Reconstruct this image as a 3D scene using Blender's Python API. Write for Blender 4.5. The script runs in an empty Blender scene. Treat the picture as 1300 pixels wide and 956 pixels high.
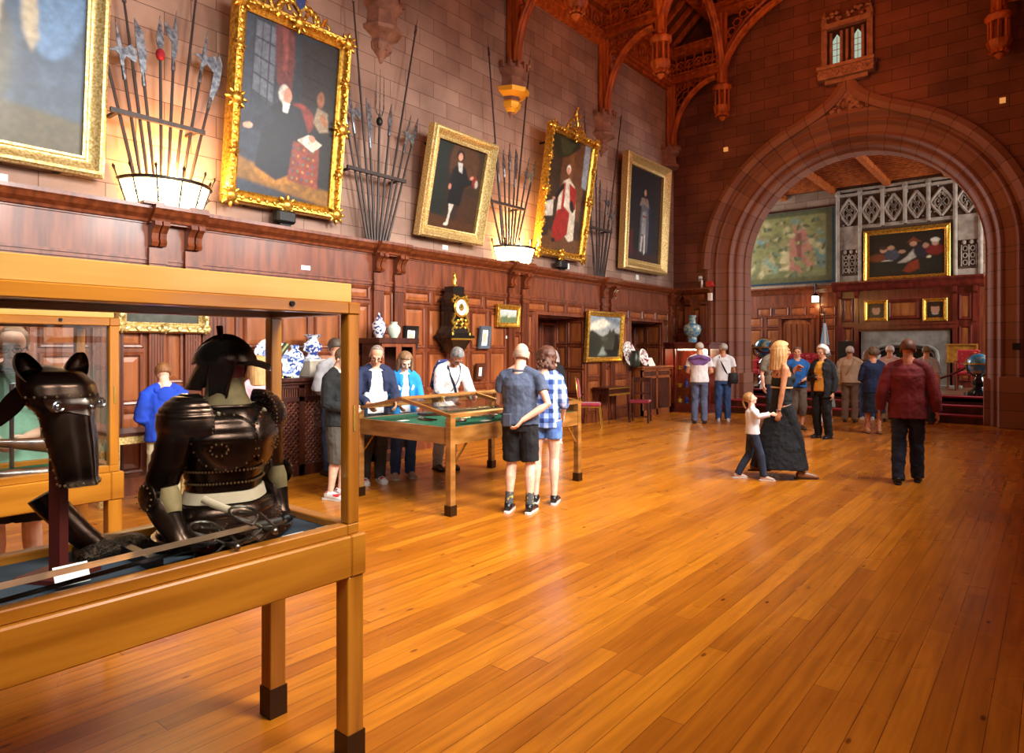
import bpy, bmesh, math, random
import numpy as np
from mathutils import Vector, Matrix, Euler, noise
random.seed(7)
PI = math.pi
SC = bpy.context.scene
COL = SC.collection
# ---------------------------------------------------------------- camera
F = 840.0; CXP = 650.0; HYP = 443.0; EYE = 1.62
YAW = math.atan(688 / F); SN, CS = math.sin(YAW), math.cos(YAW)
cam = bpy.data.cameras.new('camera'); camo = bpy.data.objects.new('camera', cam); COL.objects.link(camo)
camo.location = (0, 0, EYE); camo.rotation_euler = (PI / 2, 0, YAW)
cam.sensor_width = 36; cam.lens = 36 * F / 1300; cam.shift_y = -(478 - HYP) / 1300; cam.clip_start = .05
SC.camera = camo
vs = SC.view_settings; vs.view_transform = 'Standard'; vs.look = 'None'; vs.gamma = 1; vs.use_curve_mapping = False
vs.exposure = 0.15
try: SC.cycles.transparent_max_bounces = 32      # many panes of glass stand one behind another
except Exception: pass
w = bpy.data.worlds.new('world'); SC.world = w; w.use_nodes = True
w.node_tree.nodes['Background'].inputs[0].default_value = (.75, .87, 1, 1)
w.node_tree.nodes['Background'].inputs[1].default_value = 1.0
def lamp(name, kind, loc, energy, color, rot=(0, 0, 0), size=1, size_y=None, spread=None, cone=None, r=None):
    l = bpy.data.lights.new(name, kind); l.energy = energy; l.color = color
    if kind == 'AREA':
        l.size = size
        if size_y: l.shape = 'RECTANGLE'; l.size_y = size_y
        if spread: l.spread = spread
    if kind == 'SPOT': l.spot_size = cone or 1.2; l.spot_blend = .6
    if r is not None: l.shadow_soft_size = r
    o = bpy.data.objects.new(name, l); o.location = loc; o.rotation_euler = rot; COL.objects.link(o); return o
XL, XR, YF, YB, YR = -8.05, .65, 16.8, -7.0, 23.0      # left wall, right wall, arch wall, wall behind, back wall of far room
XC = -3.7
DAY = (1.0, .965, .92)
WIN_Y = (-3.4, -.2, 3.0, 6.2, 9.4, 12.6)
for k, wy in enumerate(WIN_Y):      # daylight falling in through the tall windows of the right wall
    lamp('window_daylight', 'AREA', (XR - .03, wy, 4.6), (60, 190, 370, 400, 270, 150)[k], DAY, rot=(0, math.radians(58), 0), size=3.4, size_y=1.7, spread=math.radians(95))
# daylight of the far room, from its side bay windows
lamp('bay_daylight', 'AREA', (2.9, 20.6, 3.4), 800, (.95, .97, 1), rot=(0, math.radians(80), 0), size=4.0, size_y=3.2)
lamp('bay_daylight', 'AREA', (-10.9, 20.6, 3.4), 600, (.95, .97, 1), rot=(0, math.radians(-80), 0), size=4.0, size_y=3.2)
for x, y, z, e in ((XC, 5, 9.0, 90), (XC, 11, 9.0, 120), (XC, 14.6, 8.2, 70)):   # unseen warm lamps added to light the roof and far wall
    lamp('roof_warm_fill', 'POINT', (x, y, z), e, (1, .25, .05), r=.25)
# ---------------------------------------------------------------- helpers
def ray(px, py):
    u = (px - CXP) / F; v = (HYP - py) / F
    return Vector((-SN + CS * u, CS + SN * u, v))
def atX(px, py, X): r = ray(px, py); t = X / r.x; return Vector((X, t * r.y, EYE + t * r.z))
def atY(px, py, Y): r = ray(px, py); t = Y / r.y; return Vector((t * r.x, Y, EYE + t * r.z))
def atZ(px, py, Z=0): r = ray(px, py); t = (Z - EYE) / r.z; return Vector((t * r.x, t * r.y, Z))
def S(h):   # sRGB hex -> linear
    h = h.lstrip('#'); c = [int(h[i:i + 2], 16) / 255 for i in (0, 2, 4)]
    return tuple((x / 12.92 if x <= .04045 else ((x + .055) / 1.055) ** 2.4) for x in c) + (1,)
def col(c): return S(c) if isinstance(c, str) else (tuple(c) + (1,))[:4]
MATS = {}
def mat(name, c='#808080', rough=.5, metal=0, spec=.5, c2=None, nscale=(3, 3, 3), detail=4, bump=0, bscale=None, coat=0, trans=0, emis=None, es=0, alpha=1, sheen=0, build=None, ramp=(.35, .65), ior=1.45, bdist=.01):
    if name in MATS: return MATS[name]
    m = bpy.data.materials.new(name); m.use_nodes = True; nt = m.node_tree; N = nt.nodes; L = nt.links
    p = N['Principled BSDF']; p.inputs['Base Color'].default_value = col(c); p.inputs['Roughness'].default_value = rough
    p.inputs['Metallic'].default_value = metal; p.inputs['Coat Weight'].default_value = coat; p.inputs['Coat Roughness'].default_value = .12
    p.inputs['Specular IOR Level'].default_value = spec; p.inputs['IOR'].default_value = ior
    p.inputs['Transmission Weight'].default_value = trans; p.inputs['Sheen Weight'].default_value = sheen
    if emis: p.inputs['Emission Color'].default_value = col(emis); p.inputs['Emission Strength'].default_value = es
    tc = N.new('ShaderNodeTexCoord')
    if c2 or bump:
        mp = N.new('ShaderNodeMapping'); mp.inputs['Scale'].default_value = nscale; L.new(tc.outputs['Object'], mp.inputs[0])
        nz = N.new('ShaderNodeTexNoise'); nz.inputs['Scale'].default_value = 1; nz.inputs['Detail'].default_value = detail; L.new(mp.outputs[0], nz.inputs['Vector'])
    if c2:
        r = N.new('ShaderNodeValToRGB'); r.color_ramp.elements[0].color = col(c2); r.color_ramp.elements[1].color = col(c)
        r.color_ramp.elements[0].position, r.color_ramp.elements[1].position = ramp
        L.new(nz.outputs[0], r.inputs[0]); L.new(r.outputs[0], p.inputs['Base Color'])
    if bump:
        bn = N.new('ShaderNodeBump'); bn.inputs['Strength'].default_value = bump; bn.inputs['Distance'].default_value = bdist
        src = nz
        if bscale:
            src = N.new('ShaderNodeTexNoise'); src.inputs['Scale'].default_value = bscale; src.inputs['Detail'].default_value = 3; L.new(tc.outputs['Object'], src.inputs['Vector'])
        L.new(src.outputs[0], bn.inputs['Height']); L.new(bn.outputs[0], p.inputs['Normal'])
    if build: build(nt, N, L, p, tc)
    MATS[name] = m; return m
def brick(axes, w, h, c1, c2, cm, mortar=.006, off=.5, bump=.4, nz_mix=None, rowvar=0):
    def f(nt, N, L, p, tc):
        sp = N.new('ShaderNodeSeparateXYZ'); L.new(tc.outputs['Object'], sp.inputs[0]); cb = N.new('ShaderNodeCombineXYZ')
        L.new(sp.outputs['XYZ'.index(axes[0])], cb.inputs[0]); L.new(sp.outputs['XYZ'.index(axes[1])], cb.inputs[1])
        b = N.new('ShaderNodeTexBrick'); b.inputs['Scale'].default_value = 1; b.inputs['Brick Width'].default_value = w; b.inputs['Row Height'].default_value = h
        b.inputs['Mortar Size'].default_value = mortar; b.inputs['Color1'].default_value = col(c1); b.inputs['Color2'].default_value = col(c2); b.inputs['Mortar'].default_value = col(cm)
        b.offset = off; b.inputs['Mortar Smooth'].default_value = .3; L.new(cb.outputs[0], b.inputs['Vector'])
        n = N.new('ShaderNodeTexNoise'); n.inputs['Scale'].default_value = 1.3; n.inputs['Detail'].default_value = 6; L.new(tc.outputs['Object'], n.inputs['Vector'])
        mx = N.new('ShaderNodeMix'); mx.data_type = 'RGBA'; mx.blend_type = 'MULTIPLY'; mx.inputs[0].default_value = .8
        r = N.new('ShaderNodeValToRGB'); r.color_ramp.elements[0].color = (.55, .5, .48, 1); r.color_ramp.elements[1].color = (1.1, 1.08, 1.05, 1); r.color_ramp.elements[0].position = .3; r.color_ramp.elements[1].position = .65
        L.new(n.outputs[0], r.inputs[0]); L.new(b.outputs[0], mx.inputs[6]); L.new(r.outputs[0], mx.inputs[7]); L.new(mx.outputs[2], p.inputs['Base Color'])
        bn = N.new('ShaderNodeBump'); bn.inputs['Strength'].default_value = bump; bn.inputs['Distance'].default_value = .012; bn.invert = True
        n2 = N.new('ShaderNodeTexNoise'); n2.inputs['Scale'].default_value = 30; L.new(tc.outputs['Object'], n2.inputs['Vector'])
        ad = N.new('ShaderNodeMath'); ad.operation = 'MULTIPLY_ADD'; ad.inputs[1].default_value = -.25; L.new(n2.outputs[0], ad.inputs[0]); L.new(b.outputs[1], ad.inputs[2])
        L.new(ad.outputs[0], bn.inputs['Height']); L.new(bn.outputs[0], p.inputs['Normal'])
    return f
def wlocal(p):
    v = Vector((0, 0, 0))
    while p: v += p.location; p = p.parent
    return v
def tag(o, label=None, cat=None, group=None, kind=None):
    if label: o['label'] = label
    if cat: o['category'] = cat
    if group: o['group'] = group
    if kind: o['kind'] = kind
    return o
def thing(name, label, cat, loc=(0, 0, 0), rz=0, group=None):
    o = bpy.data.objects.new(name, None); o.empty_display_size = .1; COL.objects.link(o); o.location = loc; o.rotation_euler = (0, 0, rz)
    return tag(o, label, cat, group)
def kids(o): return [c for c in bpy.data.objects if c.parent == o]
def dup(o, loc=None, rz=None, label=None, parent=None, group=None, scale=None):
    c = o.copy(); COL.objects.link(c)
    if parent: c.parent = parent
    for ch in kids(o): dup(ch, parent=c)
    if loc is not None: c.location = loc
    if rz is not None: c.rotation_euler = (0, 0, rz)
    if label: c['label'] = label
    if group: c['group'] = group
    if scale: c.scale = (scale,) * 3
    return c
class B:
    def __init__(s, M=None): s.v = []; s.f = []; s.m = []; s.mi = 0; s.M = M
    def add(s, vs, fs):
        n = len(s.v)
        for p in vs:
            p = Vector(p)
            if s.M is not None: p = s.M @ p
            s.v.append(p)
        for f in fs: s.f.append([n + i for i in f]); s.m.append(s.mi)
        return s
    def box(s, x0, x1, y0, y1, z0, z1):
        return s.add([(x, y, z) for z in (z0, z1) for y in (y0, y1) for x in (x0, x1)], [(0, 2, 3, 1), (4, 5, 7, 6), (0, 1, 5, 4), (2, 6, 7, 3), (0, 4, 6, 2), (1, 3, 7, 5)])
    def obox(s, c, d, rot=None):
        R = (rot.to_matrix() if isinstance(rot, Euler) else rot) if rot is not None else Matrix.Identity(3); c = Vector(c); a, b, h = d[0] / 2, d[1] / 2, d[2] / 2
        return s.add([c + R @ Vector((x, y, z)) for z in (-h, h) for y in (-b, b) for x in (-a, a)], [(0, 2, 3, 1), (4, 5, 7, 6), (0, 1, 5, 4), (2, 6, 7, 3), (0, 4, 6, 2), (1, 3, 7, 5)])
    def prism(s, pts, d):   # polygon of 3d points extruded by vector d
        d = Vector(d); n = len(pts); pts = [Vector(p) for p in pts]
        return s.add(pts + [p + d for p in pts], [tuple(range(n))[::-1], tuple(range(n, 2 * n))] + [(i, (i + 1) % n, n + (i + 1) % n, n + i) for i in range(n)])
    def rings(s, R, closed=False, caps=True, ring_closed=True):
        n = len(R[0]); k = len(R); vs = [p for r in R for p in r]; fs = []
        for i in range(k if closed else k - 1):
            j = (i + 1) % k
            for a in range(n if ring_closed else n - 1):
                b = (a + 1) % n; fs.append((i * n + a, i * n + b, j * n + b, j * n + a))
        if caps and not closed and ring_closed: fs += [tuple(range(n))[::-1], tuple((k - 1) * n + i for i in range(n))]
        return s.add(vs, fs)
    def tube(s, pts, r, seg=8, closed=False, caps=True, flat=None, up=None):
        pts = [Vector(p) for p in pts]; n = len(pts); R = []; prev = None
        for i, p in enumerate(pts):
            if closed: t = pts[(i + 1) % n] - pts[i - 1]
            else: t = pts[min(i + 1, n - 1)] - pts[max(i - 1, 0)]
            if t.length < 1e-9: t = Vector((0, 0, 1))
            t.normalize()
            if prev is None:
                a = Vector(up) if up else (Vector((0, 0, 1)) if abs(t.z) < .9 else Vector((0, 1, 0)))
            else: a = prev
            a = a - t * a.dot(t)
            if a.length < 1e-6: a = t.orthogonal()
            a.normalize(); b = t.cross(a); prev = a
            rr = r[i] if isinstance(r, (list, tuple)) else r
            ra, rb = (rr if isinstance(rr, (list, tuple)) else (rr, rr * (flat or 1)))
            R.append([p + a * (ra * math.cos(2 * PI * k / seg)) + b * (rb * math.sin(2 * PI * k / seg)) for k in range(seg)])
        return s.rings(R, closed=closed, caps=caps)
    def cyl(s, p0, p1, r0, r1=None, seg=12): return s.tube([p0, p1], [r0, r1 if r1 is not None else r0], seg)
    def lathe(s, prof, o=(0, 0, 0), seg=20, sx=1, sy=1, R=None):
        o = Vector(o); rr = []
        for r, z in prof:
            ring = [Vector((r * sx * math.cos(2 * PI * k / seg), r * sy * math.sin(2 * PI * k / seg), z)) for k in range(seg)]
            rr.append([o + (R @ q if R is not None else q) for q in ring])
        return s.rings(rr)
    def ell(s, c, r, R=None, seg=12, n=8):
        c = Vector(c); r = (r, r, r) if not isinstance(r, (tuple, list)) else r; vs = []; fs = []
        vs.append(Vector((0, 0, -r[2])))
        for i in range(1, n):
            a = -PI / 2 + PI * i / n
            for k in range(seg): vs.append(Vector((r[0] * math.cos(a) * math.cos(2 * PI * k / seg), r[1] * math.cos(a) * math.sin(2 * PI * k / seg), r[2] * math.sin(a))))
        vs.append(Vector((0, 0, r[2]))); T = len(vs) - 1
        for k in range(seg):
            b = (k + 1) % seg; fs.append((0, 1 + b, 1 + k)); fs.append((T, 1 + (n - 2) * seg + k, 1 + (n - 2) * seg + b))
            for i in range(n - 2): fs.append((1 + i * seg + k, 1 + i * seg + b, 1 + (i + 1) * seg + b, 1 + (i + 1) * seg + k))
        if R is not None and isinstance(R, Euler): R = R.to_matrix()
        return s.add([c + (R @ v if R is not None else v) for v in vs], fs)
    def frame(s, o, U, V, w, h, prof):   # rectangular mitred frame; o lower-left inner corner, prof = (outward, height) closed loop
        o = Vector(o); U = Vector(U).normalized(); V = Vector(V).normalized(); Nn = U.cross(V); R = []
        for (a, b) in ((0, 0), (1, 0), (1, 1), (0, 1)):
            R.append([o + U * (w * a + (d if a else -d)) + V * (h * b + (d if b else -d)) + Nn * z for d, z in prof])
        return s.rings(R, closed=True)
    def ext(s, prof, axis, a0, a1):   # closed 2D profile extruded along an axis; 'Y': (x,z), 'X': (y,z), 'Z': (x,y)
        f = {'Y': lambda p, a: (p[0], a, p[1]), 'X': lambda p, a: (a, p[0], p[1]), 'Z': lambda p, a: (p[0], p[1], a)}[axis]
        return s.rings([[Vector(f(p, a)) for p in prof] for a in (a0, a1)])
    def done(s, name, m, parent=None, smooth=False, bevel=0, world=True, auto=None):
        if parent and (parent.get('category') == 'person' or (parent.parent and parent.parent.get('category') == 'person')): world = False    # figures are modelled about their own feet
        off = wlocal(parent) if (parent and world) else Vector((0, 0, 0))
        me = bpy.data.meshes.new(name); me.from_pydata([tuple(p - off) for p in s.v], [], s.f)
        for mm in (m if isinstance(m, (list, tuple)) else [m]): me.materials.append(mm)
        if len(set(s.m)) > 1 or (s.m and s.m[0]): me.polygons.foreach_set('material_index', s.m)
        bm = bmesh.new(); bm.from_mesh(me); bmesh.ops.recalc_face_normals(bm, faces=bm.faces)
        if bevel: bmesh.ops.bevel(bm, geom=[e for e in bm.edges if e.is_manifold and e.calc_face_angle(0) > .5], offset=bevel, segments=1, affect='EDGES', clamp_overlap=True)
        bm.to_mesh(me); bm.free()
        if smooth:
            me.polygons.foreach_set('use_smooth', [True] * len(me.polygons))
            if smooth != 2: me.set_sharp_from_angle(angle=math.radians(auto or 40))
        o = bpy.data.objects.new(name, me); COL.objects.link(o)
        if parent: o.parent = parent
        return o
def struct(name, b, m, **k): return tag(b.done(name, m, **k), kind='structure')
def arc(cx, cy, r, a0, a1, n): return [(cx + r * math.cos(math.radians(a0 + (a1 - a0) * i / n)), cy + r * math.sin(math.radians(a0 + (a1 - a0) * i / n))) for i in range(n + 1)]
# ---------------------------------------------------------------- materials
WOOD = mat('panel wood', '#7c3e20', .36, c2='#562610', nscale=(14, 14, 1.6), bump=.06, coat=.15)
WOOD_L = mat('panel wood light', '#98542a', .34, c2='#78401e', nscale=(12, 12, 1.3), bump=.05, coat=.15)
WOOD_D = mat('dark wood', '#4a1f12', .35, c2='#2c110a', nscale=(10, 10, 1.5), coat=.2)
BEAM = mat('roof timber', '#b85c20', .5, c2='#823810', nscale=(9, 9, 1.5), bump=.1)
BEAM_D = mat('roof boards', '#5c2a14', .6, c2='#3c180a', nscale=(3, 8, 3), bump=.1)
OAK = mat('case oak', '#aa6a1a', .3, c2='#864c0c', nscale=(2.2, 1.0, 14), bump=.03, coat=.35)
OAK_V = mat('case oak upright', '#aa6a1a', .3, c2='#864c0c', nscale=(16, 16, 1.2), bump=.03, coat=.35)
OAK_T = mat('table oak', '#9a6832', .35, c2='#744818', nscale=(3, 3, 14), bump=.03, coat=.25)
GILT = mat('gilt', '#e8bc54', .3, metal=.8, c2='#a8721e', nscale=(25, 25, 25), bump=.5, bdist=.006)
GILT_P = mat('pale gilt', '#ead498', .4, metal=.55, c2='#b08c44', nscale=(40, 40, 40), bump=.5, bdist=.004)
BRASS = mat('brass', '#c9a04a', .25, metal=1)
IRON = mat('dark iron', '#1c1a1a', .4, metal=.7)
STEEL = mat('steel', '#a8acb2', .25, metal=1)
GLASS = mat('glass', '#ffffff', .0, spec=.5)
def _glass(nt, N, L, p, tc):
    out = N['Material Output']; g = N.new('ShaderNodeBsdfGlossy'); g.inputs['Roughness'].default_value = .0; t = N.new('ShaderNodeBsdfTransparent'); t.inputs[0].default_value = (.97, .98, .975, 1)
    fr = N.new('ShaderNodeFresnel'); ge = N.new('ShaderNodeNewGeometry'); mr = N.new('ShaderNodeMapRange'); mr.inputs[3].default_value = 1.33; mr.inputs[4].default_value = 1 / 1.33; L.new(ge.outputs['Backfacing'], mr.inputs[0]); L.new(mr.outputs[0], fr.inputs[0]); mx = N.new('ShaderNodeMixShader'); L.new(fr.outputs[0], mx.inputs[0]); L.new(t.outputs[0], mx.inputs[1]); L.new(g.outputs[0], mx.inputs[2]); L.new(mx.outputs[0], out.inputs[0])
PANE = mat('glass pane', build=_glass)
MUS = mat('clear museum glass', build=_glass); [setattr(n.inputs[3], 'default_value', 1.06) or setattr(n.inputs[4], 'default_value', 1 / 1.06) for n in MUS.node_tree.nodes if n.type == 'MAP_RANGE']
WHITE = mat('white card', '#e8e6e0', .6)
BLACK = mat('black', '#0c0c0d', .5)
STONE_L = mat('left wall stone', rough=.75, build=brick('YZ', .62, .265, '#a88978', '#927262', '#5c3e30', mortar=.005))
STONE_F = mat('far wall stone', rough=.75, build=brick('XZ', .7, .262, '#784432', '#643626', '#30170e', mortar=.006))  # left wall's stone again, the far wall's dim red light put into its colour
STONE_J = mat('arch stone', '#a87c68', .7, c2='#8a5f4c', nscale=(2, 2, 2), bump=.15, bscale=25)
CORB = mat('corbel stone', '#9a6c58', .7, c2='#7a5040', nscale=(6, 6, 6), bump=.3, bscale=30)
PALE = mat('carved pale stone', '#a89a88', .75, c2='#86786a', nscale=(5, 5, 5), bump=.3, bscale=30)
RED = mat('red carpet', '#9c1a24', .85, c2='#7c1018', nscale=(30, 30, 30))
BAIZE = mat('green baize', '#0f6a48', .9, c2='#0b5138', nscale=(20, 20, 20))
def _floor(nt, N, L, p, tc):
    sp = N.new('ShaderNodeSeparateXYZ'); L.new(tc.outputs['Object'], sp.inputs[0]); cb = N.new('ShaderNodeCombineXYZ'); 
    dv = N.new('ShaderNodeMath'); dv.operation = 'DIVIDE'; dv.inputs[1].default_value = .112; L.new(sp.outputs[0], dv.inputs[0]); fl = N.new('ShaderNodeMath'); fl.operation = 'FLOOR'; L.new(dv.outputs[0], fl.inputs[0])
    wn = N.new('ShaderNodeTexWhiteNoise'); wn.noise_dimensions = '1D'; L.new(fl.outputs[0], wn.inputs['W']); ma = N.new('ShaderNodeMath'); ma.operation = 'MULTIPLY_ADD'; ma.inputs[1].default_value = 3.1; L.new(wn.outputs['Value'], ma.inputs[0]); L.new(sp.outputs[1], ma.inputs[2])
    L.new(ma.outputs[0], cb.inputs[0]); L.new(sp.outputs[0], cb.inputs[1])
    b = N.new('ShaderNodeTexBrick'); b.inputs['Scale'].default_value = 1; b.inputs['Brick Width'].default_value = 3.1; b.inputs['Row Height'].default_value = .112; b.inputs['Mortar Size'].default_value = .0016
    b.inputs['Color1'].default_value = col('#c67a1c'); b.inputs['Color2'].default_value = col('#a35c12'); b.inputs['Mortar'].default_value = col('#5a2606'); b.offset = 0
    L.new(cb.outputs[0], b.inputs['Vector'])
    mp = N.new('ShaderNodeMapping'); mp.inputs['Scale'].default_value = (26, 1.6, 1); L.new(tc.outputs['Object'], mp.inputs[0])
    n = N.new('ShaderNodeTexNoise'); n.inputs['Scale'].default_value = 1; n.inputs['Detail'].default_value = 5; L.new(mp.outputs[0], n.inputs['Vector'])
    r = N.new('ShaderNodeValToRGB'); r.color_ramp.elements[0].color = (.68, .58, .42, 1); r.color_ramp.elements[1].color = (1.1, 1.08, 1.0, 1); r.color_ramp.elements[0].position = .32; r.color_ramp.elements[1].position = .62
    L.new(n.outputs[0], r.inputs[0]); mx = N.new('ShaderNodeMix'); mx.data_type = 'RGBA'; mx.blend_type = 'MULTIPLY'; mx.inputs[0].default_value = .75; L.new(b.outputs[0], mx.inputs[6]); L.new(r.outputs[0], mx.inputs[7])
    # knots
    mk = N.new('ShaderNodeMapping'); mk.inputs['Scale'].default_value = (6.5, 2.6, 1); L.new(tc.outputs['Object'], mk.inputs[0])
    v = N.new('ShaderNodeTexVoronoi'); v.inputs['Scale'].default_value = 1; v.inputs['Randomness'].default_value = 1; L.new(mk.outputs[0], v.inputs['Vector'])
    kr = N.new('ShaderNodeValToRGB'); kr.color_ramp.elements[0].color = (.25, .1, .04, 1); kr.color_ramp.elements[1].color = (1, 1, 1, 1); kr.color_ramp.elements[0].position = .045; kr.color_ramp.elements[1].position = .09
    L.new(v.outputs['Distance'], kr.inputs[0]); m2 = N.new('ShaderNodeMix'); m2.data_type = 'RGBA'; m2.blend_type = 'MULTIPLY'; m2.inputs[0].default_value = .85; L.new(mx.outputs[2], m2.inputs[6]); L.new(kr.outputs[0], m2.inputs[7])
    L.new(m2.outputs[2], p.inputs['Base Color'])
    n3 = N.new('ShaderNodeTexNoise'); n3.inputs['Scale'].default_value = 1.1; L.new(tc.outputs['Object'], n3.inputs['Vector'])
    rr = N.new('ShaderNodeMapRange'); rr.inputs[3].default_value = .2; rr.inputs[4].default_value = .36; L.new(n3.outputs[0], rr.inputs[0]); L.new(rr.outputs[0], p.inputs['Roughness'])
    bn = N.new('ShaderNodeBump'); bn.inputs['Strength'].default_value = .25; bn.inputs['Distance'].default_value = .002; bn.invert = True; L.new(b.outputs[1], bn.inputs['Height']); L.new(bn.outputs[0], p.inputs['Normal'])
FLOOR = mat('pine floorboards', build=_floor, coat=.1)
# ================================================================ the hall
b = B(); b.box(XL - .7, XR + .3, YB - .3, 17.25, -.1, 0); struct('floor', b, FLOOR)
# left wall: stone
OPEN = ((10.42, 12.1), (14.15, 15.75))      # doorway and radiator recess
b = B(); b.box(XL - .7, XL, YB, 17.3, 2.32, 9.6); ya = YB
for o0, o1 in OPEN: b.box(XL - .7, XL, ya, o0, 0, 2.32); b.box(XL - .72, XL - .6, o0, o1, 0, 2.32); ya = o1
b.box(XL - .7, XL, ya, 17.3, 0, 2.32)
struct('wall_left', b, STONE_L)
b = B(); b.box(XL - .4, XR + .4, YB - .4, YB, 0, 13.5); struct('wall_back', b, STONE_F)
# right wall with tall window openings
b = B(); ys = [YB] + [q for wy in WIN_Y for q in (wy - .9, wy + .9)] + [YF]
z0, z1 = 2.8, 6.4
b.box(XR, XR + .4, YB, 2.1, 0, z0); b.box(XR, XR + .4, 3.9, YF, 0, z0); b.box(XR, XR + .4, 2.1, 3.9, 0, .9); b.box(XR, XR + .4, YB, YF, z1, 9.6)
for i in range(0, len(ys), 2): b.box(XR, XR + .4, ys[i], ys[i + 1], z0, z1)
struct('wall_right', b, STONE_L)
SKYG = mat('bright sky glass', '#000000', emis=(1, .97, .95), es=2.5)
for i, wy in enumerate(WIN_Y):
    wn = tag(B().box(XR + .25, XR + .27, wy - .9, wy + .9, .9 if i == 2 else z0, z1).done('window_%d' % (i + 1), SKYG), kind='structure')
    b = B()
    for q in (-.9, -.3, .3, .84): b.box(XR + .1, XR + .24, wy + q, wy + q + .06, .9 if i == 2 else z0, z1)
    for q in (z0, 4.0, 5.2, z1 - .08) + ((1.7,) if i == 2 else ()): b.box(XR + .12, XR + .22, wy - .9, wy + .9, q, q + .08)
    b.done('window_frame', STONE_J, parent=wn)
# far wall, round-headed opening with recessed orders
RI, ZS, YI = 2.57, 3.72, 17.6       # inner radius, springing height, inner face
RO = RI + .84
b = B(); N_ = 40
def arch_path(r, n=40): return [(XC - r, 0)] + [(XC - r, ZS)] + [(XC - r * math.cos(PI * i / n), ZS + r * math.sin(PI * i / n)) for i in range(1, n)] + [(XC + r, ZS), (XC + r, 0)]
P = arch_path(RO)
b.box(XL - .01, XC - RO, YF, YF + .5, 0, ZS); b.box(XC + RO, XR + .4, YF, YF + .5, 0, ZS) if XC + RO < XR else None
top = 13.6
for i in range(1, len(P) - 2):
    (xa, za), (xb, zb) = P[i], P[i + 1]
    b.prism([(xa, YF, za), (xb, YF, zb), (xb, YF, top), (xa, YF, top)], (0, .5, 0))
b.box(XL - .01, XC - RO, YF, YF + .5, ZS, top); b.box(XC + RO, XR + .4, YF, YF + .5, ZS, top)
struct('wall_far', b, STONE_F)
# orders of the arch: swept profile (dr from RI, y)
prof = [(1.25, YF + .3), (1.25, YF - .02), (1.12, YF - .05), (1.04, YF + .0), (1.0, YF + .06), (.94, YF + .08), (.9, YF + .03), (.84, YF + .01), (.78, YF + .05), (.74, YF + .14), (.68, YF + .16), (.5, YF + .17), (.46, YF + .13), (.4, YF + .12), (.35, YF + .16), (.33, YF + .24), (.27, YF + .3), (.22, YF + .28), (.16, YF + .3), (.11, YF + .36), (.1, YF + .44), (.04, YF + .5), (.0, YF + .5), (0, YF + .95), (.3, YF + 1.1), (1.25, YF + 1.1)]
b = B(); R = []
for (dr, y) in prof: pass
prof = [(dr * .7, y) for dr, y in prof]; paths = [arch_path(RI + dr, 48) for dr, y in prof]
R = [[Vector((paths[j][i][0], prof[j][1], paths[j][i][1])) for j in range(len(prof))] for i in range(len(paths[0]))]
b.rings(R, ring_closed=True, caps=True)
def _archm(nt, N, L, p, tc):   # stone joints: radial rings above, courses below are cut by z
    sp = N.new('ShaderNodeSeparateXYZ'); L.new(tc.outputs['Object'], sp.inputs[0])
    def mth(op, a, bb=None):
        m = N.new('ShaderNodeMath'); m.operation = op
        for i, q in enumerate((a, bb)):
            if q is None: continue
            if isinstance(q, (int, float)): m.inputs[i].default_value = q
            else: L.new(q, m.inputs[i])
        return m.outputs[0]
    ang = mth('ARCTAN2', mth('SUBTRACT', sp.outputs[2], ZS), mth('SUBTRACT', sp.outputs[0], XC))
    up = mth('GREATER_THAN', sp.outputs[2], ZS)
    k1 = mth('MULTIPLY', mth('MULTIPLY', ang, 24 / PI), up); k2 = mth('MULTIPLY', mth('MULTIPLY', sp.outputs[2], 1 / .36), mth('SUBTRACT', 1, up))
    k = mth('ADD', k1, k2); fr = mth('FRACT', k); ln = mth('LESS_THAN', fr, .035); fl = mth('FLOOR', k)
    wn = N.new('ShaderNodeTexWhiteNoise'); wn.noise_dimensions = '1D'; L.new(fl, wn.inputs['W'])
    r = N.new('ShaderNodeValToRGB'); r.color_ramp.elements[0].color = S('#7e4e3c'); r.color_ramp.elements[1].color = S('#8e5e4a'); L.new(wn.outputs['Value'], r.inputs[0])
    mx = N.new('ShaderNodeMix'); mx.data_type = 'RGBA'; L.new(ln, mx.inputs[0]); L.new(r.outputs[0], mx.inputs[6]); mx.inputs[7].default_value = S('#543426'); L.new(mx.outputs[2], p.inputs['Base Color'])
ARCHM = mat('arch order stone', rough=.7, build=_archm)
o = struct('trim_1', b, ARCHM, smooth=True, auto=50)
# plain plinths at the foot of the jambs
b = B(); b.box(XC - RO - .02, XC - RI - .25, YF - .06, YF + .2, 0, 1.05); b.box(XC - RI - .25, XC - RI + .03, YF + .35, YF + 1.05, 0, 1.0); b.box(XC + RI + .25, XC + RO + .02, YF - .06, YF + .2, 0, 1.05); b.box(XC + RI - .03, XC + RI + .25, YF + .35, YF + 1.05, 0, 1.0)
struct('trim_2', b, ARCHM, bevel=.015)
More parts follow.
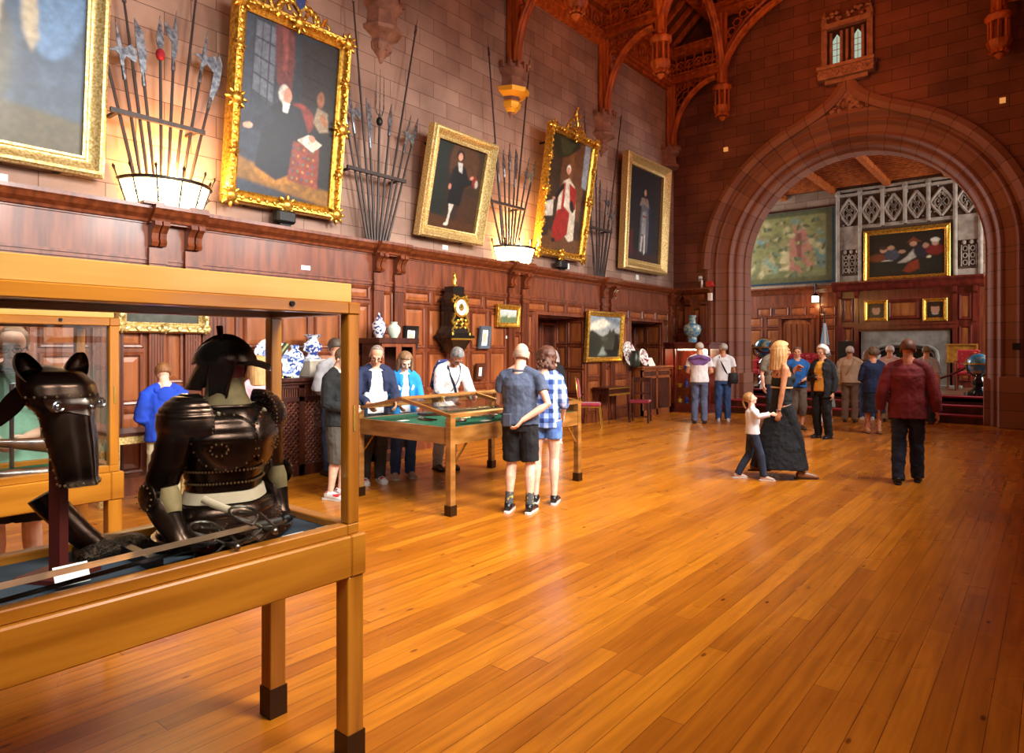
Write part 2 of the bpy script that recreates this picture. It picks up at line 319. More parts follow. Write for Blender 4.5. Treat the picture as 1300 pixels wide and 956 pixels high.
# ogee hood mould with carved infill rising to the little window
hood = []
for sgn in (-1, 1):
    pts = []
    r = RO + .0
    for a in range(0, 61, 3): t = math.radians(a); pts.append((XC + sgn * r * math.cos(t), ZS + r * math.sin(t)))
    x1, zz1 = pts[-1]; apex = (XC, 7.98)
    for i in range(1, 11):
        t = i / 10; # reverse curve up to the apex
        c1 = (x1 - sgn * .7, zz1 + .4); c2 = (XC + sgn * .1, 7.25)
        q = [(1 - t) ** 3 * A + 3 * (1 - t) ** 2 * t * C + 3 * (1 - t) * t * t * D + t ** 3 * E_ for A, C, D, E_ in zip((x1, zz1), c1, c2, apex)]
        pts.append(tuple(q))
    hood.append(pts)
b = B()
for pts in hood:
    b.tube([(p[0], YF - .04, p[1]) for p in pts], .085, 8); b.tube([(p[0] , YF - .02, p[1] ) for p in pts], (.14), 6)
struct('trim_3', b, ARCHM, smooth=True)
b = B(); rnd = random.Random(3)
for i in range(150):
    z = 7.3 - rnd.random() ** 1.0 * 0.0; z = rnd.uniform(ZS + RO - .3, 7.7); 
    wz = max(.03, 1.1 * ((7.75 - z) / (7.75 - (ZS + RO - .3))) ** 1.6)
    x = XC + rnd.uniform(-wz, wz)
    if (x - XC) ** 2 + (z - ZS) ** 2 < (RI + .88) ** 2: continue
    b.ell((x, YF - .01, z), (rnd.uniform(.04, .08), .06, rnd.uniform(.03, .07)), R=Euler((0, rnd.uniform(-1.5, 1.5), 0)), seg=7, n=5)
struct('trim_4', b, CORB, smooth=True)
# steps up to the far room
for k in range(3):
    b = B(); y = 17.25 + .4 * k; z = .18 * (k + 1)
    xo = .0
    b.mi = 0; b.box(XC - RI - .05, XC + RI + .05, y, 18.6, z - .18, z - .012)
    b.mi = 1; b.box(XC - RI - .05, XC + RI + .05, y - .015, 18.6, z - .035, z)
    struct('trim_%d' % (5 + k), b, [WOOD_D, RED])
for (xa, xb, ya, z, n_) in ((-7.0, -5.95, 16.5, .16, 12), (-6.5, -5.95, 16.62, .32, 13)):      # low steps returning round the left jamb
    b = B(); b.box(xa, xb, ya, 17.3, z - .16, z - .014); b.mi = 1; b.box(xa, xb + .0, ya - .015, 17.3, z - .014, z); struct('trim_%d' % n_, b, [WOOD_D, RED])
# far room shell
b = B(); b.box(-11, 3, 18.05, YR, .42, .53); struct('floor_far_room', b, mat('far room floor', '#6e4a34', .35, c2='#54341f', nscale=(2, 10, 2)))
b = B(); b.box(-11, 3, YR, YR + .3, 0, 8); struct('wall_far_room', b, mat('back room stone', rough=.8, build=brick('XZ', .7, .27, '#a08670', '#84684f', '#4a3626')))
b = B(); b.box(-11.3, -11, 17.3, YR, 0, 8); struct('wall_far_room_left', b, STONE_L)
b = B(); b.box(3, 3.3, 17.3, YR, 0, 8); struct('wall_far_room_right', b, STONE_L)
b = B(); b.box(-11.3, XL - .4, 17.3, 17.6, 0, 8); b.box(XR + .4, 3.3, 17.3, 17.6, 0, 8); b.box(-11.3, 3.3, 17.3, 17.6, 7.7, 8); struct('wall_far_room_front', b, STONE_F)
ZC = 6.75
b = B(); b.box(-11, 3, 17.6, YR, ZC, ZC + .1); struct('ceiling_far_room', b, BEAM_D)
b = B()
for k in range(9): x = -10.2 + 1.55 * k; b.box(x, x + .16, 17.6, YR, ZC - .16, ZC)
for k in range(26):
    y = 17.7 + .2 * k; b.box(-11, 3, y, y + .045, ZC - .035, ZC)
struct('trim_8', b, BEAM)
# ================================================================ roof of the hall
WP = 8.65         # wall-plate height
AP = 13.4
b = B()
def zr(x): return WP + 1.0 + (AP - WP - 1.0) * (1 - abs(x - XC) / (XC - XL))
for s in (-1, 1):
    xe = XC + s * (XC - XL)
    b.prism([(xe, YB, WP + 1.0), (XC, YB, AP), (XC, YB, AP + .15), (xe, YB, WP + 1.15)], (0, YF - YB, 0))
b.box(XL - .3, XL, YB, YF, WP + .9, WP + 1.2); b.box(XR, XR + .3, YB, YF, WP + .9, WP + 1.2)
struct('ceiling', b, BEAM_D)
b = B()   # rafters and purlins
y = 1.2
while y < YF:
    for s in (-1, 1):
        xe = XC + s * (XC - XL - .02); b.prism([(xe, y, WP + .88), (XC, y, AP - .14), (XC, y, AP), (xe, y, WP + 1.0)], (0, .12, 0))
    y += .46
for s in (-1, 1):
    for t in (.25, .5, .75):
        x = XC + s * (XC - XL) * (1 - t); z = WP + 1 + (AP - WP - 1) * t; b.box(x - .1, x + .1, 0, YF, z - .34, z - .1)
struct('trim_9', b, BEAM)
TR = (0.2, 3.45, 6.62, 9.78, 13.05, 16.45)
def moulded_beam(b, x0, x1, y, z, hw=.13):   # stack of mouldings
    for (dz0, dz1, h) in ((-.0, .06, hw + .05), (.06, .11, hw), (.11, .2, hw - .03), (.2, .25, hw + .02)):
        b.box(x0, x1, y - h, y + h, z + dz0, z + dz1)
def tracery(b, x0, x1, z0, z1, put, n):      # pierced quatrefoil band between two rails; put maps (a,z)->point
    w = (x1 - x0) / n
    for i in range(n):
        c = x0 + w * (i + .5); zc = (z0 + z1) / 2; r = min(w, z1 - z0) * .42
        b.tube([put(c + r * math.cos(a), zc + r * math.sin(a)) for a in [2 * PI * k / 12 for k in range(12)]], .022, 5, closed=True)
        b.tube([put(c - r * .9, zc - r * .9), put(c + r * .9, zc + r * .9)], .014, 5); b.tube([put(c + r * .9, zc - r * .9), put(c - r * .9, zc + r * .9)], .014, 5)
        b.tube([put(x0 + w * i, z0), put(x0 + w * i, z1)], .02, 5)
HB = 1.5          # hammer-beam length
def pendant(b, x, y, z):    # lantern-like turned pendant hanging below z
    b.lathe([(.0, z - .88), (.05, z - .85), (.1, z - .78), (.06, z - .74), (.16, z - .68), (.2, z - .6), (.22, z - .54), (.22, z - .5), (.0, z - .5)], (x, y, 0), 8)
    for k in range(8):
        a = 2 * PI * k / 8; b.cyl((x + .17 * math.cos(a), y + .17 * math.sin(a), z - .5), (x + .17 * math.cos(a), y + .17 * math.sin(a), z - .08), .026, seg=6)
    b.cyl((x, y, z - .5), (x, y, z), .07, seg=8)
    b.lathe([(.0, z - .12), (.2, z - .12), (.25, z - .06), (.25, z - .0), (.2, z + .04), (.0, z + .04)], (x, y, 0), 8)
    for k in range(10):
        a = 2 * PI * k / 10; b.ell((x + .13 * math.cos(a), y + .13 * math.sin(a), z - .72), .05, seg=6, n=4)
def truss(y, idx):
    t = thing('hammer_beam_truss', ['', 'carved timber roof truss nearest the camera, above the clergyman portrait', 'carved roof truss above the unlit fan of pikes, its post on a stone corbel', 'carved timber roof truss standing on the brightly lit yellow corbel', 'carved timber roof truss with hanging pendant, in front of the one against the arch wall', 'carved timber roof truss set against the arch wall, both its pendants showing'][idx], 'roof truss', (XC, y, WP), group='hammer beam roof trusses')
    for s in (-1, 1):
        xw = XC + s * (XC - XL); xi = xw - s * HB
        zc = 6.9
        b = B()      # clustered wall post
        for dx, dy, r in ((.12, 0, .09), (.06, -.1, .055), (.06, .1, .055), (.2, -.05, .035), (.2, .05, .035)): b.cyl((xw - s * dx, y + dy, zc), (xw - s * dx, y + dy, WP + .2), r, seg=8)
        b.done('wall_post', BEAM, parent=t, smooth=True)
        b = B()      # curved brace under the hammer beam
        pts = [(xw - s * .16 - s * (HB - .3) * (1 - math.cos(math.radians(a))), y, zc + .15 + (WP - zc - .2) * math.sin(math.radians(a))) for a in range(0, 91, 9)]
        for dy, r in ((0, .075), (-.07, .04), (.07, .04)): b.tube([(p[0], p[1] + dy, p[2]) for p in pts], r, 8)
        # pierced spandrel
        for k in range(16):
            a = math.radians(10 + 70 * (k % 8) / 7); q = .25 + .5 * (k // 8)
            px = xw - s * .16 - s * (HB - .3) * (1 - math.cos(a)); pz = zc + .15 + (WP - zc - .2) * math.sin(a)
            cx2 = xw - s * .12; cz2 = WP; x = px + (cx2 - px) * q * .6; z = pz + (cz2 - pz) * q
            b.tube([(x + .09 * math.cos(m * PI / 4), y, z + .09 * math.sin(m * PI / 4)) for m in range(8)], .02, 5, closed=True)
        b.done('curved_brace', BEAM, parent=t, smooth=True)
        b = B(); moulded_beam(b, min(xw, xi), max(xw, xi), y, WP)
        x0, x1 = sorted((xw, xi)); moulded_beam(b, x0, x1, y, WP + .72, .1)
        tracery(b, x0, x1, WP + .25, WP + .72, lambda a, z: (a, y, z), 6)
        for k in range(14): xx = x0 + (k + .5) * (x1 - x0) / 14; b.box(xx - .012, xx + .012, y - .02, y + .02, WP + .25, WP + .42)
        b.box(x0, x1, y - .015, y + .015, WP + .4, WP + .43)
        b.done('hammer_beam', BEAM, parent=t)
        b = B(); pendant(b, xi, y, WP - .35); b.done('pendant', BEAM, parent=t, smooth=True)
        b = B()
        for dx, dy in ((-.08, 0), (.08, 0), (0, -.08), (0, .08)): b.cyl((xi + dx, y + dy, WP - .35), (xi + dx, y + dy, 10.9), .06, seg=8)
        b.done('pendant_post', BEAM, parent=t, smooth=True)
        b = B()      # great transverse arch from pendant to the crown
        pts = []
        for k in range(15):
            u = k / 14; a = math.radians(90 * u); pts.append((xi + (XC - xi) * (1 - math.cos(a) ) * 1.0, y, WP - .25 + 1.95 * math.sin(a)))
        for dy, r in ((0, .085), (-.09, .05), (.09, .05)): b.tube([(p[0], p[1] + dy, p[2]) for p in pts], r, 8)
        b.tube([(p[0] - s * 0 , p[1], p[2] + .22) for p in pts], .05, 6)
        for k in range(1, 9):
            p = pts[k]; b.tube([(p[0], y, p[2]), (p[0] + (xi - p[0]) * .2, y, p[2] + .45 * (1 - k / 14))], .03, 5)
            b.tube([(p[0] + (xi - p[0]) * .12 + .1 * math.cos(m * PI / 3), y, p[2] + .4 + .1 * math.sin(m * PI / 3)) for m in range(6)], .02, 5, closed=True)
        b.done('arched_rib', BEAM, parent=t, smooth=True)
    b = B(); moulded_beam(b, XC - 3.0, XC + 3.0, y, 10.15, .16); b.box(XC - .08, XC + .08, y - .08, y + .08, 10.4, 13.2); b.done('collar_beam', BEAM, parent=t)
    return t
TRUSS = {}
for i, y in enumerate(TR):
    if i: TRUSS[i] = truss(y, i)
# longitudinal arches between pendants and purlin with tracery above
for i in range(1, len(TR) - 1):
    for s in (-1, 1):
        x = XC + s * (XC - XL - HB); ya, yb = TR[i], TR[i + 1]; b = B(); m = (ya + yb) / 2; hw = (yb - ya) / 2
        for sg in (-1, 1):
            pts = [(x, m + sg * (hw - .05) * math.cos(math.radians(a)) ** .8 if a < 90 else m, WP - .2 + 1.75 * math.sin(math.radians(a)) ** 1.0 + .25 * (a / 90) ** 3) for a in range(0, 91, 6)]
            for dx, r in ((0, .07), (-.07, .04), (.07, .04)): b.tube([(p[0] + dx, p[1], p[2]) for p in pts], r, 8)
            for k in range(2, 10, 1):
                p = pts[k]; cy = p[1] + sg * .0 + (m + sg * hw - p[1]) * .45; cz = p[2] + (10.5 - p[2]) * .3
                b.tube([(x, cy + .1 * math.cos(q * PI / 3), cz + .1 * math.sin(q * PI / 3)) for q in range(6)], .022, 5, closed=True)
        b.box(x - .12, x + .12, ya, yb, 10.6, 10.85)
        b.done('arcade_arch', BEAM, parent=TRUSS[i], smooth=True)
# wall plates with two carved friezes
for s, nm in ((-1, 'trim_10'), (1, 'trim_11')):
    xw = XC + s * (XC - XL); b = B()
    for (d, z0_, z1_) in ((.1, -.12, -.04), (.16, -.04, .04), (.2, .04, .1), (.14, .1, .2), (.2, .68, .76), (.26, .76, .88)):
        x0, x1 = sorted((xw, xw - s * d)); b.box(x0, x1, 0, YF, WP + z0_, WP + z1_)
    x0, x1 = sorted((xw, xw - s * .04)); b.box(x0, x1, 0, YF, WP + .2, WP + .7)
    if s < 0:
        n = 40; w_ = YF / n
        for i in range(n):
            c = w_ * (i + .5); b.tube([(xw + .06, c + .16 * math.cos(q * PI / 4), WP + .44 + .18 * math.sin(q * PI / 4)) for q in range(8)], .025, 5, closed=True); b.ell((xw + .06, c, WP + .44), (.03, .07, .07), seg=6, n=4)
    struct(nm, b, BEAM)
b = B(); 
for (d, z0_, z1_) in ((.1, -.12, -.04), (.16, -.04, .06), (.12, .06, .2)): pass
# corbels
def corbel(y, s, label, lit=False):
    xw = XC + s * (XC - XL); b = B()
    H = lambda r, z: (r, z)
    b.lathe([(.0, 6.02), (.03, 6.04), (.05, 6.1), (.1, 6.14), (.17, 6.22), (.19, 6.3), (.16, 6.36), (.2, 6.4), (.33, 6.46), (.34, 6.52), (.27, 6.56), (.25, 6.76), (.3, 6.8), (.34, 6.86), (.34, 6.96), (.0, 6.96)], (xw, y, 0), 8)
    for k in range(14):
        a = 2 * PI * k / 14; b.box(xw + .33 * math.cos(a) - .03, xw + .33 * math.cos(a) + .03, y + .33 * math.sin(a) - .03, y + .33 * math.sin(a) + .03, 6.9, 7.02)
    for k in range(8): a = 2 * PI * k / 8; b.ell((xw + .14 * math.cos(a), y + .14 * math.sin(a), 6.26), (.05, .05, .08), seg=6, n=5)
    o = tag(b.done('wall_corbel', CORB, smooth=True, auto=30), label, 'corbel', 'stone corbels under the roof posts')
    if lit: b = B(); b.lathe([(.0, 6.1), (.11, 6.14), (.19, 6.22), (.21, 6.3), (.17, 6.34), (.0, 6.34)], (xw, y, 0), 8); b.lathe([(.0, 6.4), (.22, 6.4), (.35, 6.46), (.37, 6.54), (.0, 6.54)], (xw, y, 0), 8); b.done('uplight_ring', mat('painted uplight yellow', '#f0b030', .5, metal=.3), parent=o, smooth=True, auto=30)  # yellow rings: the uplight's glow on the stone, painted as colour
    return o
corbel(TR[1], -1, 'carved stone corbel over the second framed portrait')
corbel(TR[2], -1, 'octagonal stone corbel above the unlit fan of pikes beside the clergyman portrait')
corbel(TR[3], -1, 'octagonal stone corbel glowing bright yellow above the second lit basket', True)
corbel(TR[4], -1, 'carved stone corbel right of the portrait of a peer in red robes')
corbel(16.4, -1, 'carved stone corbel in the corner by the arch wall')
# ---- small mullioned window above the arch
wc = atY(1076, 60, YF); wx, wz = wc.x, wc.z
t = B(); t.box(wx - .42, wx + .42, YF - .005, YF + .0, wz - .45, wz + .5)
wd = tag(t.done('window_8', mat('dark recess', '#2a120a', .8)), kind='structure')
b = B(); 
for q in (-.22, .22):
    b.box(wx + q - .1, wx + q + .1, YF - .012, YF - .006, wz - .3, wz + .22); b.prism([(wx + q - .1, YF - .012, wz + .22), (wx + q + .1, YF - .012, wz + .22), (wx + q, YF - .012, wz + .36)], (0, .006, 0))
b.done('pane', mat('lit leaded glass', '#557766', .3, emis=(.55, .75, .6), es=.55), parent=wd)
b = B()
for x in (-.34, -.14 + .02, .12, .33, 0): b.cyl((wx + x, YF - .05, wz - .4), (wx + x, YF - .05, wz + .4), .035, seg=8)
for q in (-.22, .22):
    for k in (-.14, 0, .14): b.box(wx + q - .1, wx + q + .1, YF - .02, YF - .014, wz + k, wz + k + .012)
    b.box(wx + q - .006, wx + q + .006, YF - .02, YF - .014, wz - .3, wz + .3)
for x in (-.48, .48): b.box(wx + x - .06, wx + x + .06, YF - .12, YF, wz - .5, wz + .6); b.prism([(wx + x - .08, YF - .14, wz + .6), (wx + x + .08, YF - .14, wz + .6), (wx + x, YF - .08, wz + .95)], (0, .14, 0))
b.box(wx - .52, wx + .52, YF - .16, YF, wz + .48, wz + .6)
rnd = random.Random(5)
for k in range(40): b.ell((wx + rnd.uniform(-.5, .5), YF - .1, wz + rnd.uniform(.5, .85)), (.05, .05, .04), seg=6, n=4)
b.done('window_frame', CORB, parent=wd, smooth=True, auto=30)
b = B(); b.box(wx - .6, wx + .6, YF - .3, YF, wz - .5, wz - .42); b.box(wx - .58, wx + .58, YF - .26, YF, wz - .72, wz - .5); b.box(wx - .45, wx + .45, YF - .16, YF, wz - .82, wz - .72)
for k in range(26):
    b.ell((wx - .56 + k * .045, YF - .27, wz - .6 + .05 * math.sin(k * 1.4)), (.04, .03, .05), seg=6, n=4)
b.done('window_sill', CORB, parent=wd)
b.v and None
for px, py, lb in ((922, 190, 'small square yellow lit fitting on the arch wall left of the arch'), (1273, 128, 'small square yellow lit fitting on the arch wall right of the arch')):
    p = atY(px, py, YF); b = B(); b.box(p.x - .05, p.x + .05, YF - .06, YF, p.z - .05, p.z + .05); tag(b.done('wall_light', mat('lit amber lens', '#b07030', .5, emis=(1, .45, .12), es=.5)), lb, 'light', 'small amber wall fittings')
# ================================================================ panelling of the left wall
XP = -7.9         # face of the panelling
TOPZ = 3.2
MIX = [WOOD, WOOD_L, WOOD_D]
def wpanel(b, y0, y1, z0, z1, x=XP, field=1, m=.05, d=.02, face='X', sgn=1):
    """moulded frame and raised field on a wall face; face 'X' looks to +X, face 'Y' looks to -Y"""
    if face == 'X': o, U, V = (x, y0 + m, z0 + m), (0, 1, 0), (0, 0, 1)
    else: o, U, V = (y0 + m, x, z0 + m), (1, 0, 0), (0, 0, 1)
    w, h = y1 - y0 - 2 * m, z1 - z0 - 2 * m
    if w < .03 or h < .03: return
    mi = b.mi; b.mi = 0; b.frame(o, U, V, w, h, [(0, 0), (m * .25, d), (m * .7, d * 1.3), (m, 0)])
    b.mi = field; k = .035
    N_ = Vector(U).cross(Vector(V)); o = Vector(o) + Vector(U) * k * .3 + Vector(V) * k * .3
    w2, h2 = w - k * .6, h - k * .6; a = min(.05, w2 * .25)
    P0 = [o, o + Vector(U) * w2, o + Vector(U) * w2 + Vector(V) * h2, o + Vector(V) * h2]
    q = Vector(U) * a; r = Vector(V) * a
    P1 = [P0[0] + q + r, P0[1] - q + r, P0[2] - q - r, P0[3] + q - r]
    b.rings([[p + N_ * .001 for p in P0], [p + N_ * .008 for p in P1]], caps=True); b.mi = mi
CORN = [(XL, 3.22), (XP + .17, 3.22), (XP + .17, 3.18), (XP + .15, 3.16), (XP + .12, 3.12), (XP + .06, 3.08), (XP + .05, 3.05), (XP + .02, 3.05), (XP + .02, 3.03), (XL, 3.03)]
b = B(); b.ext(CORN, 'Y', YB, YF - .1)
PIL = [(y - .3, y - .08) for y in TR] ; 
for y in TR:          # cornice breaks forward over each pair of pilasters
    b.ext([(x + .09 if x > XL else x, z) for x, z in CORN], 'Y', y - .3, y + .3)
b.box(XP, XP + .02, YB, YF, 2.58, 2.62); b.box(XP, XP + .035, YB, YF, 2.62, 2.65)
struct('trim_20', b, WOOD)
b = B(); b.box(XL, XP, YB, OPEN[0][0], 0, 3.1); b.box(XL, XP, OPEN[0][1], OPEN[1][0], 0, 3.1); b.box(XL, XP, OPEN[1][1], YF, 0, 3.1)
for o0, o1 in OPEN:
    b.box(XL, XP, o0, o1, 2.3, 3.1)
    b.box(XL - .6, XP, o1 - .001, o1 + .03, 0, 2.3); b.box(XL - .6, XP, o0 - .03, o0, 0, 2.3); b.box(XL - .6, XL, o0, o1, 2.27, 2.3)
    b.mi = 2; b.box(XL - .6, XL - .585, o0, o1, 0, 2.3); b.mi = 0
    b.frame((XP, o0, 0), (0, 1, 0), (0, 0, 1), o1 - o0, 2.3, [(0, 0), (0, .03), (.06, .03), (.08, 0)])
bays = []
for i in range(len(TR) - 1): bays.append((TR[i] + .3, TR[i + 1] - .3))
bays += [(YB, TR[0] - .3)]
def grid(b, y0, y1, z0, z1, n, rows, **k):
    w = (y1 - y0) / n
    for i in range(n):
        z = z0; H = z1 - z0
        for fr in rows: wpanel(b, y0 + w * i + .03, y0 + w * (i + 1) - .03, z + .02, z + H * fr - .02, **k); z += H * fr
for (y0, y1) in bays:
    n = 4 if y1 - y0 < 3.5 else 6
    blocked = [(o0 - .1, o1 + .1) for o0, o1 in OPEN]
    w = (y1 - y0) / n
    for i in range(n):      # the top row of small panels runs through
        wpanel(b, y0 + w * i + .03, y0 + w * (i + 1) - .03, 2.34, 2.56)
    segs = [(y0, y1)]
    for (c0, c1) in blocked:
        new = []
        for s0, s1 in segs:
            if c1 <= s0 or c0 >= s1: new.append((s0, s1)); continue
            if c0 - s0 > .2: new.append((s0, c0))
            if s1 - c1 > .2: new.append((c1, s1))
        segs = new
    for s0, s1 in segs:
        k = max(1, round((s1 - s0) / .5))
        grid(b, s0, s1, .22, 2.32, k, (.36, .30, .34))
for y in TR:              # pilaster pairs with a narrow panel between
    for a in (-1, 1):
        c = y + a * .2
        b.mi = 0; b.box(XP, XP + .06, c - .09, c + .09, .2, 2.76); b.box(XP, XP + .085, c - .1, c + .1, 0, .22)
        for q in range(5): b.mi = 2; b.box(XP + .058, XP + .0615, c - .066 + .03 * q - .004, c - .066 + .03 * q + .008, .35, 2.5); b.mi = 0
        b.box(XP, XP + .08, c - .1, c + .1, 2.5, 2.54); b.box(XP, XP + .08, c - .1, c + .1, 2.58, 2.66)
    wpanel(b, y - .11, y + .11, .3, 1.2); wpanel(b, y - .11, y + .11, 1.22, 1.9); wpanel(b, y - .11, y + .11, 1.92, 2.5)
# nearest bay shows wide fluted strips beside a plain upright panel
for c in (2.75, 3.92):
    b.mi = 0; b.box(XP, XP + .05, c - .15, c + .15, .2, 2.3)
    for q in range(6): b.mi = 2; b.box(XP + .048, XP + .0515, c - .13 + .05 * q - .005, c - .13 + .05 * q + .014, .25, 2.25)
# reveal panels of the openings, facing the camera
for o0, o1 in OPEN:
    for (xa, xb) in ((XL - .58, XL - .28), (XL - .27, XP)):
        for za, zb in ((.1, .62), (.64, 1.16), (1.18, 1.7), (1.72, 2.24)): wpanel(b, xa, xb, za, zb, x=o1, face='Y')
    k = 3
    for i in range(k):
        w = (o1 - o0) / k
        for za, zb in ((.2, 1.2), (1.22, 2.2)): wpanel(b, o0 + w * i + .02, o0 + w * (i + 1) - .02, za, zb, x=XL - .583, field=2)
struct('trim_21', b, MIX)
b = B(); b.box(XP, XP + .03, YB, OPEN[0][0] - .08, 0, .2); b.box(XP, XP + .03, OPEN[0][1] + .08, OPEN[1][0] - .08, 0, .2); b.box(XP, XP + .03, OPEN[1][1] + .08, YF - .1, 0, .2); struct('baseboard_left', b, WOOD)
b = B()
for y in TR:            # scrolled consoles under the cornice breaks
    for a in (-1, 1):
        for q in (-.045, .045):
            c = y + a * .2 + q
            pr = [(XP, 3.05), (XP + .19, 3.05), (XP + .2, 3.0), (XP + .15, 2.97), (XP + .11, 2.92), (XP + .1, 2.86), (XP + .12, 2.82), (XP + .09, 2.78), (XP, 2.78)]
            b.ext(pr, 'Y', c - .036, c + .036)
struct('trim_22', b, WOOD)
# return of the panelling on the arch wall
b = B(); xe = -7.0
b.box(XL, xe, YF - .12, YF, 0, 3.05); b.ext([(YF, 3.22), (YF - .3, 3.22), (YF - .3, 3.18), (YF - .24, 3.12), (YF - .16, 3.05), (YF - .16, 3.02), (YF, 3.02)], 'X', XL, xe + .08)
for c in (xe - .12, xe - .55): b.box(c - .09, c + .09, YF - .19, YF - .12, .1, 2.75); b.ext([(YF - .12, 3.05), (YF - .28, 3.05), (YF - .26, 2.95), (YF - .19, 2.85), (YF - .2, 2.8), (YF - .12, 2.76)], 'X', c - .07, c + .07)
for za, zb in ((.25, 1.2), (1.25, 2.1), (2.15, 2.7)): wpanel(b, xe - .45, xe - .22, za, zb, x=YF - .12, face='Y'); wpanel(b, xe - .95, xe - .65, za, zb, x=YF - .12, face='Y')
struct('trim_23', b, MIX)
b = B(); b.box(XC + RO + .05, XR, YF - .06, YF, 0, .3); struct('baseboard_far', b, STONE_J)
# ================================================================ painted canvases and frames
def canvas_cols(ops, nx, ny, asp):
    X, Y = np.meshgrid(np.linspace(0, 1, nx), np.linspace(0, 1, ny)); Im = np.zeros((ny, nx, 3)); rs = np.random.RandomState(len(ops) * 7 + nx)
    def nzf(sc):
        g = rs.rand(int(sc * ny / nx) + 3, sc + 3); gy = Y * (g.shape[0] - 2); gx = X * (g.shape[1] - 2); iy = gy.astype(int); ix = gx.astype(int); fy = gy - iy; fx = gx - ix
        fy = fy * fy * (3 - 2 * fy); fx = fx * fx * (3 - 2 * fx)
        return (g[iy, ix] * (1 - fx) + g[iy, ix + 1] * fx) * (1 - fy) + (g[iy + 1, ix] * (1 - fx) + g[iy + 1, ix + 1] * fx) * fy
    def blur(m, k):
        for _ in range(k):
            p = np.pad(m, 1, mode='edge'); m = (p[:-2, 1:-1] + p[2:, 1:-1] + p[1:-1, :-2] + p[1:-1, 2:] + 2 * p[1:-1, 1:-1]) / 6
        return m
    for op in ops:
        k = op[0]
        if k == 'g':
            a, c = np.array(S(op[1])[:3]), np.array(S(op[2])[:3]); Im[:] = a * (1 - Y[..., None]) + c * Y[..., None]
        elif k == 'gx':
            a, c = np.array(S(op[1])[:3]), np.array(S(op[2])[:3]); Im[:] = a * (1 - X[..., None]) + c * X[..., None]
        elif k == 'n':
            f = .5 * nzf(op[2]) + .3 * nzf(op[2] * 2) + .2 * nzf(op[2] * 4); Im *= (1 + op[1] * (f[..., None] - .5) * 2)
        else:
            if k == 'e':
                _, cx, cy, rx, ry, rot, c = op[:7]; soft = op[7] if len(op) > 7 else 1; a = math.radians(rot); dx = (X - cx) * asp; dy = Y - cy; rx *= asp
                u = dx * math.cos(a) + dy * math.sin(a); v = -dx * math.sin(a) + dy * math.cos(a); m = ((u / rx) ** 2 + (v / ry) ** 2 < 1).astype(float)
            else:
                _, pts, c = op[:3]; soft = op[3] if len(op) > 3 else 1; m = np.zeros_like(X, bool); n = len(pts)
                for i in range(n):
                    (x0, y0), (x1, y1) = pts[i], pts[i - 1]
                    if y0 == y1: continue
                    cnd = ((y0 > Y) != (y1 > Y)) & (X < (x1 - x0) * (Y - y0) / (y1 - y0) + x0); m ^= cnd
                m = m.astype(float)
            m = blur(m, soft); f = 1 + .35 * (nzf(24) - .5); Im = Im * (1 - m[..., None]) + np.array(S(c)[:3]) * m[..., None] * f[..., None]
    return np.clip(Im, 0, 1)
def _paintm(nt, N, L, p, tc):
    a = N.new('ShaderNodeAttribute'); a.attribute_name = 'Paint'; L.new(a.outputs['Color'], p.inputs['Base Color'])
PAINT = mat('oil paint', rough=.42, build=_paintm, coat=.06)
TAPM = mat('woven tapestry', rough=.95, build=_paintm)
def canvas(name, M, w, h, ops, nx=90, parent=None, m=None, z=.0):
    ny = max(8, int(nx * h / w)); C = canvas_cols(ops, nx, ny, w / h); me = bpy.data.meshes.new(name)
    off = wlocal(parent) if parent else Vector()
    vs = [tuple(M @ Vector((w * i / (nx - 1), h * j / (ny - 1), z)) - off) for j in range(ny) for i in range(nx)]
    fs = [(j * nx + i, j * nx + i + 1, (j + 1) * nx + i + 1, (j + 1) * nx + i) for j in range(ny - 1) for i in range(nx - 1)]
    n = len(vs)      # a real board: back face and rim
    vs += [tuple(M @ Vector(p) - off) for p in ((0, 0, z - .02), (w, 0, z - .02), (w, h, z - .02), (0, h, z - .02))]
    fs += [(n, n + 3, n + 2, n + 1)]
    me.from_pydata(vs, [], fs); me.materials.append(m or PAINT)
    at = me.color_attributes.new('Paint', 'FLOAT_COLOR', 'POINT'); a = np.ones((len(vs), 4), np.float32); a[:n, :3] = C.reshape(-1, 3); at.data.foreach_set('color', a.ravel())
    o = bpy.data.objects.new(name, me); COL.objects.link(o)
    if parent: o.parent = parent
    return o
def plane_M(o, face, tilt=0):
    t = math.radians(tilt)
    if face == 'X': U = Vector((0, 1, 0)); V = Vector((math.sin(t), 0, math.cos(t)))
    else: U = Vector((1, 0, 0)); V = Vector((0, -math.sin(t), math.cos(t)))
    N_ = U.cross(V); o = Vector(o)
    return Matrix(((U.x, V.x, N_.x, o.x), (U.y, V.y, N_.y, o.y), (U.z, V.z, N_.z, o.z), (0, 0, 0, 1)))
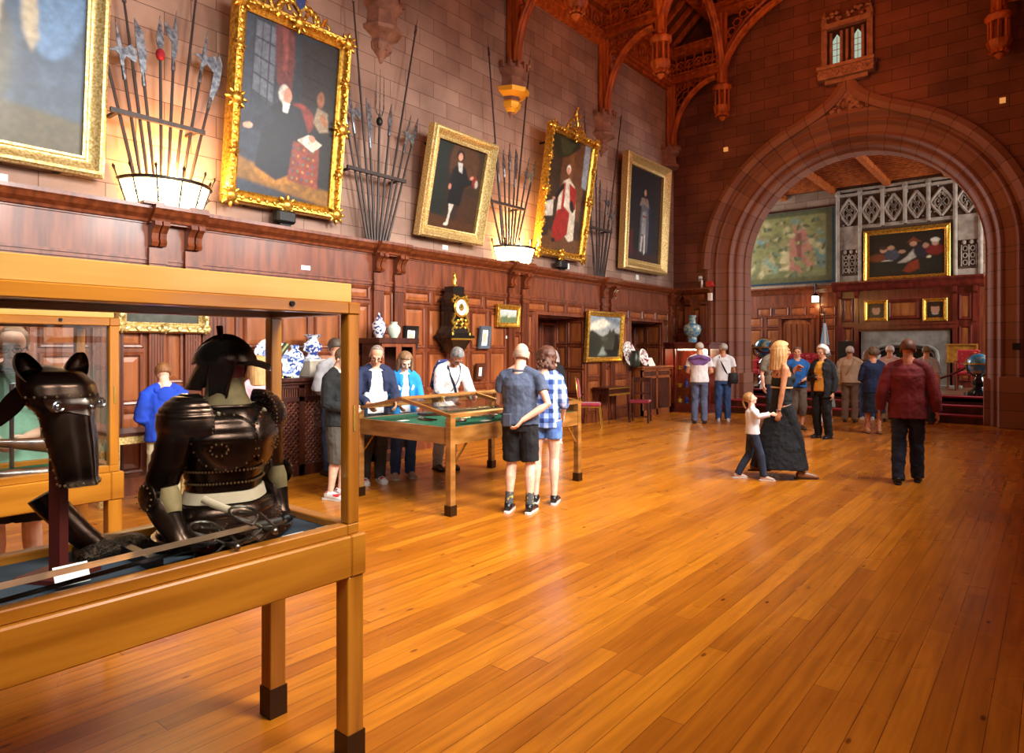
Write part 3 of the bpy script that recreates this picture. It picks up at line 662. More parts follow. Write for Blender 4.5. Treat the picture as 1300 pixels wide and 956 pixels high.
def painting(label, o, w, h, tilt, fw, ops, style='plain', gm=None, face='X', cat='painting', nx=90, group=None, depth=.1, name='framed_painting', sub=None):
    """o = lower left outer corner of the frame, w x h outer size"""
    M = plane_M(o, face, tilt); t = thing(name, label, cat, Vector(o), group=group); gm = gm or GILT
    b = B(M); d = depth
    prof = {'plain': [(0, .01), (0, d * .45), (.12, d * .5), (.2, d * .4), (.3, d * .42), (.55, d * .75), (.7, d), (.85, d * .97), (.9, d * .8), (1, d * .7), (1, -.02), (0, -.02)],
            'ornate': [(0, .01), (0, d * .4), (.15, d * .55), (.25, d * .45), (.45, d * .6), (.6, d * .95), (.8, d), (.95, d * .7), (1, d * .5), (1, -.02), (0, -.02)]}[style]
    b.frame((fw, fw, 0), (1, 0, 0), (0, 1, 0), w - 2 * fw, h - 2 * fw, [(a * fw, z) for a, z in prof])
    rnd = random.Random(int(w * 1000))
    if style == 'ornate':
        n = int((w + h) * 2 / .11)
        for i in range(n):     # carved beads and leaves along the rail
            s = (w + h) * 2 * i / n
            if s < w: p = (s, fw * .42)
            elif s < w + h: p = (w - fw * .42, s - w)
            elif s < 2 * w + h: p = (s - w - h, h - fw * .42)
            else: p = (fw * .42, s - 2 * w - h)
            b.ell((p[0], p[1], d * .9), (rnd.uniform(.022, .045), rnd.uniform(.022, .045), .03), R=Euler((0, 0, rnd.uniform(0, 3))), seg=6, n=4)
        for cx, cy in ((0, 0), (w, 0), (w, h), (0, h), (w / 2, 0), (w / 2, h), (0, h / 2), (w, h / 2), (0, h * .25), (0, h * .75), (w, h * .25), (w, h * .75)):
            ix = min(max(cx, fw * .45), w - fw * .45); iy = min(max(cy, fw * .45), h - fw * .45); big = 1 if (cx in (0, w) and cy in (0, h)) or cx == w / 2 or cy == h / 2 else .6
            big *= min(1, fw / .16) if h > 1 else .45; b.ell((ix, iy, d * .9), (.09 * big, .09 * big, .05 * big), seg=8, n=6)
            for k in range(8):
                a = k * PI / 4; b.ell((ix + .1 * big * math.cos(a), iy + .1 * big * math.sin(a), d * .85), (.05 * big, .025 * big, .03), R=Euler((0, 0, a)), seg=6, n=4)

    b.done('frame', gm, parent=t, smooth=True, auto=35)
    canvas('canvas', M @ Matrix.Translation((fw * .95, fw * .95, .015)), w - 1.9 * fw, h - 1.9 * fw, ops, nx=nx, parent=t)
    if tilt > 1.5:
        top = M @ Vector((0, h * .93, -.015)); wall = XL if top.z > 3.3 else XP; b = B()
        for u in (.22, .78):
            p = M @ Vector((w * u, h * .9, -.01)); b = B(); b.box(wall, p.x + .02, p.y - .015, p.y + .015, p.z - .01, p.z + .02); b.done('hanging_bracket', IRON, parent=t)
            p = M @ Vector((w * u, .03, -.01)); b = B()
            if o[2] > 3: b.box(XL, p.x + .02, p.y - .03, p.y + .03, p.z - .03, p.z); b.done('lower_bracket', IRON, parent=t)
    return t, M
X0 = -7.95
P1_OPS = [('g', '#3c4a55', '#38557a'), ('n', .5, 7), ('e', .78, .62, .22, .3, 0, '#5c7fa4', 10), ('e', .2, .3, .35, .3, 0, '#4a4a3c', 12), ('p', [(.1, .55), (.25, .95), (.42, .97), (.5, .8), (.44, .6), (.3, .5)], '#5b2f33', 5), ('p', [(.18, .8), (.32, .95), (.36, .7), (.22, .6)], '#b9a48e', 3), ('p', [(.3, .62), (.36, .36), (.46, .36), (.5, .6), (.42, .66)], '#c2b59d', 4), ('p', [(.58, .56), (.68, .55), (.7, .38), (.66, .33), (.6, .4)], '#b0a488', 4), ('e', .36, .62, .07, .05, 20, '#6e3430', 3), ('g2',)][:-1] + [('p', [(0, 0), (1, 0), (1, .12), (0, .17)], '#51492f', 8), ('n', .25, 30)]
painting('huge gilt-framed old painting with a blue-grey background at the far left', (X0, .95, 3.45), 1.76, 3.2, 6, .2, P1_OPS, 'plain', GILT_P, nx=110, depth=.13)
P2_OPS = [('gx', '#2c3544', '#171310'), ('n', .35, 6), ('p', [(.1, .58), (.32, .53), (.32, .98), (.12, .98)], '#5a5f6a', 3)] + \
 [('p', [(.1, .58 + q * .1), (.32, .53 + q * .11), (.32, .54 + q * .11), (.1, .59 + q * .1)], '#22262c', 1) for q in range(5)] + [('p', [(.1 + q * .075, .5), (.112 + q * .075, .5), (.112 + q * .075, 1), (.1 + q * .075, 1)], '#22262c', 1) for q in range(4)] + \
 [('p', [(.62, .5), (.95, .44), (.95, .97), (.6, .97)], '#231d1a', 4)] + [('p', [(.62, .52 + q * .12), (.95, .49 + q * .12), (.95, .5 + q * .12), (.62, .53 + q * .12)], '#0c0a09', 1) for q in range(4)] + \
 [('p', [(.3, 1), (.34, .7), (.42, .56), (.5, .6), (.52, .8), (.5, 1)], '#5c2a26', 3), ('p', [(.38, 1), (.4, .75), (.45, .72), (.44, 1)], '#7a3a32', 3), ('e', .62, .5, .15, .09, -20, '#7a2a1c', 3),
  ('p', [(.0, .08), (1, .0), (1, .1), (.5, .13), (0, .2)], '#7e5516', 8), ('e', .4, .14, .22, .06, 0, '#a06a18', 7),
  ('p', [(.18, .16), (.24, .44), (.3, .52), (.42, .58), (.62, .56), (.72, .42), (.8, .38), (.72, .34), (.58, .36), (.56, .16), (.4, .1)], '#151823', 3), ('p', [(.08, .38), (.3, .52), (.36, .44), (.18, .36)], '#1c2230', 3),
  ('e', .09, .38, .05, .018, 15, '#c49a80', 1), ('e', .435, .615, .06, .055, 0, '#c8c2b4', 2), ('e', .47, .61, .042, .045, 0, '#c2866c', 1), ('p', [(.42, .57), (.5, .57), (.48, .51), (.43, .51)], '#ddd8cc', 1),
  ('p', [(.56, .36), (.85, .36), (.86, .1), (.52, .12)], '#7a3626', 3)] + [('e', .57 + .055 * (i % 5), .14 + .045 * (i // 5), .012, .009, 0, ('#4e6a4c', '#b07838', '#34465e')[i % 3], 1) for i in range(25)] + \
 [('p', [(.6, .37), (.72, .42), (.88, .38), (.78, .32)], '#cfc6b0', 1), ('e', .76, .4, .04, .02, -20, '#c2866c', 1), ('e', .83, .65, .04, .05, 0, '#8a5638', 2), ('p', [(.76, .5), (.8, .6), (.92, .58), (.94, .47), (.84, .45)], '#8d7a62', 3), ('e', .88, .53, .03, .04, 30, '#9a6238', 2), ('n', .4, 22), ('n', .3, 60)]
t, M = painting('large ornate gilt-framed portrait of a seated clergyman in black robes', (X0, 4.03, 3.45), 1.7, 2.5, 7, .17, P2_OPS, 'ornate', GILT, nx=150, depth=.12)
b = B(M)       # crest on the top rail
b.mi = 0
for k in range(11):
    a = PI * k / 10; b.ell((.85 + .3 * math.cos(a), 2.5 + .16 * math.sin(a), .07), (.07, .04, .035), R=Euler((0, 0, a + 1.2)), seg=7, n=5)
for s in (-1, 1):
    b.tube([(.85 + s * (.12 + .3 * q / 8), 2.54 + .1 * math.sin(q * .9), .06) for q in range(9)], .025, 6)
    b.tube([(.85 + s * (.42 + .06 * math.cos(q * .7)), 2.5 + .06 * math.sin(q * .7), .06) for q in range(9)], .02, 6)
b.prism([(.74, 2.78, .05), (.96, 2.78, .05), (.94, 2.62, .05), (.85, 2.54, .05), (.76, 2.62, .05)], (0, 0, .05))
for k in range(7): b.ell((.76 + .03 * k, 2.82 + .02 * (k % 2), .08), .028, seg=6, n=4)
b.mi = 1; b.prism([(.77, 2.755, .1), (.93, 2.755, .1), (.91, 2.64, .1), (.85, 2.58, .1), (.79, 2.64, .1)], (0, 0, .004))
b.done('crest', [GILT, mat('blue enamel', '#2a3a78', .4)], parent=t, smooth=True)
P3_OPS = [('gx', '#141a14', '#34200f'), ('n', .4, 5), ('e', .6, .8, .3, .3, 0, '#4a2c14', 9), ('p', [(0, 0), (.3, 0), (.26, 1), (0, 1)], '#141c16', 5), ('p', [(.5, .1), (.95, .06), (.98, .42), (.6, .48)], '#3a2212', 5), ('p', [(0, 0), (1, 0), (1, .1), (0, .16)], '#43260f', 5),
  ('p', [(.36, .3), (.4, .72), (.48, .78), (.62, .76), (.74, .62), (.8, .64), (.8, .58), (.66, .52), (.62, .3), (.5, .27)], '#0c0b0d', 2), ('p', [(.38, .72), (.34, .54), (.38, .5), (.43, .66)], '#141216', 2), ('e', .37, .5, .03, .035, 0, '#b87c66', 1),
  ('e', .5, .88, .08, .06, 0, '#1a0e09', 2), ('e', .5, .865, .045, .045, 0, '#c89076', 1), ('p', [(.46, .8), (.56, .8), (.58, .68), (.5, .7)], '#b9b6b0', 1), ('e', .79, .66, .04, .02, 20, '#c08468', 1), ('e', .86, .62, .05, .07, 0, '#7c2018', 2), ('e', .9, .6, .03, .05, 0, '#b0a89a', 2),
  ('p', [(.4, .3), (.5, .3), (.46, .2), (.44, .07), (.39, .07), (.42, .2)], '#bdb6a8', 1), ('p', [(.52, .3), (.6, .3), (.56, .14), (.52, .1)], '#2a1c16', 1), ('e', .4, .06, .05, .018, 10, '#c4bdb0', 1), ('n', .2, 40)]
painting('gilt-framed portrait of a young man in black with white stockings', (X0, 7.22, 3.46), 1.52, 1.76, 12.5, .19, P3_OPS, 'plain', GILT_P, nx=110, depth=.16)
P4_OPS = [('gx', '#3a2a1a', '#2c180e'), ('n', .4, 5), ('p', [(.3, 1), (.34, .3), (.9, .3), (.95, 1)], '#5e3a1e', 6), ('p', [(.5, .98), (.53, .3), (.62, .3), (.6, .98)], '#7a4c26', 4), ('p', [(.84, 1), (.86, .62), (1, .6), (1, 1)], '#8a94a0', 3), ('p', [(.05, 1), (.08, .86), (.25, .8), (.5, .86), (.72, .95), (.7, 1)], '#23240f', 3), ('p', [(.2, .98), (.3, .84), (.5, .88), (.6, .97)], '#39391c', 3),
  ('p', [(0, 0), (1, 0), (1, .12), (0, .18)], '#5c3a1c', 4), ('p', [(0, .4), (.2, .42), (.18, .12), (0, .1)], '#2e211a', 3), ('p', [(.02, .4), (.22, .44), (.24, .3), (.04, .28)], '#c8beae', 1),
  ('p', [(.34, .2), (.32, .45), (.4, .62), (.54, .66), (.7, .6), (.78, .42), (.82, .12), (.7, .1), (.6, .14)], '#cfc4ae', 2), ('p', [(.26, .2), (.34, .36), (.5, .4), (.64, .36), (.64, .16), (.44, .08), (.3, .1)], '#8e1c12', 2),
  ('p', [(.55, .62), (.74, .58), (.78, .4), (.66, .38), (.6, .5)], '#9c2014', 2), ('p', [(.42, .6), (.5, .64), (.5, .38), (.42, .38)], '#a12418', 2), ('p', [(.46, .64), (.54, .64), (.53, .4), (.48, .4)], '#d8cfbd', 1), ('p', [(.22, .46), (.42, .62), (.44, .56), (.26, .44)], '#141012', 2), ('e', .22, .45, .035, .015, 10, '#c08a6c', 1), ('e', .68, .42, .05, .06, 30, '#15100f', 2),
  ('e', .5, .735, .055, .04, 0, '#d6cfbf', 1), ('e', .5, .72, .038, .034, 0, '#c08468', 1), ('e', .32, .09, .05, .02, 0, '#100c0a', 1), ('n', .35, 22), ('n', .25, 60)]
t, M = painting('tall ornate gilt-framed portrait of a seated peer in red robes', (X0, 10.34, 3.5), 1.7, 2.55, 8.8, .15, P4_OPS, 'ornate', GILT, nx=120, depth=.13)
b = B(M); rnd = random.Random(8)      # tall pierced crest
for k in range(46):
    u = rnd.uniform(-1, 1); hh = (1 - abs(u)) * .5; b.ell((.85 + u * .36, 2.53 + rnd.random() * hh, .06), (rnd.uniform(.03, .06), .025, .03), R=Euler((0, 0, rnd.uniform(0, 3))), seg=6, n=4)
b.tube([(.85 + .05 * math.sin(q), 2.55 + .08 * q, .06) for q in range(7)], .025, 6)
for s in (-1, 1): b.tube([(.85 + s * .07 * q, 2.52 + .12 * math.sin(1 + q * .8) * (1 - q / 8), .06) for q in range(7)], .025, 6)
b.done('crest', GILT, parent=t, smooth=True)
P5_OPS = [('gx', '#0c0d0f', '#14151c'), ('n', .4, 5), ('p', [(0, 0), (1, 0), (1, .1), (0, .14)], '#2c1712', 4), ('p', [(0, .08), (.22, .06), (.2, .34), (.05, .3)], '#471512', 4), ('p', [(.5, .1), (.72, .08), (.8, .3), (.74, .6), (.6, .7)], '#141c34', 3),
  ('p', [(.38, .12), (.4, .45), (.42, .62), (.52, .68), (.62, .62), (.66, .42), (.64, .12), (.5, .1)], '#595e60', 2), ('p', [(.44, .3), (.46, .55), (.56, .55), (.56, .3)], '#8e9392', 2), ('p', [(.36, .6), (.42, .7), (.6, .7), (.66, .6), (.5, .63)], '#7c7464', 2), ('e', .52, .785, .05, .045, 0, '#140c09', 1), ('e', .52, .76, .035, .035, 0, '#b88a70', 1), ('p', [(.5, .7), (.56, .7), (.54, .64)], '#8c2a20', 1),
  ('e', .52, .5, .07, .012, 0, '#7c2a22', 1), ('p', [(.52, .3), (.56, .3), (.56, .1), (.53, .08)], '#cfcdc6', 1), ('p', [(.44, .28), (.49, .28), (.46, .12), (.42, .11)], '#bfbdb6', 1), ('n', .2, 40)]
painting('dark full-length portrait in a broad gilt frame beside the arch wall', (X0, 13.67, 3.53), 2.2, 2.75, 2.8, .26, P5_OPS, 'plain', GILT_P, nx=110, depth=.2)
LAND = [('g', '#b8b090', '#8fa0ad'), ('n', .35, 6), ('e', .35, .8, .35, .12, 10, '#e2dcc6', 8), ('e', .75, .9, .3, .08, -10, '#6f7c86', 6), ('p', [(0, .6), (.1, .66), (.3, .56), (.45, .5), (.6, .58), (.66, .7), (.72, .62), (.78, .72), (.86, .6), (1, .58), (1, 0), (0, 0)], '#1e2418', 3), ('p', [(.36, .1), (.42, .24), (.5, .26), (.52, .16), (.62, .05), (.3, .04)], '#7f8a80', 4), ('e', .2, .3, .22, .2, 0, '#14180d', 5), ('e', .8, .3, .22, .25, 0, '#191a0f', 5), ('e', .5, .45, .12, .05, 0, '#3c452f', 4), ('n', .4, 24)]
painting('gilt-framed landscape with pale sky hanging between the doorway and the plates', (-7.86, 12.05, 1.33), 1.52, 1.13, 4, .11, LAND, 'plain', GILT, nx=90, depth=.08, cat='painting')
painting('small gilt-framed landscape picture hanging high beside the doorway', (-7.86, 9.12, 2.02), .66, .42, 4, .09, [('g', '#8a8a5c', '#b9c6c9'), ('p', [(0, .4), (.3, .46), (.5, .6), (.6, .48), (1, .42), (1, .0), (0, 0)], '#5a6a4a', 2), ('e', .55, .5, .1, .12, 0, '#c8bca0', 2), ('n', .3, 10)], 'plain', GILT, nx=40, depth=.06)
painting('pale gilt-framed dark seascape partly hidden behind the display cases', (-7.86, 2.8, 1.8), 1.02, .75, 3, .12, [('g', '#3c3c34', '#6a6a5c'), ('n', .5, 8), ('e', .5, .6, .4, .1, 0, '#7e7c6a', 5), ('n', .4, 20)], 'ornate', GILT_P, nx=60, depth=.09)
# picture labels on the stone and the frieze
def card(label, p, w=.12, h=.07, face='X'):
    b = B()
    if face == 'X': b.box(p.x, p.x + .006, p.y - w / 2, p.y + w / 2, p.z - h / 2, p.z + h / 2)
    else: b.box(p.x - w / 2, p.x + w / 2, p.y - .006, p.y, p.z - h / 2, p.z + h / 2)
    return tag(b.done('picture_label', WHITE), label, 'label', 'white picture labels')
card('white label under the huge blue-grey painting', atX(2, 227, XL), .1, .1)
card('white label on the frieze below the clergyman portrait', atX(388, 340, XP), .14, .06)
card('white label under the portrait of a young man in black', atX(565, 314, XL), .13, .08)
card('white label under the portrait of the red-robed peer', atX(721, 338, XL), .1, .12)
card('white label under the dark portrait nearest the arch', atX(809, 352, XL), .14, .12)
card('white label under the pale gilt-framed seascape', atX(201, 429, XP), .16, .05)
card('white label beneath the small high landscape picture', atX(643, 428, XP), .1, .05)
# black floodlights standing on the cornice
for (px, py, lb) in ((361, 291, 'small black floodlight on the cornice below the clergyman portrait'), (713, 343, 'small black floodlight on the cornice below the red-robed peer')):
    p = atX(px, py, -7.85); t = thing('floodlight', lb, 'light', (p.x, p.y, 3.22), group='floodlights on the cornice')
    b = B(); b.box(p.x - .08, p.x + .08, p.y - .14, p.y + .14, 3.27, 3.44); b.done('housing', BLACK, parent=t, bevel=.03)
    b = B(); b.box(p.x - .03, p.x + .03, p.y - .08, p.y + .08, 3.22, 3.29); b.done('bracket', IRON, parent=t)
# ================================================================ polearms
SHAFT = mat('dark ash shaft', '#3a2a24', .5, c2='#241a18', nscale=(20, 20, 2))
BLADE = mat('worn blade steel', '#9aa0a8', .3, metal=.9, c2='#5c6068', nscale=(20, 20, 20))
def polearm(p0, p1, kind, label, group, tassel=None):
    p0, p1 = Vector(p0), Vector(p1); d = (p1 - p0).normalized(); L = (p1 - p0).length; sd = Vector((1, 0, 0)).cross(d).normalized()
    t = thing(dict(pike='pike', halberd='halberd', spear='spear', fork='trident', glaive='glaive', bill='bill_hook')[kind], label, 'polearm', p0, group=group)
    hd = dict(pike=.25, halberd=.55, spear=.4, fork=.75, glaive=.62, bill=.6)[kind]
    b = B(); b.cyl(p0, p1 - d * hd, .021, .015 if kind != 'pike' else .012, 8); b.done('shaft', SHAFT, parent=t, smooth=True)
    b = B(); q = p1 - d * hd; n = Vector((.012, 0, 0))
    def plate(pts): b.prism([q + d * u + sd * v - n * .5 for u, v in pts], n)
    b.cyl(q - d * .1, q + d * .05, .024, .02, 8)
    if kind == 'pike': b.cyl(q, p1, .012, .002, 6)
    elif kind == 'spear': plate([(0, -.012), (.12, -.045), (hd, 0), (.12, .045), (0, .012)])
    elif kind == 'glaive': plate([(0, -.02), (.25, -.06), (.5, -.045), (hd, .03), (.4, .04), (0, .02)])
    elif kind == 'fork':
        b.cyl(q, p1, .01, .003, 6)
        for s in (-1, 1): b.tube([q + d * .05, q + d * .07 + sd * s * .05, q + d * .15 + sd * s * .075, q + d * hd * .9 + sd * s * .07], [.01, .01, .01, .003], 6)
    elif kind == 'bill': plate([(0, -.02), (.2, -.04), (.3, -.03), (hd, -.01), (.36, .02), (.42, .12), (.3, .1), (.22, .03), (0, .02)])
    else:
        plate([(.1, -.015), (.16, -.05), (.1, -.14), (.2, -.17), (.3, -.13), (.24, -.04), (.26, -.015)]); plate([(.16, .01), (.2, .05), (.2, .13), (.24, .05), (.25, .01)])
        plate([(0, -.018), (.3, -.02), (hd, 0), (.3, .02), (0, .018)])
    b.done('blade', BLADE, parent=t)
    if tassel:
        b = B(); b.ell(q - d * .04, (.05, .05, .07), seg=10); b.done('tassel', tassel, parent=t, smooth=True)
XA = -7.82
def fan(bots, tops, lab, gname, barpx, mount_label, where):
    n = len(tops); items = sorted(range(n), key=lambda i: tops[i][0])
    for i, (px, py, kind, lb) in enumerate(tops):
        b0 = atX(bots[0] + (bots[1] - bots[0]) * i / (n - 1), bots[2] + (bots[3] - bots[2]) * i / (n - 1), XA + .012 * (i % 2)); b1 = atX(px, py, XA + .02 * (i % 2))
        if where[0] == 'low': b0.z = max(b0.z, 3.235)
        polearm(b0, b1, kind, lb, gname, tassel=(RED if 'red' in lb else BLACK) if 'tassel' in lb else None)
    a, c = atX(*barpx[0], XA + .06), atX(*barpx[1], XA + .06); b = B(); b.box(XA + .035, XA + .075, a.y, c.y, (a.z + c.z) / 2 - .025, (a.z + c.z) / 2 + .025)
    for y in (a.y + .08, c.y - .08): b.box(XL, XA + .05, y - .02, y + .02, (a.z + c.z) / 2 - .015, (a.z + c.z) / 2 + .015)
    tag(b.done('weapon_rack', SHAFT), mount_label, 'rack', 'bars holding the polearm fans')
W1 = 'in the fan above the near lit basket'
fan((170, 240, 222, 235), [(122, 20, 'spear', 'outermost left spear ' + W1), (146, 22, 'halberd', 'pale-bladed halberd second from the left ' + W1), (152, -40, 'pike', 'tall pike left of the broad blade ' + W1), (174, 24, 'glaive', 'broad pale-bladed glaive ' + W1), (203, 20, 'spear', 'upright spear with a red tassel ' + W1), (223, 13, 'bill', 'dark bill hook with a side spike ' + W1), (253, -40, 'pike', 'tall leaning pike right of the bill hook ' + W1), (264, 40, 'halberd', 'star-bladed halberd ' + W1), (281, 70, 'glaive', 'outermost right glaive ' + W1)], '', 'polearms above the near lit basket', ((140, 140), (260, 167)), 'bar across the polearms above the near lit basket', ('up',))
W2 = 'in the unlit fan'
fan((466, 492, 312, 315), [(433, 115, 'spear', 'bright short spear, leftmost ' + W2), (442, 110, 'halberd', 'halberd second from the left ' + W2), (446, -30, 'pike', 'very tall pike on the left ' + W2), (467, 125, 'glaive', 'pale glaive left of the trident ' + W2), (483, 88, 'fork', 'trident with a dark tassel at the middle ' + W2), (497, 132, 'spear', 'spear right of the trident ' + W2), (531, 18, 'pike', 'very tall pike leaning right ' + W2), (522, 146, 'halberd', 'star-bladed halberd at the right ' + W2), (531, 150, 'spear', 'thin spear, rightmost ' + W2)], '', 'polearms of the unlit fan beside the clergyman', ((441, 213), (515, 229)), 'bar across the unlit fan beside the clergyman', ('low',))
W3 = 'in the fan above the far lit basket'
fan((636, 656, 312, 314), [(608, 178, 'spear', 'leftmost spear ' + W3), (619, 45, 'pike', 'very tall pike on the left ' + W3), (628, 180, 'glaive', 'short glaive left of centre ' + W3), (639, 190, 'spear', 'upright spear left of the pale blade ' + W3), (647, 182, 'spear', 'upright spear at the centre ' + W3), (656, 190, 'glaive', 'broad pale-bladed glaive ' + W3), (674, 65, 'pike', 'very tall pike leaning right ' + W3), (672, 200, 'halberd', 'halberd near the right ' + W3), (680, 205, 'spear', 'rightmost thin spear ' + W3)], '', 'polearms above the far lit basket', ((619, 254), (666, 266)), 'bar across the polearms above the far lit basket', ('up',))
W4 = 'in the fan between peer and arch'
fan((755, 767, 352, 354), [(741, 135, 'pike', 'tall pike behind the gilt crest ' + W4), (745, 240, 'spear', 'short spear, leftmost ' + W4), (756, 196, 'glaive', 'bright-bladed glaive ' + W4), (762, 228, 'spear', 'short spear at the centre ' + W4), (771, 238, 'halberd', 'halberd right of the centre ' + W4), (778, 240, 'fork', 'trident ' + W4), (790, 138, 'pike', 'very tall pike leaning right ' + W4), (781, 262, 'bill', 'bill hook, rightmost ' + W4)], '', 'polearms between the peer and the arch', ((744, 286), (777, 295)), 'bar across the polearms between the peer and the arch', ('low',))
# ================================================================ lit iron baskets
SHADE = mat('lit parchment shade', '#fff0c8', .8, emis=(1, .74, .36), es=11)
def basket(y, lb):
    t = thing('basket_sconce', lb, 'wall light', (XL, y, 3.22), group='lit iron baskets under the polearm fans'); n = 18
    def pt(r, a, z): return (XL + .03 + r * .92 * math.sin(a), y - r * math.cos(a), z)
    A = [PI * k / n for k in range(n + 1)]; zt, zb = 3.52, 3.2
    b = B(); R = [[Vector(pt(rr, a, z)) for a in A] for rr, z in ((.385, zb + .01), (.48, zt - .02), (.46, zt - .02), (.36, zb + .01))]
    for i in range(4):
        for k in range(n): b.add([R[i][k], R[i][k + 1], R[(i + 1) % 4][k + 1], R[(i + 1) % 4][k]], [(0, 1, 2, 3)])
    b.done('shade', SHADE, parent=t, smooth=True)
    b = B(); b.tube([pt(.5, a, zt) for a in A], .02, 6); b.tube([pt(.395, a, zb) for a in A], .016, 6)
    for k in range(0, n + 1, 3):
        a = A[k]; b.tube([pt(.395, a, zb), pt(.5, a, zt)], .009, 5); p0 = Vector(pt(.5, a, zt)); p1 = Vector(pt(.55, a, zt + .15)); b.tube([p0, p0.lerp(p1, .55), p0.lerp(p1, .8), p1], [.006, .01, .02, .002], 6)
        if k % 6 == 3: 
            p = Vector(pt(.452, a, (zt + zb) / 2 + .03)); 
            b.tube([p + Vector((0, .05 * math.cos(q * PI / 4) * (1 if q % 2 == 0 else .5), .05 * math.sin(q * PI / 4) * (1 if q % 2 == 0 else .5))) for q in range(8)], .006, 4, closed=True)
        else:
            for zz in (zt - .1, zb + .09): p = Vector(pt(.41 + (zz - zb) * .23, a, zz)); b.tube([p + Vector((0, .03 + .03 * math.cos(q), .03 * math.sin(q))) for q in range(6)], .006, 4)
    b.done('iron_basket', IRON, parent=t)
    b = B(); b.box(XL, XP + .22, y - .36, y + .36, 3.22, 3.25); b.box(XL, XL + .3, y - .05, y + .05, 3.24, 3.27); b.done('base', WOOD, parent=t)
    for dy in (-.24, 0, .24):
        b = B(); b.lathe([(0, 3.36), (.03, 3.38), (.045, 3.44), (.04, 3.5), (.015, 3.54), (0, 3.55)], (XL + .16, y + dy, 0), 8); b.done('bulb', mat('lit bulb', '#ffffff', emis=(1, .7, .35), es=40), parent=t, smooth=True)
        b = B(); b.cyl((XL + .16, y + dy, 3.25), (XL + .16, y + dy, 3.37), .015); b.done('lamp_holder', BRASS, parent=t)
    l = lamp('basket_lamp', 'POINT', (XL + .25, y, 3.62), 330, (1, .5, .14), r=.1); l.parent = t; l.location = (.25, 0, .42)
basket(TR[1] - .05, 'brightly lit iron basket lamp under the near polearm fan'); basket(TR[3] - .03, 'brightly lit iron basket lamp under the far polearm fan')
# ================================================================ far room fittings
YW = YR
b = B(); b.box(-11, 3, YW - .06, YW, .53, 3.5); b.mi = 0
b.ext([(YW, 3.66), (YW - .26, 3.66), (YW - .26, 3.62), (YW - .18, 3.56), (YW - .12, 3.48), (YW - .1, 3.44), (YW, 3.44)], 'X', -11, 3)
for x in (-9.6, -8.9, -8.2, -7.6): 
    for za, zb in ((.7, 1.5), (1.52, 2.3), (2.35, 2.7)): wpanel(b, x, x + .5, za, zb, x=YW - .06, face='Y')
for za, zb in ((.7, 1.5), (1.52, 2.3), (2.35, 2.65), (2.7, 3.0)): wpanel(b, -5.85, -5.4, za, zb, x=YW - .06, face='Y')
for x in (-7.9, -7.35, -6.8, -6.25): wpanel(b, x, x + .5, 2.72, 3.02, x=YW - .06, face='Y')
b.mi = 0
for x in (-5.95,): b.box(x - .08, x + .08, YW - .12, YW - .06, .53, 3.44)
struct('trim_30', b, MIX)
dr = B(); x0, x1 = -7.06, -6.12; dr.box(x0, x1, YW - .1, YW - .06, .53, 2.35)
P = [(x0, 2.35)] + [((x0 + x1) / 2 - (x1 - x0) / 2 * math.cos(a), 2.35 + .25 * math.sin(a)) for a in [PI * k / 8 for k in range(9)]]
dr.prism([(p[0], YW - .1, p[1]) for p in P[1:]], (0, .04, 0))
do = tag(dr.done('door_1', WOOD_L), kind='structure')
b = B()
for k in range(5): b.box(x0 + .09 + k * .18, x0 + .12 + k * .18, YW - .12, YW - .1, .6, 2.45)
b.box(x0 + .02, x1 - .02, YW - .125, YW - .1, 1.4, 1.48); b.done('door_rail', WOOD, parent=do)
b = B(); b.box(x0 - .1, x0, YW - .14, YW - .06, .53, 2.7); b.box(x1, x1 + .1, YW - .14, YW - .06, .53, 2.7); b.box(x0 - .14, x1 + .14, YW - .16, YW - .06, 2.62, 2.72); b.done('door_frame', WOOD, parent=do)
# chimneypiece
t = thing('fireplace', 'large panelled wooden fireplace with grey stone surround in the far room', 'fireplace', (-3.45, YW - .3, .53))
b = B(); YC = YW - .42; cx0, cx1 = -5.3, -1.6
b.box(cx0, -4.66, YC, YW - .06, .53, 3.44); b.box(-2.24, cx1, YC, YW - .06, .53, 3.44); b.box(-4.66, -2.24, YC, YW - .06, 2.16, 3.44)
b.ext([(YW - .06, 3.7), (YC - .22, 3.7), (YC - .22, 3.65), (YC - .14, 3.57), (YC - .1, 3.46), (YC - .05, 3.4), (YW - .06, 3.4)], 'X', cx0 - .1, cx1 + .1)
b.box(-4.8, -2.1, YC - .07, YC, 2.22, 2.34); b.box(-4.8, -2.1, YC - .1, YC, 2.34, 2.4)
for x in (-4.72, -2.18): b.box(x - .06, x + .06, YC - .05, YC, .53, 2.22)
for x in (-5.2, -4.72, -2.18, -1.7): b.box(x - .06, x + .06, YC - .04, YC, 2.4, 3.2); b.ext([(YC, 3.4), (YC - .15, 3.4), (YC - .12, 3.25), (YC, 3.15)], 'X', x - .05, x + .05)
for (xa, xb) in ((-5.12, -4.8), (-2.1, -1.78)):
    wpanel(b, xa, xb, 2.45, 3.2, x=YC, face='Y', m=.07, d=.03); wpanel(b, xa, xb, 1.5, 2.3, x=YC, face='Y', m=.07, d=.03); wpanel(b, xa, xb, .7, 1.45, x=YC, face='Y', m=.07, d=.03)
wpanel(b, -3.9, -3.02, 2.5, 3.1, x=YC, face='Y', m=.1, d=.04)
for k in range(26): b.box(-4.6 + k * .087, -4.58 + k * .087, YC - .01, YC, 3.22, 3.38)
b.done('overmantel', [mat('mahogany', '#6e2618', .35, c2='#4a140c', nscale=(10, 10, 1.5), coat=.3), mat('mahogany light', '#a0602c', .35, c2='#7a3c1c', nscale=(10, 10, 1.5)), WOOD_D], parent=t)
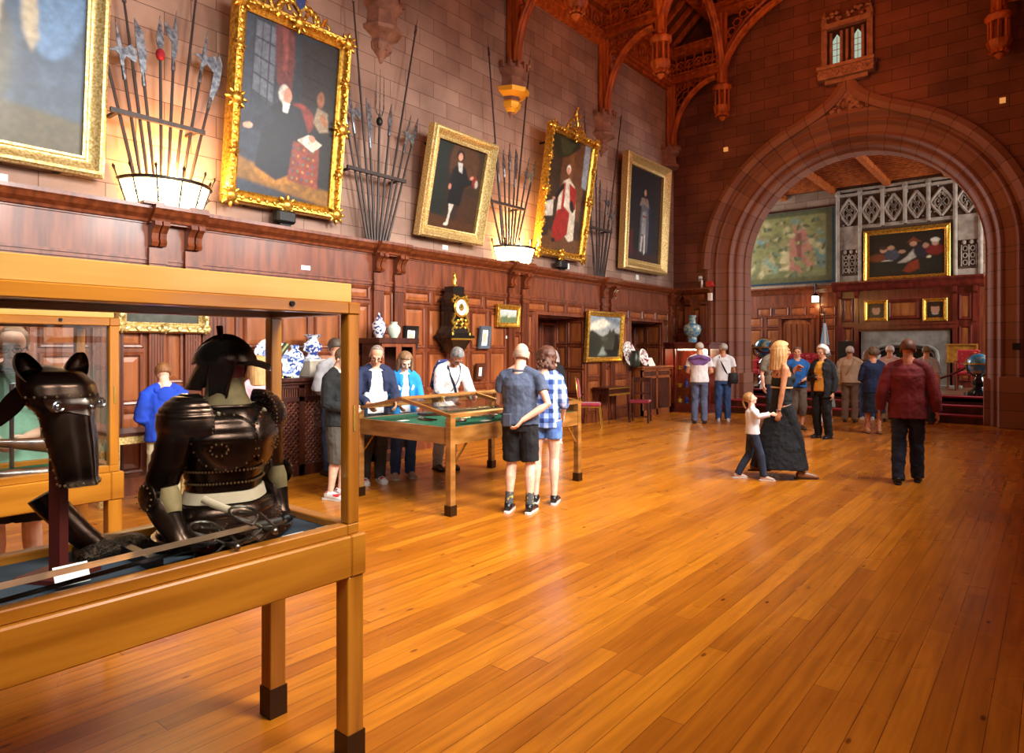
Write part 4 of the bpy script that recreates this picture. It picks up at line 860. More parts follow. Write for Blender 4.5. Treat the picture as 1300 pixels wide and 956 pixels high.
b = B(); op = [(-4.3, .53)] + [(-4.3, 1.4)] + [(-3.45 - .85 * math.cos(a), 1.4 + .36 * math.sin(a) ** .6) for a in [PI * k / 12 for k in range(1, 12)]] + [(-2.6, 1.4), (-2.6, .53)]
out = [(-4.6, .53), (-4.6, 2.16)] + [(-4.6 + 2.3 * k / 12, 2.16) for k in range(1, 12)] + [(-2.3, 2.16), (-2.3, .53)]
out = out[:1] + out[1:]
n = len(op)
R = [[Vector((op[i][0], YC + .05, op[i][1])) for i in range(n)], [Vector((out[i][0], YC + .05, out[i][1])) for i in range(n)]]
for y, ins, dy in ((YC + .05, 0, 0),):
    for i in range(n - 1): b.prism([(op[i][0], YC + .02, op[i][1]), (op[i + 1][0], YC + .02, op[i + 1][1]), (out[i + 1][0], YC + .02, out[i + 1][1]), (out[i][0], YC + .02, out[i][1])], (0, .25, 0))
b.tube([(p[0] , YC + .0, p[1]) for p in op], .05, 8); b.tube([(p[0] * 1.0 + (.09 if p[0] < -3.45 else -.09) * (p[1] < 1.75) , YC + .12, p[1] - .07 * (p[1] > 1.41)) for p in op], .03, 6)
b.done('stone_surround', mat('grey stone', '#8d8a80', .7, c2='#6d6a60', nscale=(4, 4, 4), bump=.15, bscale=20), parent=t, smooth=True, auto=35)
b = B(); b.box(-4.6, -2.3, YW - .1, YW - .06, .53, 2.1); b.done('firebox', BLACK, parent=t)
b = B(); b.box(-4.9, -2.0, YC - .5, YC, .53, .58); b.done('hearth', mat('grey stone', '#8d8a80'), parent=t)
def hang2(label, px0, py0, px1, py1, fw, ops, gm, Y, **k):
    a, c = atY(px0, py1, Y), atY(px1, py0, Y); return painting(label, (a.x, Y, a.z), c.x - a.x, c.z - a.z, 0, fw, ops, 'plain', gm, face='Y', **k)
FACE = lambda hx: [('g', '#14100c', '#1c1410'), ('n', .3, 6), ('e', .5, .2, .35, .25, 0, '#201a18', 3), ('e', .5, .28, .2, .08, 0, hx, 2), ('e', .5, .55, .27, .3, 0, '#b08468', 1), ('e', .5, .8, .28, .12, 0, '#2a1a12', 2)]
hang2('small gilt-framed portrait head left of the chimneypiece panel', 1098, 381, 1127, 408, .1, FACE('#8c8478'), GILT, YC, nx=36, depth=.08, group=None)
hang2('small gilt-framed portrait head right of the chimneypiece panel', 1172, 378, 1203, 408, .1, FACE('#b8b0a0'), GILT, YC, nx=36, depth=.08)
BIG = [('g', '#14120e', '#1e1a14'), ('n', .3, 6), ('p', [(0, .34), (1, .38), (1, .1), (0, .08)], '#151c18', 3), ('e', .12, .45, .12, .09, 0, '#6e3820', 3), ('e', .2, .62, .05, .06, 0, '#b08468', 1), ('e', .2, .67, .055, .04, 0, '#3c2c22', 1), ('e', .3, .66, .05, .06, 0, '#a87c60', 1), ('e', .32, .5, .1, .12, 0, '#3e4450', 3), ('p', [(.38, .3), (.5, .42), (.6, .6), (.66, .58), (.64, .42), (.5, .3)], '#a9a292', 2),
  ('e', .6, .72, .05, .06, 0, '#a87c60', 1), ('p', [(.5, .74), (.6, .88), (.72, .74), (.6, .78)], '#6e3420', 1), ('e', .7, .55, .1, .16, 0, '#22202a', 3), ('p', [(.45, .12), (.55, .3), (.66, .36), (.68, .15), (.55, .06)], '#7c2c18', 3), ('e', .76, .66, .04, .06, 0, '#a87c60', 1), ('e', .88, .55, .12, .12, 0, '#6e1e18', 3), ('e', .88, .7, .045, .06, 0, '#b08a70', 1), ('e', .88, .77, .06, .05, 0, '#cfc6b4', 1), ('e', .8, .4, .03, .03, 0, '#c8b890', 1), ('e', .25, .37, .08, .012, 0, '#b8b0a0', 1), ('e', .45, .56, .05, .04, 0, '#a87c60', 1), ('n', .2, 30)]
hang2('wide gilt-framed painting of figures round a table above the fireplace', 1097, 283, 1207, 359, .15, BIG, GILT, YW - .12, nx=110, depth=.1)
# tapestry
a, c = atY(940, 365, YW), atY(1061, 262, YW); TAP = [('g', '#6c6a44', '#84804c'), ('n', .45, 9), ('e', .2, .3, .16, .2, 0, '#a89c6c', 5), ('e', .3, .55, .07, .08, 0, '#66827c', 3), ('e', .42, .62, .05, .05, 0, '#708a80', 3), ('e', .12, .4, .07, .12, 0, '#4e4c30', 4), ('e', .72, .78, .05, .06, 0, '#a8825c', 2), ('p', [(.62, .22), (.64, .6), (.68, .76), (.78, .74), (.82, .5), (.84, .24), (.74, .14)], '#a06a54', 3), ('p', [(.56, .2), (.58, .5), (.64, .56), (.64, .2)], '#b8a878', 3), ('p', [(.68, .7), (.72, .3), (.74, .3), (.74, .7)], '#7c4a3c', 2), ('e', .55, .62, .04, .1, 10, '#6c6a44', 3), ('e', .9, .4, .06, .2, 0, '#66786a', 5), ('e', .35, .36, .1, .05, 20, '#7c7648', 3), ('e', .47, .28, .06, .12, 0, '#9a8c62', 3)] + \
    [('e', .08 + (i * .37) % .84, .12 + (i * .23) % .75, .035, .04, i * 40, ('#7c7a4c', '#74866c', '#a89c6c', '#84764a')[i % 4], 3) for i in range(36)] + [('e', (i * .137) % .9 + .03, (i * .291) % .8 + .12, .012 + .01 * (i % 3), .02, i * 50, ('#5e5c3a', '#9a9062', '#666c54', '#84704c', '#55542e')[i % 5], 1) for i in range(130)] + \
    [('p', [(0, 0), (1, 0), (1, .09), (0, .09)], '#5a5632', 2), ('p', [(0, .93), (1, .93), (1, 1), (0, 1)], '#565434', 2), ('p', [(.93, 0), (1, 0), (1, 1), (.93, 1)], '#5c5434', 2), ('p', [(.975, 0), (1, 0), (1, 1), (.975, 1)], '#1e3440', 1), ('p', [(0, 0), (1, 0), (1, .025), (0, .025)], '#1e3440', 1), ('p', [(0, .98), (1, .98), (1, 1), (0, 1)], '#1e3440', 1), ('n', .25, 60)]
M = plane_M((a.x - .9, YW - .05, a.z), 'Y'); o = canvas('tapestry', M, c.x - a.x + .9, c.z - a.z, TAP, nx=150, m=TAPM); o.location = (0, 0, 0); tag(o, 'large faded green tapestry with a standing figure in pink in the far room', 'tapestry')
b = B(); b.cyl((a.x - 1, YW - .06, c.z + .02), (c.x + .1, YW - .06, c.z + .02), .025); tag(b.done('curtain_rod', WOOD_D), 'dark rod along the top edge of the tapestry', 'rod')
# pale carved stone screen above the chimneypiece
def quatre(b, x0, x1, z0, z1, Y, d=.1):     # ogee-headed light with cusped eye
    cx, cz = (x0 + x1) / 2, (z0 + z1) / 2; r = (x1 - x0) / 2; h = (z1 - z0) / 2
    for s in (-1, 1):
        up_ = [(cx + s * r * (1 - .5 * (1 - math.cos(PI * k / 12))) if k < 12 else cx, Y, cz - h * .1 + h * 1.1 * (k / 12)) for k in range(13)]
        up_ = [(cx + s * r * max(0, math.cos(PI * k / 48)) ** .7 * (1 - k / 24) ** .35, Y, cz + (h * .95) * ((k / 24) ** 1.1)) for k in range(0, 25, 2)]; lo = [(p[0], Y, 2 * cz - p[2]) for p in up_]
        b.tube(up_, .045, 6); b.tube(lo, .045, 6)
    for k in range(4):
        a = k * PI / 2; px, pz = cx + r * .36 * math.cos(a), cz + h * .36 * math.sin(a)
        b.tube([(px + r * .3 * math.cos(q * PI / 5), Y + .03, pz + h * .3 * math.sin(q * PI / 5)) for q in range(10)], .035, 5, closed=True)
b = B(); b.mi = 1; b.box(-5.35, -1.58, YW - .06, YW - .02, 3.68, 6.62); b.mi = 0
xs = [-5.32, -4.68, -4.06, -3.46, -2.86, -2.2, -1.6]
for x in xs: b.cyl((x, YW - .16, 3.68 if x in (xs[0], xs[1], xs[-2], xs[-1]) else 5.4), (x, YW - .16, 6.6), .055, seg=8); b.lathe([(0, 6.42), (.06, 6.44), (.09, 6.5), (.06, 6.58), (0, 6.66)], (x, YW - .16, 0), 8)
for i in range(6): quatre(b, xs[i] + .05, xs[i + 1] - .05, 5.5, 6.35, YW - .13); b.box(xs[i] + .05, xs[i + 1] - .05, YW - .14, YW - .04, 5.38, 5.48)
b.box(-5.38, -1.55, YW - .2, YW - .02, 6.42, 6.5); b.box(-5.38, -1.55, YW - .17, YW - .02, 6.56, 6.64)
for (xa, xb) in ((xs[0], xs[1]), (xs[-2], xs[-1])):
    b.box(xa + .06, xb - .06, YW - .12, YW - .04, 4.75, 5.4)
    for k in range(3):
        c = xa + .14 + .18 * k; b.cyl((c, YW - .12, 4.0), (c, YW - .12, 4.6), .02, seg=6)
        for zz in (4.1, 4.3, 4.5): b.tube([(c + .09 + .055 * math.cos(q * PI / 4), YW - .12, zz + .07 * math.sin(q * PI / 4)) for q in range(8)], .018, 5, closed=True)
        b.ell((c + .06, YW - .1, 4.68), (.06, .05, .07), seg=7, n=5)
    b.box(xa + .05, xb - .05, YW - .14, YW - .04, 3.7, 3.92)
rnd = random.Random(2)
for i in range(60): x = rnd.uniform(-5.3, -1.6); b.ell((x, YW - .12, rnd.uniform(5.5, 6.4)), (.03, .03, .03), seg=6, n=4)
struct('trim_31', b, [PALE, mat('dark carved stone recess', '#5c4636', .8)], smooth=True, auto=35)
# wall lantern, standards
p = atY(1035, 380, YW - .3); t = thing('wall_lantern', 'lit glass lantern on a bracket beside the far room door', 'lantern', (p.x, YW - .05, p.z))
b = B(); b.box(p.x - .08, p.x + .08, p.y - .08, p.y + .08, p.z - .1, p.z + .1); b.done('lantern_glass', mat('lantern glow', '#ffffff', emis=(1, .8, .5), es=9), parent=t)
b = B(); b.tube([(p.x, YW - .06, p.z + .45), (p.x, p.y, p.z + .5), (p.x, p.y, p.z + .12)], .018, 6); b.lathe([(.12, p.z + .1), (.1, p.z + .14), (.02, p.z + .2), (0, p.z + .2)], (p.x, p.y, 0), 4); b.box(p.x - .1, p.x + .1, p.y - .1, p.y + .1, p.z - .13, p.z - .1)
for dx in (-.085, .085):
    for dy in (-.085, .085): b.cyl((p.x + dx, p.y + dy, p.z - .12), (p.x + dx, p.y + dy, p.z + .12), .01, seg=4)
b.done('lantern_frame', IRON, parent=t)
lamp('lantern_lamp', 'POINT', (p.x, p.y - .15, p.z - .2), 12, (1, .6, .25), r=.08)
p = atY(1047, 468, 21.5); t = thing('banner_stand', 'thin dark stand hung with a pale blue and white pennant', 'banner', (p.x, 21.5, .53))
b = B(); b.cyl((p.x, 21.5, .53), (p.x, 21.5, 2.75), .018); b.cyl((p.x, 21.5, .53), (p.x, 21.5, .56), .14); b.done('pole', IRON, parent=t)
b = B(); b.mi = 0; b.prism([(p.x - .03, 21.47, 2.4), (p.x + .04, 21.47, 2.4), (p.x + .13, 21.47, 1.75), (p.x - .12, 21.47, 1.75)], (0, .03, 0)); b.mi = 1; b.prism([(p.x - .0, 21.46, 2.4), (p.x + .03, 21.46, 2.4), (p.x + .06, 21.46, 1.75), (p.x + .0, 21.46, 1.75)], (0, .05, 0)); b.done('pennant', [mat('pale blue cloth', '#9cc4dc', .8), WHITE], parent=t)
a = atY(1064, 456, 21.8); t = thing('easel_board', 'black display board on an easel left of the fireplace', 'board', (a.x, 21.8, .53)); b = B(); b.box(a.x, a.x + .42, 21.78, 21.82, 1.3, 1.85); b.done('panel', BLACK, parent=t); b = B(); b.cyl((a.x + .08, 21.8, .53), (a.x + .2, 21.84, 1.9), .015); b.cyl((a.x + .34, 21.8, .53), (a.x + .22, 21.84, 1.9), .015); b.done('easel', WOOD_D, parent=t)
# red settee
REDF = mat('red patterned upholstery', '#a8202c', .8, c2='#c87a70', nscale=(14, 14, 14), ramp=(.3, .42))
def settee(x, y, w, lb):
    t = thing('settee', lb, 'sofa', (x, y, .53)); b = B(); b.box(x - w / 2, x + w / 2, y - .3, y + .3, .8, .98); b.done('seat', REDF, parent=t, bevel=.04)
    b = B(); n = 10
    for i in range(n):
        for j in range(3): b.ell((x - w / 2 + w * (i + .5) / n, y + .27, 1.05 + .16 * j), (w / n * .62, .08, .11), seg=8, n=6)
    b.box(x - w / 2, x + w / 2, y + .22, y + .34, .95, 1.5); b.done('backrest', REDF, parent=t, smooth=True)
    for sx in (-1, 1):
        b = B(); b.tube([(x + sx * w / 2, y - .28, 1.2), (x + sx * w / 2, y + .25, 1.22)], .06, 8); b.box(x + sx * w / 2 - .04, x + sx * w / 2 + .04, y - .26, y + .26, .85, 1.18); b.done('armrest', REDF, parent=t, smooth=True, auto=30)
        for sy in (-1, 1): b = B(); b.cyl((x + sx * (w / 2 - .08), y + sy * .24, .53), (x + sx * (w / 2 - .08), y + sy * .24, .8), .025, .04); b.done('leg', WOOD_D, parent=t)
settee(-6.5, 21.3, 1.9, 'red tufted settee before the far room door')
# carved chair and gold fire screen on the right
t = thing('gilt_screen', 'yellow panel screen standing right of the fireplace', 'screen', (-1.95, 21.9, .53))
b = B(); b.box(-2.3, -1.6, 21.88, 21.93, 1.25, 1.75); b.frame((-2.27, 21.88, 1.28), (1, 0, 0), (0, 0, 1), .64, .44, [(0, 0), (0, .03), (.04, .03), (.04, 0)]); b.done('panel', mat('golden panel', '#b8862c', .5, c2='#8a5a18', nscale=(8, 8, 8)), parent=t)
for x in (-2.28, -1.62): b = B(); b.box(x - .02, x + .02, 21.88, 21.92, .53, 1.25); b.box(x - .03, x + .03, 21.75, 22.05, .53, .57); b.done('leg', WOOD, parent=t)
t = thing('armchair', 'red upholstered armchair on the platform at the right of the arch', 'chair', (-1.75, 21.0, .53)); x, y = -1.75, 21.0
b = B(); b.box(x - .26, x + .26, y - .25, y + .25, .93, 1.03); b.done('seat', REDF, parent=t, bevel=.03); b = B(); b.box(x - .25, x + .25, y + .2, y + .28, 1.08, 1.6); b.done('backrest', REDF, parent=t, bevel=.03)
for sx in (-1, 1):
    for sy in (-1, 1): b = B(); b.cyl((x + sx * .24, y + sy * .22, .53), (x + sx * .24, y + sy * .22, .95), .025, .035, 8); b.done('leg', WOOD, parent=t)
    b = B(); b.tube([(x + sx * .27, y + .25, 1.28), (x + sx * .28, y - .05, 1.3), (x + sx * .27, y - .24, 1.24), (x + sx * .27, y - .22, .98)], .025, 8); b.done('armrest', WOOD, parent=t, smooth=True)
# ornaments glinting in the hearth
rnd = random.Random(11); CHINA = mat('white glazed china', '#e8e4d8', .15, c2='#4a6a9a', nscale=(18, 18, 18), ramp=(.38, .45), coat=.5)
for i, (x, z, nm) in enumerate(((-4.15, 0, 'tallest, far left'), (-3.98, 1, 'second from the left'), (-3.75, 0, 'third from the left'), (-2.78, 1, 'at the right'), (-2.95, 0, 'left of the rightmost'))):
    b = B(); h = .62 + .12 * (i % 3) + (.25 if i == 0 else 0); b.lathe([(0, .58), (.1, .58), (.06, .64), (.03, .7), (.05, .58 + h * .5), (.11, .58 + h * .7), (.12, .58 + h * .8), (.05, .58 + h * .92), (.07, .58 + h), (0, .58 + h)], (x, YC + .2, 0), 12)
    tag(b.done('porcelain_vase', CHINA, smooth=True), 'pale porcelain vase in the fireplace opening, ' + nm, 'vase', 'vases in the fireplace')
# library globes on black stands
GLOBE = mat('blue globe', '#2a7ca8', .25, c2='#b8a860', nscale=(5, 5, 5), ramp=(.42, .5), coat=.5)
def globe(px, py, Y, lb):
    p = atY(px, py, Y); t = thing('library_globe', lb, 'globe', (p.x, p.y, .54), group='library globes'); x, y = p.x, p.y; zc = p.z
    b = B(); b.ell((x, y, zc), .24, seg=20, n=14); b.done('globe_ball', GLOBE, parent=t, smooth=True)
    b = B(); b.lathe([(.27, zc - .015), (.35, zc - .015), (.35, zc + .02), (.27, zc + .02)], (x, y, 0), 24); b.tube([(x + .27 * math.cos(q * PI / 12), y, zc + .27 * math.sin(q * PI / 12)) for q in range(24)], .012, 6, closed=True); b.done('horizon_ring', BRASS, parent=t, smooth=True, auto=30)
    b = B(); b.lathe([(0, .54), (.3, .54), (.3, .6), (.16, .66), (.1, .74), (.16, .84), (.09, .92), (.06, 1.05), (.13, 1.16), (.15, 1.24), (.06, zc - .3), (.05, zc - .24), (0, zc - .24)], (x, y, 0), 14)
    b.done('pedestal', mat('black lacquer', '#101214', .15, coat=.6), parent=t, smooth=True)
    for k in range(4): a = PI / 4 + k * PI / 2; b = B(); b.tube([(x + .06 * math.cos(a), y + .06 * math.sin(a), zc - .3), (x + .28 * math.cos(a), y + .28 * math.sin(a), zc - .2), (x + .31 * math.cos(a), y + .31 * math.sin(a), zc - .01)], .018, 6); b.done('bracket', mat('black lacquer', '#101214'), parent=t)
    return p
g1 = globe(970, 441, 18.6, 'blue globe on a black turned stand left of the arch opening'); g2 = globe(1243, 462, 18.7, 'blue globe on a black turned stand at the right jamb')
ROPE = mat('dark red rope', '#5c1418', .8)
for (q0, q1, lb) in ((atY(1178, 484, 18.9), atY(1246, 455, 18.75), 'dark red barrier rope slung right of the fireplace'), (atY(955, 439, 18.4), atY(978, 447, 18.3), 'dark red barrier rope by the left globe')):
    b = B(); b.tube([q0.lerp(q1, k / 8) - Vector((0, 0, .08 * math.sin(PI * k / 8))) for k in range(9)], .025, 8); r = b.done('barrier_rope', ROPE, smooth=True); tag(r, lb, 'rope', 'barrier ropes')
for (q, lb) in ((atY(1178, 484, 18.9), 'slim brass rope post among the visitors at the steps'), (atY(955, 439, 18.4), 'slim brass rope post at the left jamb')):
    b = B(); b.lathe([(0, .54), (.13, .54), (.13, .57), (.02, .6), (.016, q.z - .02), (.035, q.z + .02), (0, q.z + .05)], (q.x, q.y, 0), 12); tag(b.done('rope_post', BRASS, smooth=True), lb, 'post', 'brass rope posts')
p = Vector((-6.05, 18.15, .54)); b = B(); b.prism([(p.x - .1, p.y - .1, .54), (p.x + .14, p.y - .1, .54), (p.x + .14, p.y + .02, .72), (p.x - .1, p.y + .02, .72)], (0, .01, 0)); tag(b.done('notice_card', WHITE), 'white notice card at the top of the steps by the left jamb', 'card')
# ================================================================ along the left wall
LAT = mat('lattice wood', '#6a3420', .5, c2='#4c2014', nscale=(10, 10, 10))
def radiator(y0, y1, x1, zt, lb, wood):
    t = thing('radiator_cover', lb, 'radiator cover', ((XP + x1) / 2, (y0 + y1) / 2, 0)); b = B(); b.box(XP + .06, x1 + .05, y0 - .04, y1 + .04, zt - .05, zt); b.box(XP + .06, x1 + .02, y0 - .02, y1 + .02, zt - .09, zt - .05); b.done('shelf_top', wood, parent=t, bevel=.01)
    b = B(); 
    for (a, c) in ((y0, y0 + .09), (y1 - .09, y1), ((y0 + y1) / 2 - .04, (y0 + y1) / 2 + .04)): b.box(x1 - .04, x1, a, c, 0, zt - .09)
    b.box(x1 - .04, x1, y0, y1, 0, .14); b.box(x1 - .04, x1, y0, y1, zt - .3, zt - .24); b.box(x1 - .04, x1, y0, y1, zt - .13, zt - .09); b.box(XP + .06, x1, y0, y0 + .03, 0, zt - .09); b.box(XP + .06, x1, y1 - .03, y1, 0, zt - .09); b.done('carcase', wood, parent=t)
    b = B(); n = int((y1 - y0) / .035)
    for k in range(n): y = y0 + .1 + (y1 - y0 - .2) * k / (n - 1); b.box(x1 - .03, x1 - .015, y - .007, y + .007, zt - .24, zt - .13)
    b.box(x1 - .2, x1 - .19, y0, y1, .02, zt - .1); tag(b.done('slatted_vent', LAT, parent=t), kind=None)
    b = B()
    z0, z1 = .14, zt - .3; H = z1 - z0; s = .07; k = -int(H / s) - 1
    while y0 + k * s < y1:
        for sg in (1, -1):
            ya, yb = (y0 + k * s, y0 + k * s + H) if sg == 1 else (y0 + k * s + H, y0 + k * s); za, zb = z0, z1
            ta, tb = 0, 1; lo, hi = y0 + .08, y1 - .08; d = yb - ya
            r = sorted(((lo - ya) / d, (hi - ya) / d)); ta, tb = max(0, r[0]), min(1, r[1])
            if tb > ta: b.tube([(x1 - .02 - .004 * sg, ya + d * ta, za + H * ta), (x1 - .02 - .004 * sg, ya + d * tb, za + H * tb)], .011, 4)
        k += 1
    b.done('lattice', LAT, parent=t); return t
radiator(3.98, 5.72, -7.45, 1.25, 'dark lattice radiator cover under the blue and white plates', WOOD_D)
radiator(OPEN[1][0] + .02, OPEN[1][1] - .02, -7.6, 1.2, 'lighter wooden radiator cover in the recess near the corner cabinet', WOOD_L)
BW = mat('blue and white china', '#e6e8ec', .12, c2='#2a4a9a', nscale=(22, 22, 22), ramp=(.46, .5), coat=.5, detail=2)
def _plate(nt, N, L, p, tc):
    n = N.new('ShaderNodeTexVoronoi'); n.inputs['Scale'].default_value = 26; L.new(tc.outputs['Object'], n.inputs['Vector']); g = N.new('ShaderNodeTexGradient'); g.gradient_type = 'SPHERICAL'
    m = N.new('ShaderNodeMapping'); m.inputs['Scale'].default_value = (3.4,) * 3; L.new(tc.outputs['Object'], m.inputs[0]); L.new(m.outputs[0], g.inputs[0])
    r = N.new('ShaderNodeValToRGB'); r.color_ramp.interpolation = 'CONSTANT'; e = r.color_ramp.elements; e[0].color = (1, 1, 1, 1); e[1].position = .1; e[1].color = (0, 0, 0, 1)
    for q, v in ((.13, 1), (.34, 0), (.37, 1), (.55, 0), (.58, .3), (.72, 1), (.86, 0)): x = e.new(q); x.color = (v, v, v, 1)
    L.new(g.outputs[0], r.inputs[0]); r2 = N.new('ShaderNodeValToRGB'); r2.color_ramp.elements[0].position = .3; r2.color_ramp.elements[1].position = .36; r2.color_ramp.elements[0].color = S('#24418c'); r2.color_ramp.elements[1].color = S('#e6eaf0'); L.new(n.outputs['Distance'], r2.inputs[0])
    mx = N.new('ShaderNodeMix'); mx.data_type = 'RGBA'; L.new(r.outputs[0], mx.inputs[0]); mx.inputs[6].default_value = S('#3452a0'); L.new(r2.outputs[0], mx.inputs[7]); L.new(mx.outputs[2], p.inputs['Base Color'])
PLATE = mat('blue and white plate', rough=.12, coat=.5, build=_plate)
def plate(px, py, X, r, lb, m=None, zb=1.25):
    p = atX(px, py, X); p.z = zb + r * .97 + .01; t = thing('display_plate', lb, 'plate', p, group='china plates')
    R = Matrix.Rotation(math.radians(78), 3, 'Y'); b = B(); b.lathe([(0, -.01), (r * .5, -.012), (r * .62, .012), (r, .03), (r, .038), (r * .6, .022), (r * .5, .0), (0, .0)], p, 28, R=R); b.done('dish', m or PLATE, parent=t, smooth=True, auto=50)
    b = B(); b.tube([(p.x + .05, p.y - r * .4, zb), (p.x + .02, p.y - r * .4, zb + .1), (p.x - .12, p.y - r * .4, zb)], .008, 5); b.tube([(p.x + .05, p.y + r * .4, zb), (p.x + .02, p.y + r * .4, zb + .1), (p.x - .12, p.y + r * .4, zb)], .008, 5); b.done('plate_stand', BRASS, parent=t)
plate(344, 468, -7.7, .25, 'large blue and white plate standing on the lattice radiator cover')
plate(362, 472, -7.62, .16, 'smaller blue and white plate beside the large one')
IMARI = mat('red and blue china', '#e4e0dc', .12, c2='#8a3a34', nscale=(16, 16, 16), ramp=(.42, .47), coat=.5)
plate(798, 425, -7.85, .3, 'large red and blue plate in the recess, partly behind the landscape painting', IMARI, 1.2)
plate(816, 430, -7.66, .21, 'round patterned plate beside the dark jug in the recess', IMARI, 1.2)
def pot(name, p, prof, m, lb, cat='vase', group=None, lid=None, handles=False):
    t = thing(name, lb, cat, p, group=group); b = B(); b.lathe([(r, p.z + z) for r, z in prof], (p.x, p.y, 0), 20); b.done('body', m, parent=t, smooth=True)
    if lid: b = B(); b.lathe([(r, p.z + z) for r, z in lid], (p.x, p.y, 0), 16); b.done('lid', m, parent=t, smooth=True)
    if handles:
        for s in (-1, 1): b = B(); b.tube([(p.x, p.y + s * .06, p.z + .2), (p.x, p.y + s * .12, p.z + .2), (p.x, p.y + s * .13, p.z + .12), (p.x, p.y + s * .08, p.z + .1)], .014, 6); b.done('handle', m, parent=t, smooth=True)
    return t
p = atX(374, 480, -7.66); p.z = 1.25; pot('porcelain_jar', p, [(0, 0), (.06, 0), (.06, .04), (.1, .12), (.13, .24), (.1, .32), (.05, .36), (.06, .42), (0, .42)], BW, 'faceted blue and white jar on the lattice radiator cover')
p = atX(397, 480, -7.62); t = thing('plinth_box', 'pale box plinth under the flared blue and white vase', 'plinth', (p.x, p.y, 1.25)); b = B(); b.box(p.x - .12, p.x + .12, p.y - .12, p.y + .12, 1.25, 1.48); b.done('box', mat('pale box', '#b8ab98', .7), parent=t, bevel=.008); b = B(); b.box(p.x - .13, p.x + .13, p.y - .13, p.y + .13, 1.46, 1.485); b.done('top', WHITE, parent=t)
p = Vector((p.x, p.y, 1.485)); pot('porcelain_vase', p, [(0, 0), (.1, 0), (.11, .02), (.06, .07), (.1, .15), (.105, .2), (.06, .25), (.07, .28), (.13, .32), (.12, .325), (0, .3)], BW, 'flared blue and white vase with handles on a pale plinth', handles=True)
a, c = atX(337, 470, -7.4), atX(364, 438, -7.45); t = thing('cannon_barrel', 'small bronze cannon barrel propped before the blue and white plate', 'cannon', (a.x, a.y, 1.25))
b = B(); d = (c - a).normalized(); b.tube([a, a + d * .02, a + d * .12, a + d * .13, a + d * .3, c - d * .03, c], [.02, .055, .05, .06, .05, .04, .05], 12); b.done('barrel', mat('green bronze', '#5c5a3c', .4, metal=.6), parent=t, smooth=True, auto=30)
b = B(); q = a.lerp(c, .4); b.box(q.x - .09, q.x + .09, q.y - .06, q.y + .06, 1.25, q.z - .03); b.done('carriage', WOOD_D, parent=t)
# dark corner cabinet with two jars
y0, y1 = 6.08, 6.78; xf = -7.42; t = thing('glazed_cabinet', 'dark wooden cabinet with glass doors behind the couple at the table case', 'cabinet', (-7.65, 6.4, 0))
b = B(); b.box(XP + .06, xf, y0, y0 + .03, 0, 1.74); b.box(XP + .06, xf, y1 - .03, y1, 0, 1.74); b.box(XP + .06, XP + .09, y0, y1, 0, 1.74); b.box(XP + .05, xf + .04, y0 - .03, y1 + .03, 1.7, 1.78); b.box(XP + .06, xf, y0, y1, 0, .12)
for z in (.5, .9, 1.3): b.box(XP + .06, xf - .03, y0, y1, z, z + .02)
b.done('carcase', WOOD_D, parent=t, bevel=.005)
for k in (0, 1):
    a = y0 + .03 + k * .32; b = B(); b.frame((xf, a + .05, .17), (0, 1, 0), (0, 0, 1), .22, 1.48, [(0, 0), (0, .02), (.05, .02), (.05, -.0)]); dd = b.done('door', WOOD, parent=t)
    b = B(); b.box(xf + .002, xf + .006, a + .05, a + .27, .17, 1.65); b.done('glass', PANE, parent=dd)
CEL = mat('celadon china', '#a9b8a4', .15, c2='#c8c8bc', nscale=(9, 9, 9), coat=.5); PW = mat('red and blue jar china', '#d8d4d4', .15, c2='#2c3670', nscale=(24, 24, 24), ramp=(.44, .52), coat=.5)
p = atX(481, 427, -7.58); p.z = 1.78; pot('ginger_jar', p, [(0, 0), (.05, 0), (.06, .02), (.1, .12), (.1, .2), (.05, .26), (0, .26)], PW, 'patterned lidded jar on the dark glass-doored cabinet', 'jar', lid=[(.06, .255), (.05, .29), (.02, .31), (.02, .35), (0, .37)])
p = atX(500, 427, -7.58); p.z = 1.78; pot('round_jar', p, [(0, 0), (.05, 0), (.1, .1), (.1, .16), (.05, .21), (.055, .24), (0, .24)], CEL, 'pale green jar on the dark glass-doored cabinet', 'jar')
def cert(px0, px1, pyt, pyb, lb, fm, X=XP + .06, tilt=7):
    a, c = atX(px0, pyb, X), atX(px1, pyt, X); M = plane_M(a, 'X', tilt); w, h = c.y - a.y, c.z - a.z; t = thing('framed_document', lb, 'frame', a, group='framed documents')
    b = B(M); b.frame((.06, .06, 0), (1, 0, 0), (0, 1, 0), w - .12, h - .12, [(0, -.01), (0, .02), (.05, .03), (.06, .01), (.06, -.02), (0, -.02)]); b.done('frame', fm, parent=t)
    b = B(M); b.box(.05, w - .05, .05, h - .05, -.015, -.005); b.done('mount', WHITE, parent=t)
    b = B(M); b.box(.1, w - .1, .12, h - .12, -.005, .0); b.done('document', mat('buff paper', '#c8bfa8', .8, c2='#a09880', nscale=(40, 40, 40)), parent=t)
cert(511, 529, 414, 443, 'black-framed pale document beside the dark glass-doored cabinet', BLACK); cert(607, 621, 414, 443, 'dark-framed pale document right of the clock', mat('grey frame', '#4c5660', .5))
cert(603, 614, 461, 482, 'small white framed card low on the panelling behind the bald man', mat('brown frame', '#4c2818', .4))
